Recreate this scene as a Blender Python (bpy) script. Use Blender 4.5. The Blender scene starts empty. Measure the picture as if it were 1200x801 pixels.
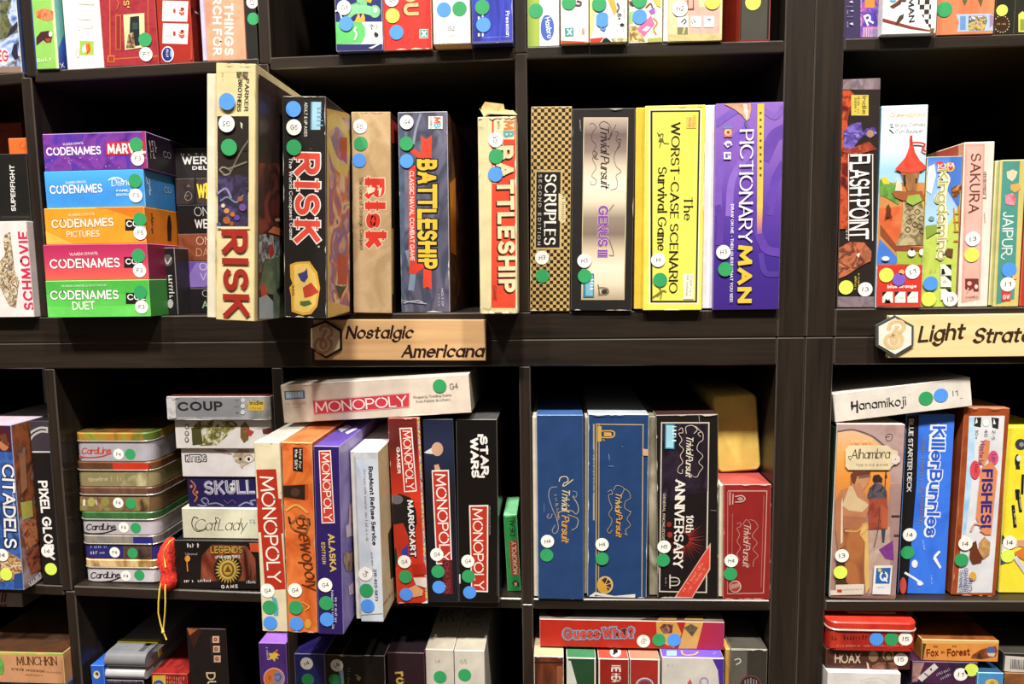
import bpy, math, random
from mathutils import Vector, Matrix
random.seed(7)
scene = bpy.context.scene
col = scene.collection
SEAM = 152.4          # height of the joint between the two stacked bookcases (cm above the floor)

# ------------------------------------------------------------------ camera (measured from the bookcase grid)
CAM = Vector((3.2837, -93.174, 8.8151))            # cm; x right, y into the shelf, z up from the joint
RGT = Vector((0.997953, 0.062466, -0.013693))
DWN = Vector((-0.007483, -0.098592, -0.9951))
FWD = Vector((-0.06351, 0.993165, -0.097923))
FPX = 785.17


def ray(px, py):
    return FWD + RGT * ((px - 600) / FPX) + DWN * ((py - 400.5) / FPX)


def at(px, py, Y):
    d = ray(px, py)
    return CAM + d * ((Y - CAM.y) / d.y)


def sc(v):
    return Vector((v[0] / 100, v[1] / 100, (v[2] + SEAM) / 100))


# ------------------------------------------------------------------ materials
MATS = {}


def lin(h):
    h = h.lstrip('#')
    if len(h) == 3:
        h = ''.join(c * 2 for c in h)
    out = []
    for i in (0, 2, 4):
        c = int(h[i:i + 2], 16) / 255
        out.append(c / 12.92 if c <= 0.04045 else ((c + 0.055) / 1.055) ** 2.4)
    return (*out, 1)


def newmat(name, rough, metal=0.0):
    m = bpy.data.materials.new(name)
    m.use_nodes = True
    nt = m.node_tree
    b = nt.nodes['Principled BSDF']
    b.inputs['Roughness'].default_value = rough
    b.inputs['Metallic'].default_value = metal
    b.inputs['Specular IOR Level'].default_value = 0.35
    return m, nt, b


def ramp(nt, fac, cols, interp='LINEAR'):
    r = nt.nodes.new('ShaderNodeValToRGB')
    e = r.color_ramp.elements
    r.color_ramp.interpolation = interp
    n = len(cols)
    while len(e) < n:
        e.new(0.5)
    for i, c in enumerate(cols):
        p, h = c if isinstance(c, tuple) else (i / max(1, n - 1), c)
        e[i].position = p
        e[i].color = lin(h)
    nt.links.new(fac, r.inputs[0])
    return r.outputs[0]


def coords(nt, scale=(1, 1, 1)):
    t = nt.nodes.new('ShaderNodeTexCoord')
    mp = nt.nodes.new('ShaderNodeMapping')
    mp.inputs['Scale'].default_value = scale
    nt.links.new(t.outputs['Object'], mp.inputs[0])
    return mp.outputs[0]


def noise(nt, vec, scale, detail=3, rough=0.55, dist=0.0):
    n = nt.nodes.new('ShaderNodeTexNoise')
    n.inputs['Scale'].default_value = scale
    n.inputs['Detail'].default_value = detail
    n.inputs['Roughness'].default_value = rough
    n.inputs['Distortion'].default_value = dist
    nt.links.new(vec, n.inputs['Vector'])
    return n.outputs[0]


def M(h, rough=0.42, metal=0.0, var=0.05):
    """plain printed board or plastic in one colour, with a slight uneven tone"""
    k = (h, rough, metal, var)
    if k in MATS:
        return MATS[k]
    m, nt, b = newmat('print_' + h.lstrip('#'), rough, metal)
    f = noise(nt, coords(nt), 35, 4)
    mx = nt.nodes.new('ShaderNodeMixRGB')
    mx.blend_type = 'MULTIPLY'
    mx.inputs[0].default_value = 1
    mx.inputs[1].default_value = lin(h)
    lo = max(0, 255 - int(255 * var * 2))
    c = ramp(nt, f, [(0.3, '%02x%02x%02x' % (lo, lo, lo)), (0.7, 'ffffff')])
    nt.links.new(c, mx.inputs[2])
    nt.links.new(mx.outputs[0], b.inputs['Base Color'])
    MATS[k] = m
    return m


def ART(cols, scale=60, stretch=(1, 1, 1), dist=0.6, rough=0.4, interp='LINEAR', lo=0.3, hi=0.7):
    """painted picture: soft patches of several colours"""
    k = ('art', tuple(cols), scale, stretch, dist, interp)
    if k in MATS:
        return MATS[k]
    m, nt, b = newmat('painted_print', rough)
    f = noise(nt, coords(nt, stretch), scale, 3, 0.5, dist)
    n = len(cols)
    c = ramp(nt, f, [(lo + (hi - lo) * i / max(1, n - 1), x) for i, x in enumerate(cols)], interp)
    nt.links.new(c, b.inputs['Base Color'])
    MATS[k] = m
    return m


def GRAD(cols, axis, a, b_, rough=0.4):
    """printed colour fade along an axis of the box between two local positions (m)"""
    m, nt, b = newmat('printed_fade', rough)
    s = nt.nodes.new('ShaderNodeSeparateXYZ')
    nt.links.new(coords(nt), s.inputs[0])
    r = nt.nodes.new('ShaderNodeMapRange')
    r.inputs[1].default_value = a
    r.inputs[2].default_value = b_
    nt.links.new(s.outputs['XYZ'.index(axis)], r.inputs[0])
    c = ramp(nt, r.outputs[0], cols)
    nt.links.new(c, b.inputs['Base Color'])
    return m


def CHECK(c1, c2, size, rough=0.45):
    m, nt, b = newmat('printed_check', rough)
    t = nt.nodes.new('ShaderNodeTexChecker')
    t.inputs['Scale'].default_value = 1 / size
    t.inputs[1].default_value = lin(c1)
    t.inputs[2].default_value = lin(c2)
    tc = nt.nodes.new('ShaderNodeTexCoord')
    mp = nt.nodes.new('ShaderNodeMapping')
    mp.inputs['Location'].default_value = (0.0003, 0.5 * size, 0.0002)
    nt.links.new(tc.outputs['Object'], mp.inputs[0])
    nt.links.new(mp.outputs[0], t.inputs[0])
    nt.links.new(t.outputs[0], b.inputs['Base Color'])
    return m


def wood(name, dark, light, along, rough, sc_=9.0, fine=160):
    m, nt, b = newmat(name, rough)
    st = [1, 1, 1]
    st['XYZ'.index(along)] = 0.045
    v = coords(nt, tuple(st))
    f = noise(nt, v, fine, 5, 0.65, 0.2)
    g = noise(nt, v, sc_ * 4, 3, 0.5, 0.4)
    a = nt.nodes.new('ShaderNodeMath')
    a.operation = 'MULTIPLY_ADD'
    a.inputs[1].default_value = 0.5
    nt.links.new(f, a.inputs[0])
    mm = nt.nodes.new('ShaderNodeMath')
    mm.operation = 'MULTIPLY'
    mm.inputs[1].default_value = 0.5
    nt.links.new(g, mm.inputs[0])
    nt.links.new(mm.outputs[0], a.inputs[2])
    nt.links.new(ramp(nt, a.outputs[0], [(0.33, dark), (0.67, light)]), b.inputs['Base Color'])
    bp = nt.nodes.new('ShaderNodeBump')
    bp.inputs['Strength'].default_value = 0.12
    bp.inputs['Distance'].default_value = 0.001
    nt.links.new(f, bp.inputs['Height'])
    nt.links.new(bp.outputs[0], b.inputs['Normal'])
    return m


# ------------------------------------------------------------------ lettering: single-stroke glyphs on a 10-unit cap height
GL = {}
_src = r"""
A 8 0,0 4,10 8,0;1.4,3.4 6.6,3.4
B 6.8 0,0 0,10 3.6,10 @3.6,7.6,2.4,2.4,90,-90 0,5.2;3.6,5.2 @4,2.6,2.8,2.6,90,-90 0,0
C 9 @5,5,5,5,42,318
D 8 0,0 0,10 3,10 @3,5,5,5,90,-90 0,0
E 6 6,10 0,10 0,0 6,0;0,5.2 5,5.2
F 5.6 6,10 0,10 0,0;0,5.2 5,5.2
G 10 @5,5,5,5,42,355 5.6,4.6
H 7.5 0,0 0,10;7.5,0 7.5,10;0,5.2 7.5,5.2
I 0.4 0.2,0 0.2,10
J 4 4,10 4,2.5 @2,2.5,2,2.5,0,-170
K 7 0,0 0,10;6.5,10 0,4.2;2.2,6 7,0
L 5.5 0,10 0,0 5.5,0
M 10 0,0 0.8,10 5,1.5 9.2,10 10,0
N 7.5 0,0 0,10 7.5,0 7.5,10
O 10 @5,5,5,5,90,450
P 6.5 0,0 0,10 3.6,10 @3.6,7.3,2.9,2.7,90,-90 0,4.6
Q 10 @5,5,5,5,90,450;6,2.5 9.5,-1
R 7 0,0 0,10 3.6,10 @3.6,7.3,2.9,2.7,90,-90 0,4.6;3.2,4.6 7,0
S 6.4 @3.2,7.5,3,2.5,30,270 @3.2,2.5,3.2,2.5,90,-150
T 7 0,10 7,10;3.5,10 3.5,0
U 7 0,10 0,3.5 @3.5,3.5,3.5,3.5,180,360 7,10
V 8 0,10 4,0 8,10
W 11.2 0,10 2.8,0 5.6,9.5 8.4,0 11.2,10
X 7 0,10 7,0;7,10 0,0
Y 7.4 0,10 3.7,5 7.4,10;3.7,5 3.7,0
Z 6.5 0,10 6.5,10 0,0 6.5,0
a 6 @3,3.3,3,3.3,20,340;6,6.6 6,0
b 6 0,10.5 0,0;@3,3.3,3,3.3,160,-160
c 5.3 @3,3.3,3,3.3,45,315
d 6 @3,3.3,3,3.3,20,340;6,10.5 6,0
e 6 0.1,3.6 5.9,3.6 @3,3.3,3,3.3,5,315
f 3.5 4,10 @2.8,8.6,1.6,1.6,45,180 1.2,0;0,6.4 3.4,6.4
g 6 @3,3.3,3,3.3,20,340;6,6.6 6,-1 @3,-1,3,2.6,0,-150
h 5.4 0,10.5 0,0;0,3.8 @2.7,3.8,2.7,2.8,180,0 5.4,0
i 0.4 0.2,6.6 0.2,0;0.2,9 0.2,9.9
j 1.6 1.5,6.6 1.5,-1.5 @0,-1.5,1.5,2,0,-120;1.5,9 1.5,9.9
k 5 0,10.5 0,0;4.6,6.6 0,2.6;1.7,4 5,0
l 0.4 0.2,10.5 0.2,0
m 8.4 0,6.6 0,0;0,4.2 @2.1,4.2,2.1,2.4,180,0 4.2,0;4.2,4.2 @6.3,4.2,2.1,2.4,180,0 8.4,0
n 5.4 0,6.6 0,0;0,3.8 @2.7,3.8,2.7,2.8,180,0 5.4,0
o 6.4 @3.2,3.3,3.2,3.3,90,450
p 6 0,6.6 0,-3.4;@3,3.3,3,3.3,160,-160
q 6 @3,3.3,3,3.3,20,340;6,6.6 6,-3.4
r 3.6 0,6.6 0,0;0,4 @2.4,4,2.4,2.6,180,60
s 4.6 @2.3,4.95,2.1,1.65,30,270 @2.3,1.65,2.3,1.65,90,-150
t 4 1.6,9 1.6,1.6 @3,1.6,1.4,1.6,180,300;0,6.5 3.8,6.5
u 5.2 0,6.6 0,2.8 @2.6,2.8,2.6,2.8,180,360;5.2,6.6 5.2,0
v 5.6 0,6.6 2.8,0 5.6,6.6
w 8 0,6.6 2,0 4,6.4 6,0 8,6.6
x 5 0,6.6 5,0;5,6.6 0,0
y 5.6 0,6.6 2.8,0;5.6,6.6 1.6,-3.4
z 4.8 0,6.6 4.8,6.6 0,0 4.8,0
0 6 @3,5,3,5,90,450
1 2.6 0.3,8 2.4,10 2.4,0
2 6 @3,7.2,2.9,2.8,160,-30 0,0 6,0
3 5.8 @2.8,7.6,2.6,2.4,140,-90 @2.8,2.6,3,2.6,90,-140
4 6.3 4.5,0 4.5,10 0,3 6.3,3
5 5.8 5.5,10 1,10 0.6,5.4 @2.8,3.2,3,3.2,125,-140
6 6 4.8,10 @3,3,3,3,150,510
7 6 0,10 6,10 2,0
8 6 @3,7.5,2.5,2.5,90,450;@3,2.5,3,2.5,90,450
9 6 @3,7,3,3,0,360 4.6,0
- 4 0.4,4.4 3.6,4.4
. 0.8 0.4,0 0.4,0.8
, 1 0.8,0.8 0.2,-1.4
' 0.6 0.3,10 0.3,7.5
! 0.8 0.4,10 0.4,3.2;0.4,0.8 0.4,0
? 5 @2.4,7.5,2.4,2.5,170,-60 2.4,4.2 2.4,3;2.4,0.9 2.4,0
+ 5 0,4.5 5,4.5;2.5,7 2.5,2
& 7 7,0 1.6,7.6 @3,8.2,1.5,1.8,180,0 @3,2.6,3,2.6,140,330
: 0.8 0.4,0 0.4,1;0.4,5 0.4,6
"""
for _l in _src.strip().split('\n'):
    _c, _w, _s = _l.split(' ', 2)
    strokes = []
    for st in _s.split(';'):
        pts = []
        for tk in st.split(' '):
            if tk[0] == '@':
                cx, cy, rx, ry, a0, a1 = map(float, tk[1:].split(','))
                n = max(4, int(abs(a1 - a0) / 18))
                for i in range(n + 1):
                    a = math.radians(a0 + (a1 - a0) * i / n)
                    pts.append((cx + rx * math.cos(a), cy + ry * math.sin(a)))
            else:
                pts.append(tuple(map(float, tk.split(','))))
        strokes.append(pts)
    GL[_c] = (float(_w), strokes)


def catmull(p, n=8):
    if len(p) < 3:
        return p
    q = [p[0]] + list(p) + [p[-1]]
    out = []
    for i in range(1, len(q) - 2):
        a, b, c, d = q[i - 1], q[i], q[i + 1], q[i + 2]
        for k in range(n):
            t = k / n
            out.append(tuple(0.5 * (2 * b[j] + (c[j] - a[j]) * t + (2 * a[j] - 5 * b[j] + 4 * c[j] - d[j]) * t * t + (3 * b[j] - a[j] - 3 * c[j] + d[j]) * t ** 3) for j in range(2)))
    out.append(tuple(p[-1]))
    return out


def ribbon(pts, wfun, cap):
    """a polyline as flat strips (each a list of quads in 2-D); sharp corners start a new strip"""
    q = [pts[0]]
    for p in pts[1:]:
        if math.dist(p, q[-1]) > 1e-7:
            q.append(p)
    if len(q) < 2:
        return []
    runs, cur = [], [q[0]]
    for i in range(1, len(q)):
        cur.append(q[i])
        if i < len(q) - 1:
            a = math.atan2(q[i][1] - q[i - 1][1], q[i][0] - q[i - 1][0])
            b = math.atan2(q[i + 1][1] - q[i][1], q[i + 1][0] - q[i][0])
            d = abs((b - a + math.pi) % (2 * math.pi) - math.pi)
            if d > 0.75:
                runs.append(cur)
                cur = [q[i]]
    runs.append(cur)
    quads = []
    for ri, r in enumerate(runs):
        r = [list(p) for p in r]
        for end in (0, 1):
            inner = (ri > 0) if end == 0 else (ri < len(runs) - 1)
            i0, i1 = (0, 1) if end == 0 else (-1, -2)
            dx, dy = r[i0][0] - r[i1][0], r[i0][1] - r[i1][1]
            L = math.hypot(dx, dy)
            w = wfun(math.atan2(dy, dx))
            e = (0.38 * w if inner else cap * w)
            r[i0][0] += dx / L * e
            r[i0][1] += dy / L * e
        L_, R_ = [], []
        for i, p in enumerate(r):
            a = r[max(0, i - 1)]
            b = r[min(len(r) - 1, i + 1)]
            th = math.atan2(b[1] - a[1], b[0] - a[0])
            w = wfun(th) / 2
            nx, ny = -math.sin(th) * w, math.cos(th) * w
            L_.append((p[0] + nx, p[1] + ny))
            R_.append((p[0] - nx, p[1] - ny))
        quads.append([(R_[i], R_[i + 1], L_[i + 1], L_[i]) for i in range(len(r) - 1)])
    return quads


def layout(s, L, h, wt=1.3, gap=2.3, nib=None, mn=0.3, sh=0.0, serif=0.0, extra=0.0, sw=4.0):
    """lettering S fitted to a line of length L and cap height h: quads in the line's own frame (0..L, 0..h)"""
    gap = gap + max(0.0, wt - 1.25)
    x, items = 0.0, []
    for c in s:
        if c == ' ':
            x += sw
            continue
        w, st = GL.get(c, GL['-'])
        items.append((x, st))
        x += w + gap
    adv = max(x - gap, 0.1)
    ky = h / (10 + wt)
    kx = L / (adv + wt)
    px_ = wt * min(kx, ky * 1.35)
    W = px_

    def wf(th):
        w = math.hypot(px_ * math.sin(th), wt * ky * math.cos(th))
        if nib is not None:
            w *= mn + (1 - mn) * abs(math.sin(th - math.radians(nib)))
        return w + extra
    out = []
    for ox, st in items:
        for pl in st:
            pp = [((ox + px + wt / 2) * kx + sh * (py + wt / 2) * ky, (py + wt / 2) * ky) for px, py in pl]
            out += ribbon(pp, wf, 0.5 if extra == 0 else 0.5)
            if serif:
                for e, f in ((0, 1), (-1, -2)):
                    dx, dy = pl[e][0] - pl[f][0], pl[e][1] - pl[f][1]
                    if abs(dy) > 0.8 * math.hypot(dx, dy) and math.hypot(dx, dy) > 1.5:
                        cx, cy = pp[e]
                        t = wt * ky * 0.32 + extra
                        g = serif * px_
                        off = -t * 0.2 if dy < 0 else t * 0.2
                        out.append([((cx - g - extra / 2, cy - t / 2 - off), (cx + g + extra / 2, cy - t / 2 - off), (cx + g + extra / 2, cy + t / 2 - off), (cx - g - extra / 2, cy + t / 2 - off))])
    return out


# ------------------------------------------------------------------ meshes
def mesh_obj(name, verts, faces, mats, mi=None, parent=None, smooth=False):
    me = bpy.data.meshes.new(name)
    me.from_pydata([tuple(v) for v in verts], [], faces)
    for m in mats:
        me.materials.append(m)
    if mi:
        me.polygons.foreach_set('material_index', mi)
    if smooth:
        me.polygons.foreach_set('use_smooth', [True] * len(me.polygons))
    me.update()
    o = bpy.data.objects.new(name, me)
    col.objects.link(o)
    if parent:
        o.parent = parent
    return o


def chamfer(x0, x1, y0, y1, z0, z1, c):
    """box with bevelled edges: verts, faces and a tag per face (F K L R T B or E for an edge)"""
    vs, fs, tg, ix = [], [], [], {}
    X, Y, Z = (x0, x1), (y0, y1), (z0, z1)
    for i in (0, 1):
        for j in (0, 1):
            for k in (0, 1):
                sx, sy, sz = (1, -1)[i] * c, (1, -1)[j] * c, (1, -1)[k] * c
                for ax in 'XYZ':
                    ix[(i, j, k, ax)] = len(vs)
                    vs.append((X[i] + (0 if ax == 'X' else sx), Y[j] + (0 if ax == 'Y' else sy), Z[k] + (0 if ax == 'Z' else sz)))

    def f(lst, t):
        fs.append(tuple(ix[a] for a in lst))
        tg.append(t)
    f([(0, 0, 0, 'Y'), (1, 0, 0, 'Y'), (1, 0, 1, 'Y'), (0, 0, 1, 'Y')], 'F')
    f([(1, 1, 0, 'Y'), (0, 1, 0, 'Y'), (0, 1, 1, 'Y'), (1, 1, 1, 'Y')], 'K')
    f([(0, 1, 0, 'X'), (0, 0, 0, 'X'), (0, 0, 1, 'X'), (0, 1, 1, 'X')], 'L')
    f([(1, 0, 0, 'X'), (1, 1, 0, 'X'), (1, 1, 1, 'X'), (1, 0, 1, 'X')], 'R')
    f([(0, 0, 1, 'Z'), (1, 0, 1, 'Z'), (1, 1, 1, 'Z'), (0, 1, 1, 'Z')], 'T')
    f([(0, 1, 0, 'Z'), (1, 1, 0, 'Z'), (1, 0, 0, 'Z'), (0, 0, 0, 'Z')], 'B')
    for a in (0, 1):
        for b in (0, 1):
            f([(0, a, b, 'Y'), (1, a, b, 'Y'), (1, a, b, 'Z'), (0, a, b, 'Z')][::1 if a == b else -1], 'E')
            f([(a, 0, b, 'X'), (a, 1, b, 'X'), (a, 1, b, 'Z'), (a, 0, b, 'Z')][::-1 if a == b else 1], 'E')
            f([(a, b, 0, 'X'), (a, b, 1, 'X'), (a, b, 1, 'Y'), (a, b, 0, 'Y')][::1 if a == b else -1], 'E')
            for k in (0, 1):
                f([(a, b, k, 'X'), (a, b, k, 'Y'), (a, b, k, 'Z')][::1 if (a + b + k) % 2 else -1], 'E')
    return vs, fs, tg


def rounded(x0, x1, y0, y1, z0, z1, r, c=0.0, n=6):
    """box with round upright corners: verts, faces, tags (S side, T top, B bottom)"""
    ring = []
    for cx, cy, a0 in ((x1 - r, y0 + r, -90), (x1 - r, y1 - r, 0), (x0 + r, y1 - r, 90), (x0 + r, y0 + r, 180)):
        for i in range(n + 1):
            a = math.radians(a0 + 90 * i / n)
            ring.append((cx + r * math.cos(a), cy + r * math.sin(a), cx + (r - c) * math.cos(a), cy + (r - c) * math.sin(a)))
    N = len(ring)
    vs, fs, tg = [], [], []
    levels = [(z0, 1), (z0 + c, 0), (z1 - c, 0), (z1, 1)] if c else [(z0, 0), (z1, 0)]
    for z, inner in levels:
        for p in ring:
            vs.append((p[2], p[3], z) if inner else (p[0], p[1], z))
    for lv in range(len(levels) - 1):
        for i in range(N):
            j = (i + 1) % N
            fs.append((lv * N + i, lv * N + j, (lv + 1) * N + j, (lv + 1) * N + i))
            tg.append('S')
    fs.append(tuple(range((len(levels) - 1) * N, len(levels) * N)))
    tg.append('T')
    fs.append(tuple(range(N - 1, -1, -1)))
    tg.append('B')
    return vs, fs, tg


def tube(pts, r, n=8):
    vs, fs = [], []
    pts = [Vector(p) for p in pts]
    up = Vector((0.3, 0.2, 1)).normalized()
    for i, p in enumerate(pts):
        t = (pts[min(i + 1, len(pts) - 1)] - pts[max(i - 1, 0)]).normalized()
        a = t.cross(up)
        if a.length < 1e-3:
            a = t.cross(Vector((1, 0, 0)))
        a.normalize()
        b = t.cross(a)
        for k in range(n):
            an = 2 * math.pi * k / n
            vs.append(p + (a * math.cos(an) + b * math.sin(an)) * r)
    for i in range(len(pts) - 1):
        for k in range(n):
            j = (k + 1) % n
            fs.append((i * n + k, i * n + j, (i + 1) * n + j, (i + 1) * n + k))
    fs.append(tuple(range(n)))
    fs.append(tuple(range(len(vs) - 1, len(vs) - n - 1, -1)))
    return vs, fs


def tag(o, label, cat, group=None):
    o['label'] = label
    o['category'] = cat
    if group:
        o['group'] = group


# shelf heights at the uprights, as measured (cm from the joint); shelves sag and sit a few mm off true
DX = [-107.0, -71.0, -35.9, -0.8, 33.6]
SH = {'A': [36.6, 38.4, 39.14, 39.36, 39.02, 38.7], 'B': [3.82] * 6,
      'C': [-36.1, -37.08, -37.72, -37.86, -37.5, -36.9], 'D': [-71.6] * 6}
SX = [-107.0, -71.0, -35.9, -0.8, 35.0, 76.0]


def zs(row, x):
    z = SH[row]
    for i in range(5):
        if x <= SX[i + 1] or i == 4:
            t = (x - SX[i]) / (SX[i + 1] - SX[i])
            return z[i] + (z[i + 1] - z[i]) * t


STK = {'g': ('2f9a5b', 'green round sticker'), 'b': ('4f93e8', 'blue round sticker'), 'w': ('f2eee6', 'white round sticker with a handwritten code'),
       'y': ('d9ec5a', 'yellow-green round sticker'), 'v': ('7d5cc0', 'small violet round sticker'), 'o': ('f0b070', 'small orange dot')}
EPS = 0.000055
# clear openings between the uprights (cm)
UPR = {'A': (-69.9, -36.1, -1.0), 'B': (-70.85, -36.56, -.96), 'C': (-71.0, -36.62, -.95), 'D': (-70.5, -36.3, -.95)}   # centres of the inner uprights
CELLS = {r: [(-103.3, u[0] - .85), (u[0] + .85, u[1] - .85), (u[1] + .85, u[2] - .85), (u[2] + .85, 33.6), (41.25, 74.7)] for r, u in UPR.items()}


FITLOG = []


class Box:
    """one game box: pts = four corners of its front face in the photograph (TL TR BR BL), laid on the plane it stands in"""
    def __init__(s, label, pts, Y=None, rest=None, depth=24, col='ffffff', faces=None, edge=None, roll=None, bev=0.08, group=None,
                 name='game_box', cat='board game', yaw=0.0, round_=0.0, fit=True):
        s.label, s.group, s.name, s.cat = label, group, name, cat
        s.tray = None
        TL, TR, BR, BL = pts
        mx, my = (BL[0] + BR[0]) / 2, (BL[1] + BR[1]) / 2
        rz = lambda x: (zs(rest, x) if isinstance(rest, str) else rest)
        if Y is None:
            d = ray(mx, my)
            z = rz(at(mx, my, 0).x)
            Y = (CAM + d * ((z - CAM.z) / d.z)).y
        s.Y = Y
        p0 = at(mx, my, Y)
        cy, sy = math.cos(yaw), math.sin(yaw)
        n = Vector((sy, -cy, 0))
        ux = Vector((cy, sy, 0))

        def hit(p):
            d = ray(*p)
            w = CAM + d * ((p0 - CAM).dot(n) / d.dot(n))
            return ((w - p0).dot(ux), w.z)
        a, b, c, e = [hit(p) for p in (TL, TR, BR, BL)]
        w = ((b[0] - a[0]) + (c[0] - e[0])) / 2
        h = ((a[1] - e[1]) + (b[1] - c[1])) / 2
        if roll is None:
            r1 = math.atan2((b[1] - a[1]) + (c[1] - e[1]), (b[0] - a[0]) + (c[0] - e[0]))
            r2 = math.atan2(-((a[0] - e[0]) + (b[0] - c[0])), (a[1] - e[1]) + (b[1] - c[1]))
            k = w / (w + h)
            roll = r1 * k + r2 * (1 - k)
            w, h = w / math.cos(roll), h / math.cos(roll)
        cx = (a[0] + b[0] + c[0] + e[0]) / 4
        cz = (a[1] + b[1] + c[1] + e[1]) / 4
        cr, sr = math.cos(roll), math.sin(roll)
        bx, bz = cx + sr * h / 2, cz - cr * h / 2
        low = bz - abs(sr) * w / 2
        if fit:
            x0_ = min(bx - cr * w / 2, bx - cr * w / 2 - sr * h) * cy + p0.x
            x1_ = max(bx + cr * w / 2, bx + cr * w / 2 - sr * h) * cy + p0.x
            xc = (x0_ + x1_) / 2
            row_ = 'A' if bz > 37 else 'B' if bz > 0 else 'C' if bz > -38.2 else 'D'
            for lo_, hi_ in [min(CELLS[row_], key=lambda c_: max(c_[0] - xc, xc - c_[1], 0))]:
                if True:
                    a_, b_ = max(0, lo_ - x0_), max(0, x1_ - hi_)
                    if a_ + b_ > 0 and Y + depth > 0:
                        if a_ + b_ > .45:
                            FITLOG.append((label[:50], round(a_, 2), round(b_, 2), round(Y, 1)))
                        if Y < -3 and max(a_, b_) > .2:
                            # it stands proud of the uprights: only its narrower tray reaches into the opening
                            s.tray = ((-w / 2 + (a_ + .1 if a_ else .1)) / 100, (w / 2 - (b_ + .1 if b_ else .1)) / 100, (-Y - .3) / 100, depth / 100)
                            depth = -Y - .15
                        else:
                            w -= a_ + b_
                            bx += (a_ - b_) / 2
        if rest is not None:
            dh = 1e9                  # stand it on its support
            for u in (-1, 1):
                dh = min(dh, bz + u * sr * w / 2 - rz(p0.x + bx + u * cr * w / 2) - 0.03)
            bz -= dh
            h += dh
        s.w, s.h, s.d = w / 100, h / 100, depth / 100
        s.ztop = bz + cr * h - abs(sr) * w / 2
        s.zmax = bz + cr * h + abs(sr) * w / 2
        o = p0 + ux * bx
        s.mw = Matrix.Translation(sc((o.x, o.y, bz))) @ Matrix.Rotation(yaw, 4, 'Z') @ Matrix.Rotation(-roll, 4, 'Y')
        s.inv = s.mw.inverted()
        s.cam = s.inv @ sc(CAM)
        s.basecol = col
        s.fc = dict(faces or {})
        s.edge = edge
        s.bev = bev / 100
        s.round_ = round_ / 100
        s.prints = {}
        s.stickers, s.subs = [], []
        s.z = (0, 0, 1)
        s.face, s.nl = 'F', 0

    def k(s, x0, y0, sca):
        s.z = (x0, y0, sca)
        return s

    def on(s, f):
        s.face = f
        return s

    def loc(s, x, y, off=0.0):
        """photo point -> coordinates on the current face"""
        px, py = s.z[0] + x / s.z[2], s.z[1] + y / s.z[2]
        d = s.inv.to_3x3() @ ray(px, py)
        d.z = d.z if s.face == 'F' else d.z
        f = s.face
        if f == 'F':
            t = (off - s.cam.y) / d.y
        elif f in 'RL':
            t = ((s.w / 2 if f == 'R' else -s.w / 2) - s.cam.x) / d.x
        else:
            t = (s.h - s.cam.z) / d.z
        p = s.cam + d * t
        return (p.x, p.z) if f == 'F' else ((p.y, p.z) if f in 'RL' else (p.x, p.y))

    def lift(s, a, b, e):
        f = s.face
        return {'F': (a, -e, b), 'R': (s.w / 2 + e, a, b), 'L': (-s.w / 2 - e, a, b), 'T': (a, b, s.h + e)}[f]

    def add(s, polys, m, part=None, runs=False):
        s.nl += 1
        e0 = EPS * s.nl
        V, F, I, L = s.prints.setdefault(part, ([], [], [], []))
        if m not in L:
            L.append(m)
        mi = L.index(m)
        for n_, p in ((n_, p) for n_, run in enumerate(polys) for p in (run if runs else [run])):
            p = s.clip(p)
            if len(p) < 3:
                continue
            e = e0 + (n_ % 5) * 0.000011     # strokes that cross lie a hair apart
            F.append(tuple(range(len(V), len(V) + len(p))))
            V.extend(s.lift(a, b, e) for a, b in p)
            I.append(mi)
        return s

    def clip(s, p):
        """keep print inside its face"""
        m = s.bev * 0.6
        x0, x1, y0, y1 = {'F': (-s.w / 2, s.w / 2, 0, s.h), 'T': (-s.w / 2, s.w / 2, 0, s.d)}.get(s.face, (0, s.d, 0, s.h))
        for ax, lim, sg in ((0, x0 + m, 1), (0, x1 - m, -1), (1, y0 + m, 1), (1, y1 - m, -1)):
            out = []
            for i in range(len(p)):
                a, b = p[i - 1], p[i]
                ia, ib = (a[ax] - lim) * sg >= 0, (b[ax] - lim) * sg >= 0
                if ia != ib:
                    t = (lim - a[ax]) / (b[ax] - a[ax])
                    out.append((a[0] + (b[0] - a[0]) * t, a[1] + (b[1] - a[1]) * t))
                if ib:
                    out.append(tuple(b))
            p = out
            if len(p) < 3:
                return []
        return p

    def mat(s, c):
        return M(c) if isinstance(c, str) else c

    def P(s, pts, c, part=None):
        return s.add([[s.loc(*p) for p in pts]], s.mat(c), part)

    def R(s, x0, y0, x1, y1, c, part=None):
        return s.P([(x0, y1), (x1, y1), (x1, y0), (x0, y0)], c, part)

    def U(s, u0, v0, u1, v1, c, part=None):
        """rectangle in fractions of the front face (v from the bottom)"""
        X = lambda u: (u - 0.5) * s.w
        return s.add([[(X(u0), v0 * s.h), (X(u1), v0 * s.h), (X(u1), v1 * s.h), (X(u0), v1 * s.h)]], s.mat(c), part)

    def D(s, x, y, rx, ry, c, part=None, n=28):
        return s.P([(x + rx * math.cos(2 * math.pi * i / n), y - ry * math.sin(2 * math.pi * i / n)) for i in range(n)], c, part)

    def V(s, pts, w, c, part=None, closed=False, smooth=True):
        pts = list(pts)
        if closed:
            pts = pts + [pts[0]]
        q = catmull([s.loc(*p) for p in pts]) if smooth else [s.loc(*p) for p in pts]
        a, b = s.loc(*pts[0]), s.loc(pts[0][0] + w, pts[0][1])
        ww = math.dist(a, b)
        return s.add(ribbon(q, lambda th: ww, 0.4), s.mat(c), part, True)

    def O(s, x0, y0, x1, y1, w, c, part=None):
        """rectangular outline"""
        for r in ((x0, y0, x1, y0 + w), (x0, y1 - w, x1, y1), (x0, y0, x0 + w, y1), (x1 - w, y0, x1, y1)):
            s.R(*r, c, part)
            s.nl -= 1
        s.nl += 1
        return s

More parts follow.
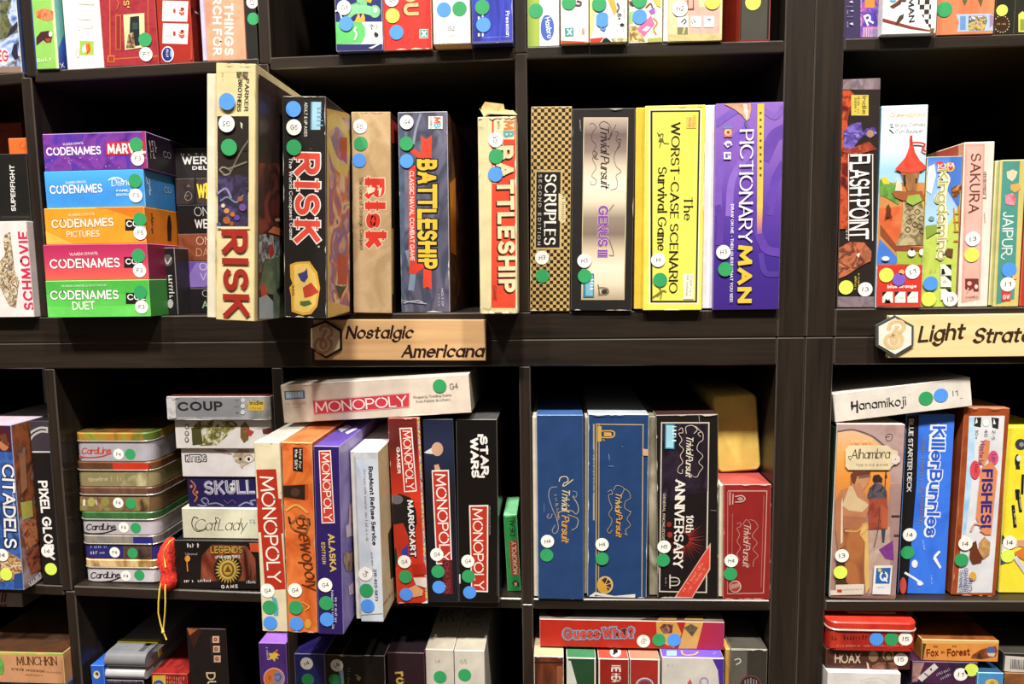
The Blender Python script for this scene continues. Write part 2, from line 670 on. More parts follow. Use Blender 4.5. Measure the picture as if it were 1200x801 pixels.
    def T(s, t, x0, y0, x1, y1, h, c, part=None, out=None, ow=0.0, **kw):
        """lettering along the baseline (x0,y0)-(x1,y1), cap height h, all in photo pixels of the current crop"""
        a, b = Vector(s.loc(x0, y0)), Vector(s.loc(x1, y1))
        d = b - a
        L = d.length
        d.normalize()
        up = Vector((-d.y, d.x))
        if s.face == 'L':
            up = -up
        # height measured across the baseline
        nx, ny = (y1 - y0), -(x1 - x0)
        nl = math.hypot(nx, ny)
        c2 = Vector(s.loc(x0 + nx / nl * h, y0 + ny / nl * h))
        H = abs((c2 - a).dot(up))
        tr = lambda p: (a.x + d.x * p[0] + up.x * p[1], a.y + d.y * p[0] + up.y * p[1])
        if out:
            s.add([[[tr(p) for p in q] for q in r] for r in layout(t, L, H, extra=H * ow, **kw)], s.mat(out), part, True)
        return s.add([[[tr(p) for p in q] for q in r] for r in layout(t, L, H, **kw)], s.mat(c), part, True)

    def G(s, x0, y0, x1, y1, h, c, part=None):
        """a line of print too small to read: short strokes"""
        a, b = Vector(s.loc(x0, y0)), Vector(s.loc(x1, y1))
        d = b - a
        L = d.length
        d.normalize()
        up = Vector((-d.y, d.x))
        H = h / max(math.hypot(x1 - x0, y1 - y0), 1e-6) * L
        t, polys = 0.0, []
        while t < L - H * 0.4:
            if random.random() < 0.16:
                t += H * 0.6
                continue
            w = H * random.uniform(0.12, 0.3)
            hh = H * random.choice((0.7, 0.7, 1))
            polys.append([tuple(a + d * t), tuple(a + d * (t + w)), tuple(a + d * (t + w) + up * hh), tuple(a + d * t + up * hh)])
            if random.random() < 0.6:
                z = H * random.choice((0.05, 0.55))
                polys.append([tuple(a + d * t + up * z), tuple(a + d * (t + H * 0.45) + up * z), tuple(a + d * (t + H * 0.45) + up * (z + H * 0.15)), tuple(a + d * t + up * (z + H * 0.15))])
            t += H * 0.62
        return s.add(polys, s.mat(c), part) if polys else s

    def S(s, x, y, kind, code='', rot=0.0, r=0.95, clip=None):
        s.stickers.append((s.face, s.loc(x, y), kind, code, rot, r, clip))
        return s

    def sub(s, name, pts, dy, c, depth=None, label=None, edge=None, grow=0.0):
        """the other half of the box, set back by dy cm: a part of its own"""
        f, zz = s.face, s.z
        s.face, s.z = 'F', (0, 0, 1)
        q = [s.loc(*p, off=dy / 100) for p in pts]
        s.face, s.z = f, zz
        x0 = (q[0][0] + q[3][0]) / 2
        x1 = (q[1][0] + q[2][0]) / 2
        z1 = (q[0][1] + q[1][1]) / 2
        s.subs.append((name, (x0, x1, dy / 100, (depth / 100 if depth else s.d - 0.002), 0.0016, min(z1, s.h + grow)), c, label, edge))
        return s

    def wear(s, n=10, c='d8cdb4', top=True, bot=True, sides=True, wd=0.0022):
        """rubbed pale board showing along the edges"""
        polys = []
        for _ in range(n):
            e = random.choice((['t'] if top else []) + (['b'] if bot else []) + (['l', 'r'] if sides else []))
            w = random.uniform(0.3, 1) * wd
            if e in 'tb':
                L = random.uniform(0.05, 0.3) * s.w
                u = random.uniform(-s.w / 2, s.w / 2 - L)
                z = s.h - 0.0004 if e == 't' else 0.0004
                d = -w if e == 't' else w
                p = [(u, z), (u + L, z), (u + L * 0.8, z + d * 0.5), (u + L * 0.4, z + d), (u + L * 0.1, z + d * 0.4)]
                if e == 'b':
                    pass
                else:
                    p = p[::-1]
            else:
                L = random.uniform(0.02, 0.12) * s.h
                v = random.uniform(0, s.h - L)
                x = -s.w / 2 + 0.0004 if e == 'l' else s.w / 2 - 0.0004
                d = w * 0.6 if e == 'l' else -w * 0.6
                p = [(x, v), (x + d * 0.5, v + L * 0.2), (x + d, v + L * 0.5), (x + d * 0.4, v + L * 0.8), (x, v + L)]
            polys.append(p)
        s.face = 'F'
        return s.add(polys, M(c, 0.7))

    def done(s):
        if s.tray:
            x0, x1, y0, y1 = s.tray
            s.subs.append(('base', (x0, x1, y0, y1, 0.0006, s.h - 0.001), s.fc.get('T', s.basecol), None, None))
        if s.round_:
            vs, fs, tg = rounded(-s.w / 2, s.w / 2, 0, s.d, 0, s.h, s.round_, 0.0008)
        else:
            vs, fs, tg = chamfer(-s.w / 2, s.w / 2, 0, s.d, 0, s.h, s.bev)
        mats, mi = [], []

        def slot(m):
            if m not in mats:
                mats.append(m)
            return mats.index(m)
        base = s.mat(s.basecol)
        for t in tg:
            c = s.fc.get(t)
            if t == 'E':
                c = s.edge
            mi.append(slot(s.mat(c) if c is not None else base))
        pr = s.prints.pop(None, None)
        if pr:
            V, F, I, L = pr
            o = len(vs)
            vs = list(vs) + V
            fs = list(fs) + [tuple(i + o for i in f) for f in F]
            mi += [slot(L[i]) for i in I]
        if s.subs:
            root = bpy.data.objects.new(s.name, None)
            root.empty_display_size = 0.03
            col.objects.link(root)
            main = mesh_obj('lid', vs, fs, mats, mi, root)
            for name, (x0, x1, y0, y1, z0, z1), c, lb, ed in s.subs:
                v2, f2, t2 = chamfer(x0, x1, y0, y1, z0, z1, 0.0008)
                m2 = [s.mat(c)]
                i2 = [0] * len(f2)
                if ed:
                    m2.append(s.mat(ed))
                    i2 = [1 if t == 'E' else 0 for t in t2]
                p = mesh_obj(name, v2, f2, m2, i2, root)
                if lb:
                    p['label'] = lb
        else:
            root = main = mesh_obj(s.name, vs, fs, mats, mi)
        root.matrix_world = s.mw
        tag(root, s.label, s.cat, s.group)
        for part, (V, F, I, L) in s.prints.items():
            mesh_obj(part, V, F, L, I, main)
        for f, (a, b), kind, code, rot, r, clip in s.stickers:
            s.face = f
            hexc, lb = STK[kind]
            e0, e1 = EPS * (s.nl + 1), EPS * (s.nl + 1) + 0.00012
            R_ = r / 100
            n = 24
            ring = [(R_ * math.cos(2 * math.pi * i / n), R_ * math.sin(2 * math.pi * i / n)) for i in range(n)]
            if clip:
                ring = [(max(-R_ * clip, min(R_ * clip, x)) if True else x, y) for x, y in ring]
            vs = [s.lift(a + x, b + y, e0) for x, y in ring] + [s.lift(a + x, b + y, e1) for x, y in ring]
            fs = [(i, (i + 1) % n, n + (i + 1) % n, n + i) for i in range(n)] + [tuple(range(n, 2 * n))]
            mi = [0] * len(fs)
            mats = [M(hexc, 0.6, 0, 0.03)]
            if code:
                mats.append(M('1c1c22', 0.6))
                ca, sa = math.cos(math.radians(rot)), math.sin(math.radians(rot))
                H = R_ * 0.62
                Lw = H * (0.62 * len(code) + 0.25)
                for ri, q in ((ri, q) for ri, r_ in enumerate(layout(code, Lw, H, wt=1.5, gap=2.8, sh=0.08)) for q in r_):
                    e2 = e1 + 0.00005 + 0.000011 * (ri % 4)
                    o = len(vs)
                    for x, y in q:
                        x, y = x - Lw / 2, y - H / 2
                        vs.append(s.lift(a + x * ca - y * sa, b + x * sa + y * ca, e2))
                    fs.append((o, o + 1, o + 2, o + 3))
                    mi.append(1)
            st = mesh_obj('sticker', vs, fs, mats, mi, main)
            st['label'] = lb
        s.root, s.main = root, main
        return s


def rect(x0, y0, x1, y1):
    return [(x0, y0), (x1, y0), (x1, y1), (x0, y1)]

# ================================================================== bookcases
WOODZ = wood('black_brown_upright', '17120f', '30271f', 'Z', 0.38)
WOODX = wood('black_brown_shelf', '17120f', '30271f', 'X', 0.38)

EDGE = M('4a433c', .3)          # edge banding, paler to paint in the light caught by the bevels


def slab(name, x0, x1, z0l, z0r, z1l, z1r, m, parent, y0=0.0, y1=39.0, xt0=None, xt1=None, c=0.16):
    """a board: x extent, bottom and top heights at its two ends (cm)"""
    vs, fs, tg = chamfer(0, 1, y0, y1, 0, 1, c)
    out = []
    xt0 = x0 if xt0 is None else xt0
    xt1 = x1 if xt1 is None else xt1
    for x, y, z in vs:
        # the unit box has unit x and z: put the bevel back in centimetres
        def place(t, a, b):
            L = b - a
            if t < 0.5:
                return a + t
            return b - (1 - t)
        # height first
        u = 0.0 if x < 0.5 else 1.0
        zz = place(z, z0l + (z0r - z0l) * u, z1l + (z1r - z1l) * u)
        w = 0.0 if z < 0.5 else 1.0
        xx = place(x, x0 + (xt0 - x0) * w, x1 + (xt1 - x1) * w)
        out.append(sc((xx, y, zz)) - parent.location)
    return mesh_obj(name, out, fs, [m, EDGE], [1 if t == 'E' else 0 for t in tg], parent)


def bookcase(label, x0, x1, z0, z1, dividers, shelf_rows, group='dark bookcases standing side by side and stacked'):
    """outer case of 3.8 cm boards; dividers = per row list of (x bottom, x top) centre lines; shelf_rows = heights of shelf tops at the uprights"""
    r = bpy.data.objects.new('bookcase', None)
    r.location = sc(((x0 + x1) / 2, 0, z0))
    col.objects.link(r)
    tag(r, label, 'bookcase', group)
    T = 3.8
    xl0, xl1 = x0 if isinstance(x0, tuple) else (x0, x0), x1 if isinstance(x1, tuple) else (x1, x1)
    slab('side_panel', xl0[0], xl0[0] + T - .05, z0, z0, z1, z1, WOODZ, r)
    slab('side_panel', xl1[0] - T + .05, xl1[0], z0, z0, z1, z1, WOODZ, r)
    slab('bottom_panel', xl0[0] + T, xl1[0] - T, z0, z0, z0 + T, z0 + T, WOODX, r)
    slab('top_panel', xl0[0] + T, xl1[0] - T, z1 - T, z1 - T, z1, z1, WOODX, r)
    xs = [xl0[0] + T] + [sum(d) / 2 for d in dividers] + [xl1[0] - T]
    for i in range(len(xs) - 1):
        a = xs[i] + (0.8 if i else 0)
        b = xs[i + 1] - (0.8 if i < len(xs) - 2 else 0)
        za, zb = (zs(shelf_rows, a), zs(shelf_rows, b)) if isinstance(shelf_rows, str) else (shelf_rows, shelf_rows)
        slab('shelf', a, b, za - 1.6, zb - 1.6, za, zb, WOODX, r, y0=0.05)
    for dl, du in dividers:
        d = (dl + du) / 2
        zm = (zs(shelf_rows, d) if isinstance(shelf_rows, str) else shelf_rows) - 0.8
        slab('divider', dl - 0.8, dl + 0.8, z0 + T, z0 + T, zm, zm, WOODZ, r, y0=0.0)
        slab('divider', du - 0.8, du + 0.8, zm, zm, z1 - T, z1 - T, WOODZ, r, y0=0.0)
    return r


bookcase('black-brown bookcase with its shelves full of games, upper left of the four in view', -107.2, 37.4, 0.0, 76.2, list(zip(UPR['B'], UPR['A'])), 'A')
bookcase('black-brown bookcase with its shelves full of games, lower left of the four in view', -107.2, 37.35, -76.0, -0.02, list(zip(UPR['D'], UPR['C'])), 'C')
bookcase('black-brown bookcase right of the double upright, upper one', 37.46, 113.9, 0.0, 76.2, [(75.6, 75.6)], 'A')
bookcase('black-brown bookcase right of the double upright, lower one', 37.42, 113.9, -76.0, -0.02, [(75.6, 75.6)], 'C')
bookcase('black-brown bookcase below the frame, left', -107.2, 37.4, -SEAM + 0.1, -76.05, [(-70.9, -70.9), (-36.3, -36.3), (-.95, -.95)], -114.0)
bookcase('black-brown bookcase below the frame, right', 37.45, 113.9, -SEAM + 0.1, -76.05, [(75.6, 75.6)], -114.0)

# ================================================================== row A: boxes on the top shelf in view
GA = 'game boxes on the top shelf in view'
kA0, kA1, kA2, kA3, kA4, kA5, kA6 = (0, 0, 7.5), (150, 0, 7.5), (380, 0, 9.23), (495, 0, 9.23), (610, 0, 7.06), (760, 0, 7.27), (975, 0, 5.333)


def up(bl, br, h=27.0, Y=None, rest='A', lean=0.0):
    """corners of an upright box whose top is outside the frame: base corners + real height"""
    a = at(*bl, 0 if Y is None else Y)
    b = at(*br, 0 if Y is None else Y)
    out = []
    for p in (a, b):
        q = Vector((p.x + lean * h, p.y, p.z + h)) - CAM
        out.append((600 + FPX * q.dot(RGT) / q.dot(FWD), 400.5 + FPX * q.dot(DWN) / q.dot(FWD)))
    return [out[0], out[1], br, bl]


b = Box('blue box painted with a dark tree-like creature, top left corner of the photo', up((-36, 88), (25.5, 85), 29), rest='A', Y=0.4, depth=28, group=GA,
        col=ART(['2a3140', '6f88c4', 'b9c6ea', '454a36', '8fa2d8'], 45), faces={'R': '4a5a8a'}, edge='d9d2c6').k(*kA0)
b.P([(0, 0), (105, 0), (60, 120), (110, 250), (70, 330), (0, 350)], ART(['2b2f22', '4e5434', '6b6a48', '1d2030'], 90))
b.P([(150, 190), (185, 180), (130, 280), (60, 330), (90, 250)], '2c2a33').P([(120, 390), (150, 380), (160, 500), (200, 480), (130, 530), (100, 470)], '2a2438')
b.D(35, 500, 42, 80, 'e8d6d4').T('AEG', -70, 545, 78, 540, 100, 'c23a4c', wt=2.2, part='title')
b.U(0, 0, 1, .03, '8d7468')
b.done()

b = Box('slim green box with a red shape and a dark bird, beside the left upright', up((41.6, 81.8), (69, 81.0), 27), rest='A', Y=-0.2, depth=22, group=GA,
        col='8ec65f', faces={'R': '6fb6b0', 'L': '2a3aa8'}, edge='dfe8c8').k(*kA0)
b.U(0, 0, .05, 1, '2c3fae').U(.90, 0, 1, 1, 'c9e59a')
b.P([(315, 100), (390, 70), (470, 100), (470, 170), (420, 185), (360, 170), (320, 150)], ART(['d8452c', 'ef8a5c', 'c94f2c'], 120))
b.P([(320, 330), (360, 280), (430, 270), (460, 310), (450, 370), (410, 375), (380, 350), (320, 400)], '4a2430').D(445, 300, 16, 22, 'eef0f4').P([(395, 340), (450, 335), (440, 372), (410, 370)], 'a8452e')
b.G(330, 548, 465, 533, 30, 'f4f8ea')
b.on('R').P([(515, 610), (585, 600), (585, 400), (560, 300), (515, 420)], GRAD(['1f2f8f', '3d63c0', '8fd0c0'], 'Z', 0, 0.1)).T('X', 535, 600, 570, 592, 45, 'f4f4f4', wt=1.8)
b.done()

b = Box('plain white box with faint grey lettering and a tiny coloured square', up((78.5, 81), (122, 78.2), 27), rest='A', Y=0.9, depth=22, group=GA, col='f2eee2', edge='e6dfcd').k(*kA0)
b.R(700, 360, 825, 485, '9fc24c').P([(720, 420), (750, 390), (760, 450), (730, 470)], 'f0f0e8').P([(750, 390), (790, 375), (800, 450), (765, 475)], 'e0742c').V([(775, 400), (785, 430), (765, 470)], 8, 'c8381f')
b.V([(675, 420), (700, 450), (690, 505), (670, 480), (680, 440)], 6, 'b9b5b0')
b.T('FIT', 700, -160, 690, 230, 130, 'dcd8cf', wt=1.4, gap=4).T('L', 690, 240, 690, 260, 130, 'dcd8cf', wt=1.4)
b.done()

b = Box('dark red cloth-look box with gold lines and a small old picture on the spine', up((121.5, 77.5), (185.8, 73.8), 27), rest='A', Y=0.6, depth=22, group=GA,
        col=ART(['8c2430', '9e2f38', '86202a'], 60), edge='a5503c').k(*kA0)
b.k(0, 0, 7.5).V([(965, 0), (968, 500), (975, 540)], 8, 'c9702f', smooth=False).V([(985, 520), (1200, 505), (1385, 492)], 8, 'c9702f', smooth=False).V([(1300, 0), (1308, 490)], 8, 'b5622e', smooth=False)
b.R(1015, 130, 1065, 440, 'b5622e').R(1024, 142, 1056, 430, '8c2430').R(945, 485, 1010, 550, 'c9702f').R(956, 497, 1000, 540, '9e3a30')
b.P([(1085, 130), (1270, 115), (1275, 415), (1100, 440)], 'd8cf9c', 'picture').P([(1145, 150), (1225, 140), (1230, 400), (1160, 410), (1140, 300)], '20242a', 'picture').P([(1130, 300), (1175, 280), (1190, 420), (1110, 425)], ART(['201c1a', '7a5b40', 'c9b284'], 200), 'picture').R(1165, 200, 1215, 260, '2f4a40', 'picture')
b.T("OS'", 1085, -70, 1090, 70, 50, 'e2c26a', 'title', wt=1.6, serif=.7).V([(1020, -10), (1045, 30), (1030, 80)], 7, 'c9702f')
b.k(*kA1).S(153, 350, 'g').S(160, 478, 'w', 'F1')
b.done()

b = Box('red box with two white cards printed one above the other', up((187.3, 73.6), (226.5, 71.5), 27), rest='A', Y=0.6, depth=26, group=GA,
        col='a32a1e', faces={'R': ART(['5a1712', '7a201a', '300d10'], 40)}, edge='b5402c').k(*kA1)
b.P([(300, 185), (520, 190), (530, 12), (305, 5)], 'ece6da').P([(303, 380), (522, 388), (532, 210), (308, 205)], 'ece6da')
for yy in (98, 296):
    b.D(408, yy - 2, 12, 20, 'b8423c').P([(450, yy - 10), (497, yy - 15), (495, yy + 30), (470, yy + 40), (448, yy + 20)], 'd2554e').D(478, yy - 22, 16, 12, '8c2a2a').V([(450, yy), (475, yy + 10), (495, yy - 2)], 6, 'ece6da').G(320, yy + 20, 380, yy + 20, 20, 'd6d0c4')
b.D(352, 478, 54, 70, 'e8e8ee').D(350, 478, 45, 60, '20307c').G(338, 435, 338, 520, 30, 'c8d4ee').D(385, 470, 12, 34, '9fb4dc')
b.V([(565, 0), (560, 520)], 16, 'b8432c', smooth=False)
b.on('R').P([(580, 95), (610, 110), (615, 125), (590, 120)], 'd8cdb8')
b.done()

b = Box('coral pink box with white capital letters reading downward', up((243, 71.0), (288, 68.8), 27), rest='A', Y=0.5, depth=24, group=GA, col=ART(['e58a6c', 'ea9a7c', 'e07c64'], 25), edge='e8a890').k(*kA1)
b.sub('base', up((237.5, 71.2), (245, 71.0), 27), 0.4, 'c7bdd6')
b.T('ND THINGS', 845, -180, 850, 485, 78, 'f6ebe2', 'title', wt=2.4, gap=3.0).T('EARCH FOR', 742, -185, 748, 485, 78, 'f6ebe2', 'title', wt=2.4, gap=3.0)
b.done()

b = Box('narrow black box pressed against the upright beside the coral pink one', up((289.3, 69.3), (302.3, 68.4), 27), rest='A', Y=0.7, depth=24, group=GA, col='1d1f1c', edge='3a3c36').k(*kA1)
b.S(1092, 20, 'w', 'E1', -90, .82).S(1100, 165, 'g', '', 0, .82)
b.done()

# second cell of the row
b = Box('navy box with a green snake and white corner panel, on the top shelf', up((394.5, 60.5), (449.5, 59.7), 26), rest='A', depth=28, group=GA,
        col='272c66', edge='b9b8cc', faces={'B': '2c3160', 'L': '20245a'}).k(*kA2)
b.P([(0, 240), (634, 235), (640, 475), (0, 480)], 'ecebe8').P([(100, 240), (400, 238), (445, 300), (445, 390), (400, 470), (100, 480)], '63c46c').P([(270, 240), (440, 240), (440, 190), (420, 130), (390, 200), (375, 130), (330, 230)], 'e8b04a')
b.V([(250, 150), (300, 110), (400, 60), (400, -60)], 110, '7cc08c').V([(300, 110), (420, 100), (545, 130)], 90, '86cc98').D(548, 125, 58, 68, '7fc894').D(552, 110, 24, 28, 'd4ecd0').P([(440, -10), (520, -10), (505, 35), (470, 25)], 'e0a83f')
b.P([(480, 520), (590, 475), (600, 480), (520, 525)], 'f4f4f6').V([(345, 300), (330, 330), (350, 370), (330, 430)], 20, 'd5efd5')
b.T('6+', 495, 262, 495, 320, 40, '3a3a40', wt=1.5).G(560, 260, 560, 330, 30, '8a8a88').P([(545, 345), (580, 360), (590, 380), (560, 400), (540, 380)], '26262a').G(510, 360, 510, 440, 24, '8a8a90').G(575, 410, 575, 445, 24, '8a8a90')
b.V([(100, 130), (160, 120), (190, 200)], 16, 'dfe3e8').S(215, 85, 'w', 'G1', 0).S(238, 258, 'b')
b.done()

b = Box('red box with a tan outlined letter and a teal square maker mark', up((450.3, 59.3), (507, 58.7), 26), rest='A', depth=28, group=GA, col='d8372f', edge='e8d2c0', faces={'B': 'c63a2a'}).k(*kA2)
b.T('OU', 835, -160, 845, 180, 185, '4a1f1a', 'title', wt=4.4).T('OU', 848, -150, 858, 172, 165, 'dcb880', 'title', wt=3.0)
b.R(1030, 315, 1125, 415, 'e4ded2').R(1037, 322, 1118, 408, '3aa095').V([(1060, 340), (1080, 365), (1060, 392)], 18, 'd9ece4').V([(1100, 340), (1085, 365), (1100, 392)], 18, 'd9ece4')
b.G(880, 425, 960, 425, 16, 'c8504a').S(730, -5, 'w', 'G1').S(740, 172, 'y').S(782, 352, 'b').wear(14, 'efe2cc')
b.done()

b = Box('narrow white box with a blue and a green sticker side by side', up((508.2, 52.6), (551.8, 51.6), 25), rest='A', depth=28, group=GA, col='eee9de', edge='d9c7a4', faces={'B': 'c9a878'}).k(*kA3)
b.S(233, 105, 'b').S(402, 95, 'g').S(310, 310, 'w', 'G2')
b.wear(10, 'c9ab7c', top=False)
b.done()

b = Box('deep blue box with a white vertical maker name near its right edge', up((553.5, 51.8), (602, 50.6), 26), rest='A', depth=28, group=GA, col=ART(['2a2f96', '3a46b8', '23267c', '4a58cc'], 30, (1, 1, .2)), edge='8c8cb8', faces={'B': '1c1c50'}).k(*kA3)
b.T('Pressman', 900, 120, 905, 400, 42, 'e8e8f4', 'title', wt=1.8).U(.0, 0, 1, .012, '5a5a90').G(650, 415, 930, 400, 14, '9ca0d8').G(545, 100, 545, 440, 22, '5a60a0').R(600, 180, 620, 215, 'd8d8d0').R(600, 360, 622, 395, 'dcd4b0').R(645, 160, 660, 185, 'e4e4e8').R(645, 360, 662, 395, 'e8e8e0')
b.S(648, 80, 'g').S(660, 270, 'b').wear(6, 'b8b8cc')
b.done()

# third cell
b = Box('green and white box with a slanted blue oval mark, first in its cell', up((618.8, 54.4), (656, 54.0), 26), rest='A', Y=0.3, depth=26, group=GA, col='e9e6ee', edge='d8d8cc').k(*kA4)
b.R(55, -400, 158, 392, GRAD(['7f963c', '9cb04e', '8aa648'], 'X', -.02, 0)).D(222, 230, 56, 106, '4a64b8').D(215, 150, 30, 24, '4a64b8').T('Hasbro', 200, 150, 222, 320, 46, 'e8ecf8', 'title', wt=1.9, sh=-.1)
b.S(127, 90, 'g')
b.done()
b = Box('white box with a teal square mark and a red band along its foot', up((657.2, 53.4), (690, 52.4), 26), rest='A', Y=-0.6, depth=26, group=GA, col='ece6da', edge='d8ccb4').k(*kA4)
b.P([(320, 400), (575, 372), (566, 345), (325, 335)], 'd8482a').P([(480, 360), (560, 345), (566, 372), (520, 378)], 'd0a878')
b.P([(365, 232), (437, 228), (440, 298), (370, 305)], '3f9c9c').V([(390, 245), (405, 265), (390, 285)], 12, 'dcecea').V([(420, 243), (410, 265), (420, 285)], 12, 'dcecea').T('MB', 505, 235, 505, 285, 26, 'c9a89c', wt=2).G(480, 240, 480, 290, 14, 'd0b4a8')
b.V([(450, 40), (490, 45), (500, 20), (470, 10)], 14, '6c3c60').S(400, 20, 'g')
b.done()
b = Box('white box with a torn black notch in its foot and a half peeled blue sticker', up((691.3, 50.6), (735.4, 49.8), 26), rest='A', depth=26, group=GA, col='ebe9e4', edge='ddd4bc').k(*kA4)
b.P([(572, -60), (640, -60), (600, 260), (572, 330)], 'e6dc92').P([(720, 0), (770, -30), (800, 90), (775, 130)], 'e2ac4c').P([(690, -50), (760, 130), (740, 150), (670, 60)], 'd8d0e2')
b.P([(575, 320), (690, 308), (660, 345), (620, 362), (578, 365)], 'cf3a2a').P([(660, 362), (690, 318), (712, 312), (745, 340), (765, 372), (660, 374)], '191512').P([(750, 320), (880, 315), (885, 352), (770, 360)], ART(['c8b878', '8a8a4c', 'd8cc9c'], 150))
b.T('8+', 800, 110, 800, 165, 36, '2c2c30', wt=1.6).G(850, 60, 850, 150, 18, '9a9aa0').D(840, 205, 18, 12, '26262a').G(800, 190, 800, 265, 16, '9c9ca0').G(845, 215, 845, 265, 16, '9c9ca0').V([(800, 30), (815, 60), (800, 95)], 12, '5a5a60')
b.S(650, 35, 'g').S(675, 165, 'b', '', 0, .95, .82).V([(665, 235), (690, 250), (700, 230)], 14, '5f8ed0')
b.done()
b = Box('busy pale box with a pink diamond beside the upright-sticker pair', up((737, 49.6), (776.3, 48.6), 26), rest='A', Y=0.0, depth=26, group=GA, col='e9e2cc', edge='d8d0b0').k(*kA4)
b.P([(900, 100), (940, 90), (930, 200), (900, 200)], '9ecb80').P([(900, 220), (960, 215), (1010, 300), (1030, 345), (905, 345)], ART(['c9a04c', '7a5524', 'e4d090', 'a87c34'], 160)).P([(960, 240), (1080, 130), (1110, 200), (1020, 305)], 'e2719c').P([(1005, 250), (1045, 215), (1075, 225), (1040, 260)], 'f4e4ea')
b.P([(1060, 90), (1110, 60), (1115, 110), (1080, 120)], '9a6ac0').V([(1100, 150), (1130, 190), (1100, 240), (1120, 280)], 12, 'b48c58').V([(1040, 60), (1075, 30), (1090, 60)], 12, '7a4a34').P([(1090, -20), (1160, -30), (1160, 60), (1130, 50)], 'e8c05c').V([(905, 20), (930, 40), (925, -20)], 20, '5a3428')
b.P([(1050, 320), (1175, 310), (1178, 345), (1055, 350)], 'b0b060').S(985, 5, 'g').S(985, 140, 'b')
b.done()
b = Box('wide box in cream and dusty pink with three white icon squares', up((783, 48.8), (846.5, 47.6), 26), rest='A', Y=-0.2, depth=26, group=GA, col='dfd3a2', edge='d8cc9c').k(*kA5)
b.sub('base', up((777.8, 48.6), (785, 48.4), 26), 0.3, 'efece8')
b.P([(335, 60), (608, 60), (606, 292), (345, 292)], ART(['cf9c8c', 'd8aa9c', 'c48c7c'], 30)).R(300, -80, 430, 90, 'd8b09c').P([(170, 290), (640, 285), (615, 345), (170, 350)], ART(['b0a06a', 'c9ba84', '9c8c58'], 60, (.4, 1, 1))).R(245, 230, 335, 295, '87815c').P([(285, 290), (300, 235), (315, 235), (300, 290)], 'd4c88c')
for i, xx in enumerate((292, 405, 515)):
    b.R(xx - 45, 138, xx + 45, 232, 'eeece8')
b.V([(280, 190), (305, 165), (320, 185), (300, 205)], 10, '4a5a66').G(372, 205, 440, 175, 34, '6c7c80').G(490, 190, 545, 190, 14, '6c7c80').R(500, 160, 530, 170, '6c7c80').O(330, -40, 385, 80, 8, '8a4c44')
b.S(268, 75, 'w', 'H2', 0, 1.0).S(545, 15, 'y', '', 0, 1.0)
b.done()
b = Box('dark grey box with red edges, on the top shelf beside the double upright', up((867, 46.2), (902.5, 46.4), 26), rest='A', Y=0.4, depth=26, group=GA, col='47443c', edge='8c2a20', faces={'L': 'a83420', 'R': '3a0f10'}).k(*kA5)
b.U(0, 0, .05, 1, '241d16').U(.9, 0, .97, 1, '1c1612').U(.97, 0, 1, 1, 'c8544a').U(.02, 0, .95, .008, '7c2420')
b.S(890, 20, 'y', '', 0, 1.0)
b.done()

# fourth cell
b = Box('purple box with small white icons down its left side and a violet picture strip', up((987.5, 44.2), (1028.5, 44.2), 27), rest='A', Y=0.4, depth=26, group=GA, col='3d3358', edge='6c5c84').k(*kA6)
b.P([(178, -100), (300, -100), (300, 232), (178, 232)], ART(['6a3a92', 'b85a9c', '4a3a9c', '8c5cc0'], 70)).R(205, -30, 268, 48, 'd88a3c').P([(200, 80), (275, 80), (290, 160), (200, 165)], '4a3ea0').T('R', 222, 165, 262, 145, 70, 'e8e4f4', 'title', wt=2.2)
b.G(178, -40, 178, 190, 10, 'd8d0e8')
for i in range(9):
    b.R(192 + i * 11, 172, 196 + i * 11, 232, 'd8c8d8')
for yy in (40, 104):
    b.R(88, yy, 132, yy + 3, '7c7494')
b.P([(105, 15), (130, 20), (125, 5)], 'd8d4e4').P([(108, 70), (132, 74), (132, 66)], 'd8d4e4').P([(106, 150), (130, 160), (128, 142)], 'd8d4e4').G(92, 140, 92, 175, 8, 'c8c4d8').G(92, 66, 92, 90, 8, 'c8c4d8')
b.done()
b = Box('white box with a black and white chequered flag and a brown pole', up((1034, 44.6), (1097.5, 44.8), 27), rest='A', Y=-0.8, depth=26, group=GA, col='e6e8e8', edge='d8d8cc').k(*kA6)
b.P([(540, -60), (620, -60), (618, 180), (590, 150), (560, 90), (535, 40)], CHECK('332a2a', 'e4dcd4', 0.006)).P([(305, 110), (330, 118), (500, 165), (612, 188), (610, 198), (490, 182), (310, 135)], '8a3a30').P([(395, 150), (420, 100), (450, 85), (445, 115), (405, 160)], '4a3c2c').P([(360, 40), (400, 15), (440, -20), (430, 25), (380, 55)], '6a3426').P([(610, 180), (640, 175), (635, 205), (615, 205)], '6a6434')
b.T('MAN', 475, -12, 480, 140, 36, '2a2a30', 'title', wt=1.8).R(425, -20, 462, 10, '5c4c3c').D(380, 0, 20, 12, '6cb0c8')
b.done()
b = Box('orange wood-grain box with a light blue ribbon picture', up((1098.4, 45.8), (1164.6, 46.0), 27), rest='A', Y=0.0, depth=26, group=GA, col=wood('printed_planks', 'bd6440', 'd98a60', 'Z', .4, 14, 90), edge='d8a080').k(*kA6)
b.P([(775, 90), (985, 85), (1010, 95), (1000, 140), (1008, 192), (980, 190), (780, 200), (795, 140)], 'a9c4e0', 'picture').P([(855, 100), (960, 95), (970, 130), (950, 190), (850, 190)], ART(['5a4ca8', 'c8b04c', '3c3450', 'd8d8e8'], 130), 'picture').R(800, 100, 835, 185, '6c94c8', 'picture').P([(985, 92), (1008, 100), (1005, 150), (985, 175)], 'a884a8').P([(815, 0), (845, 0), (830, 35)], '4a6a3c').P([(910, -10), (945, -10), (930, 45)], '6a5a34')
b.S(703, 60, 'g')
b.done()
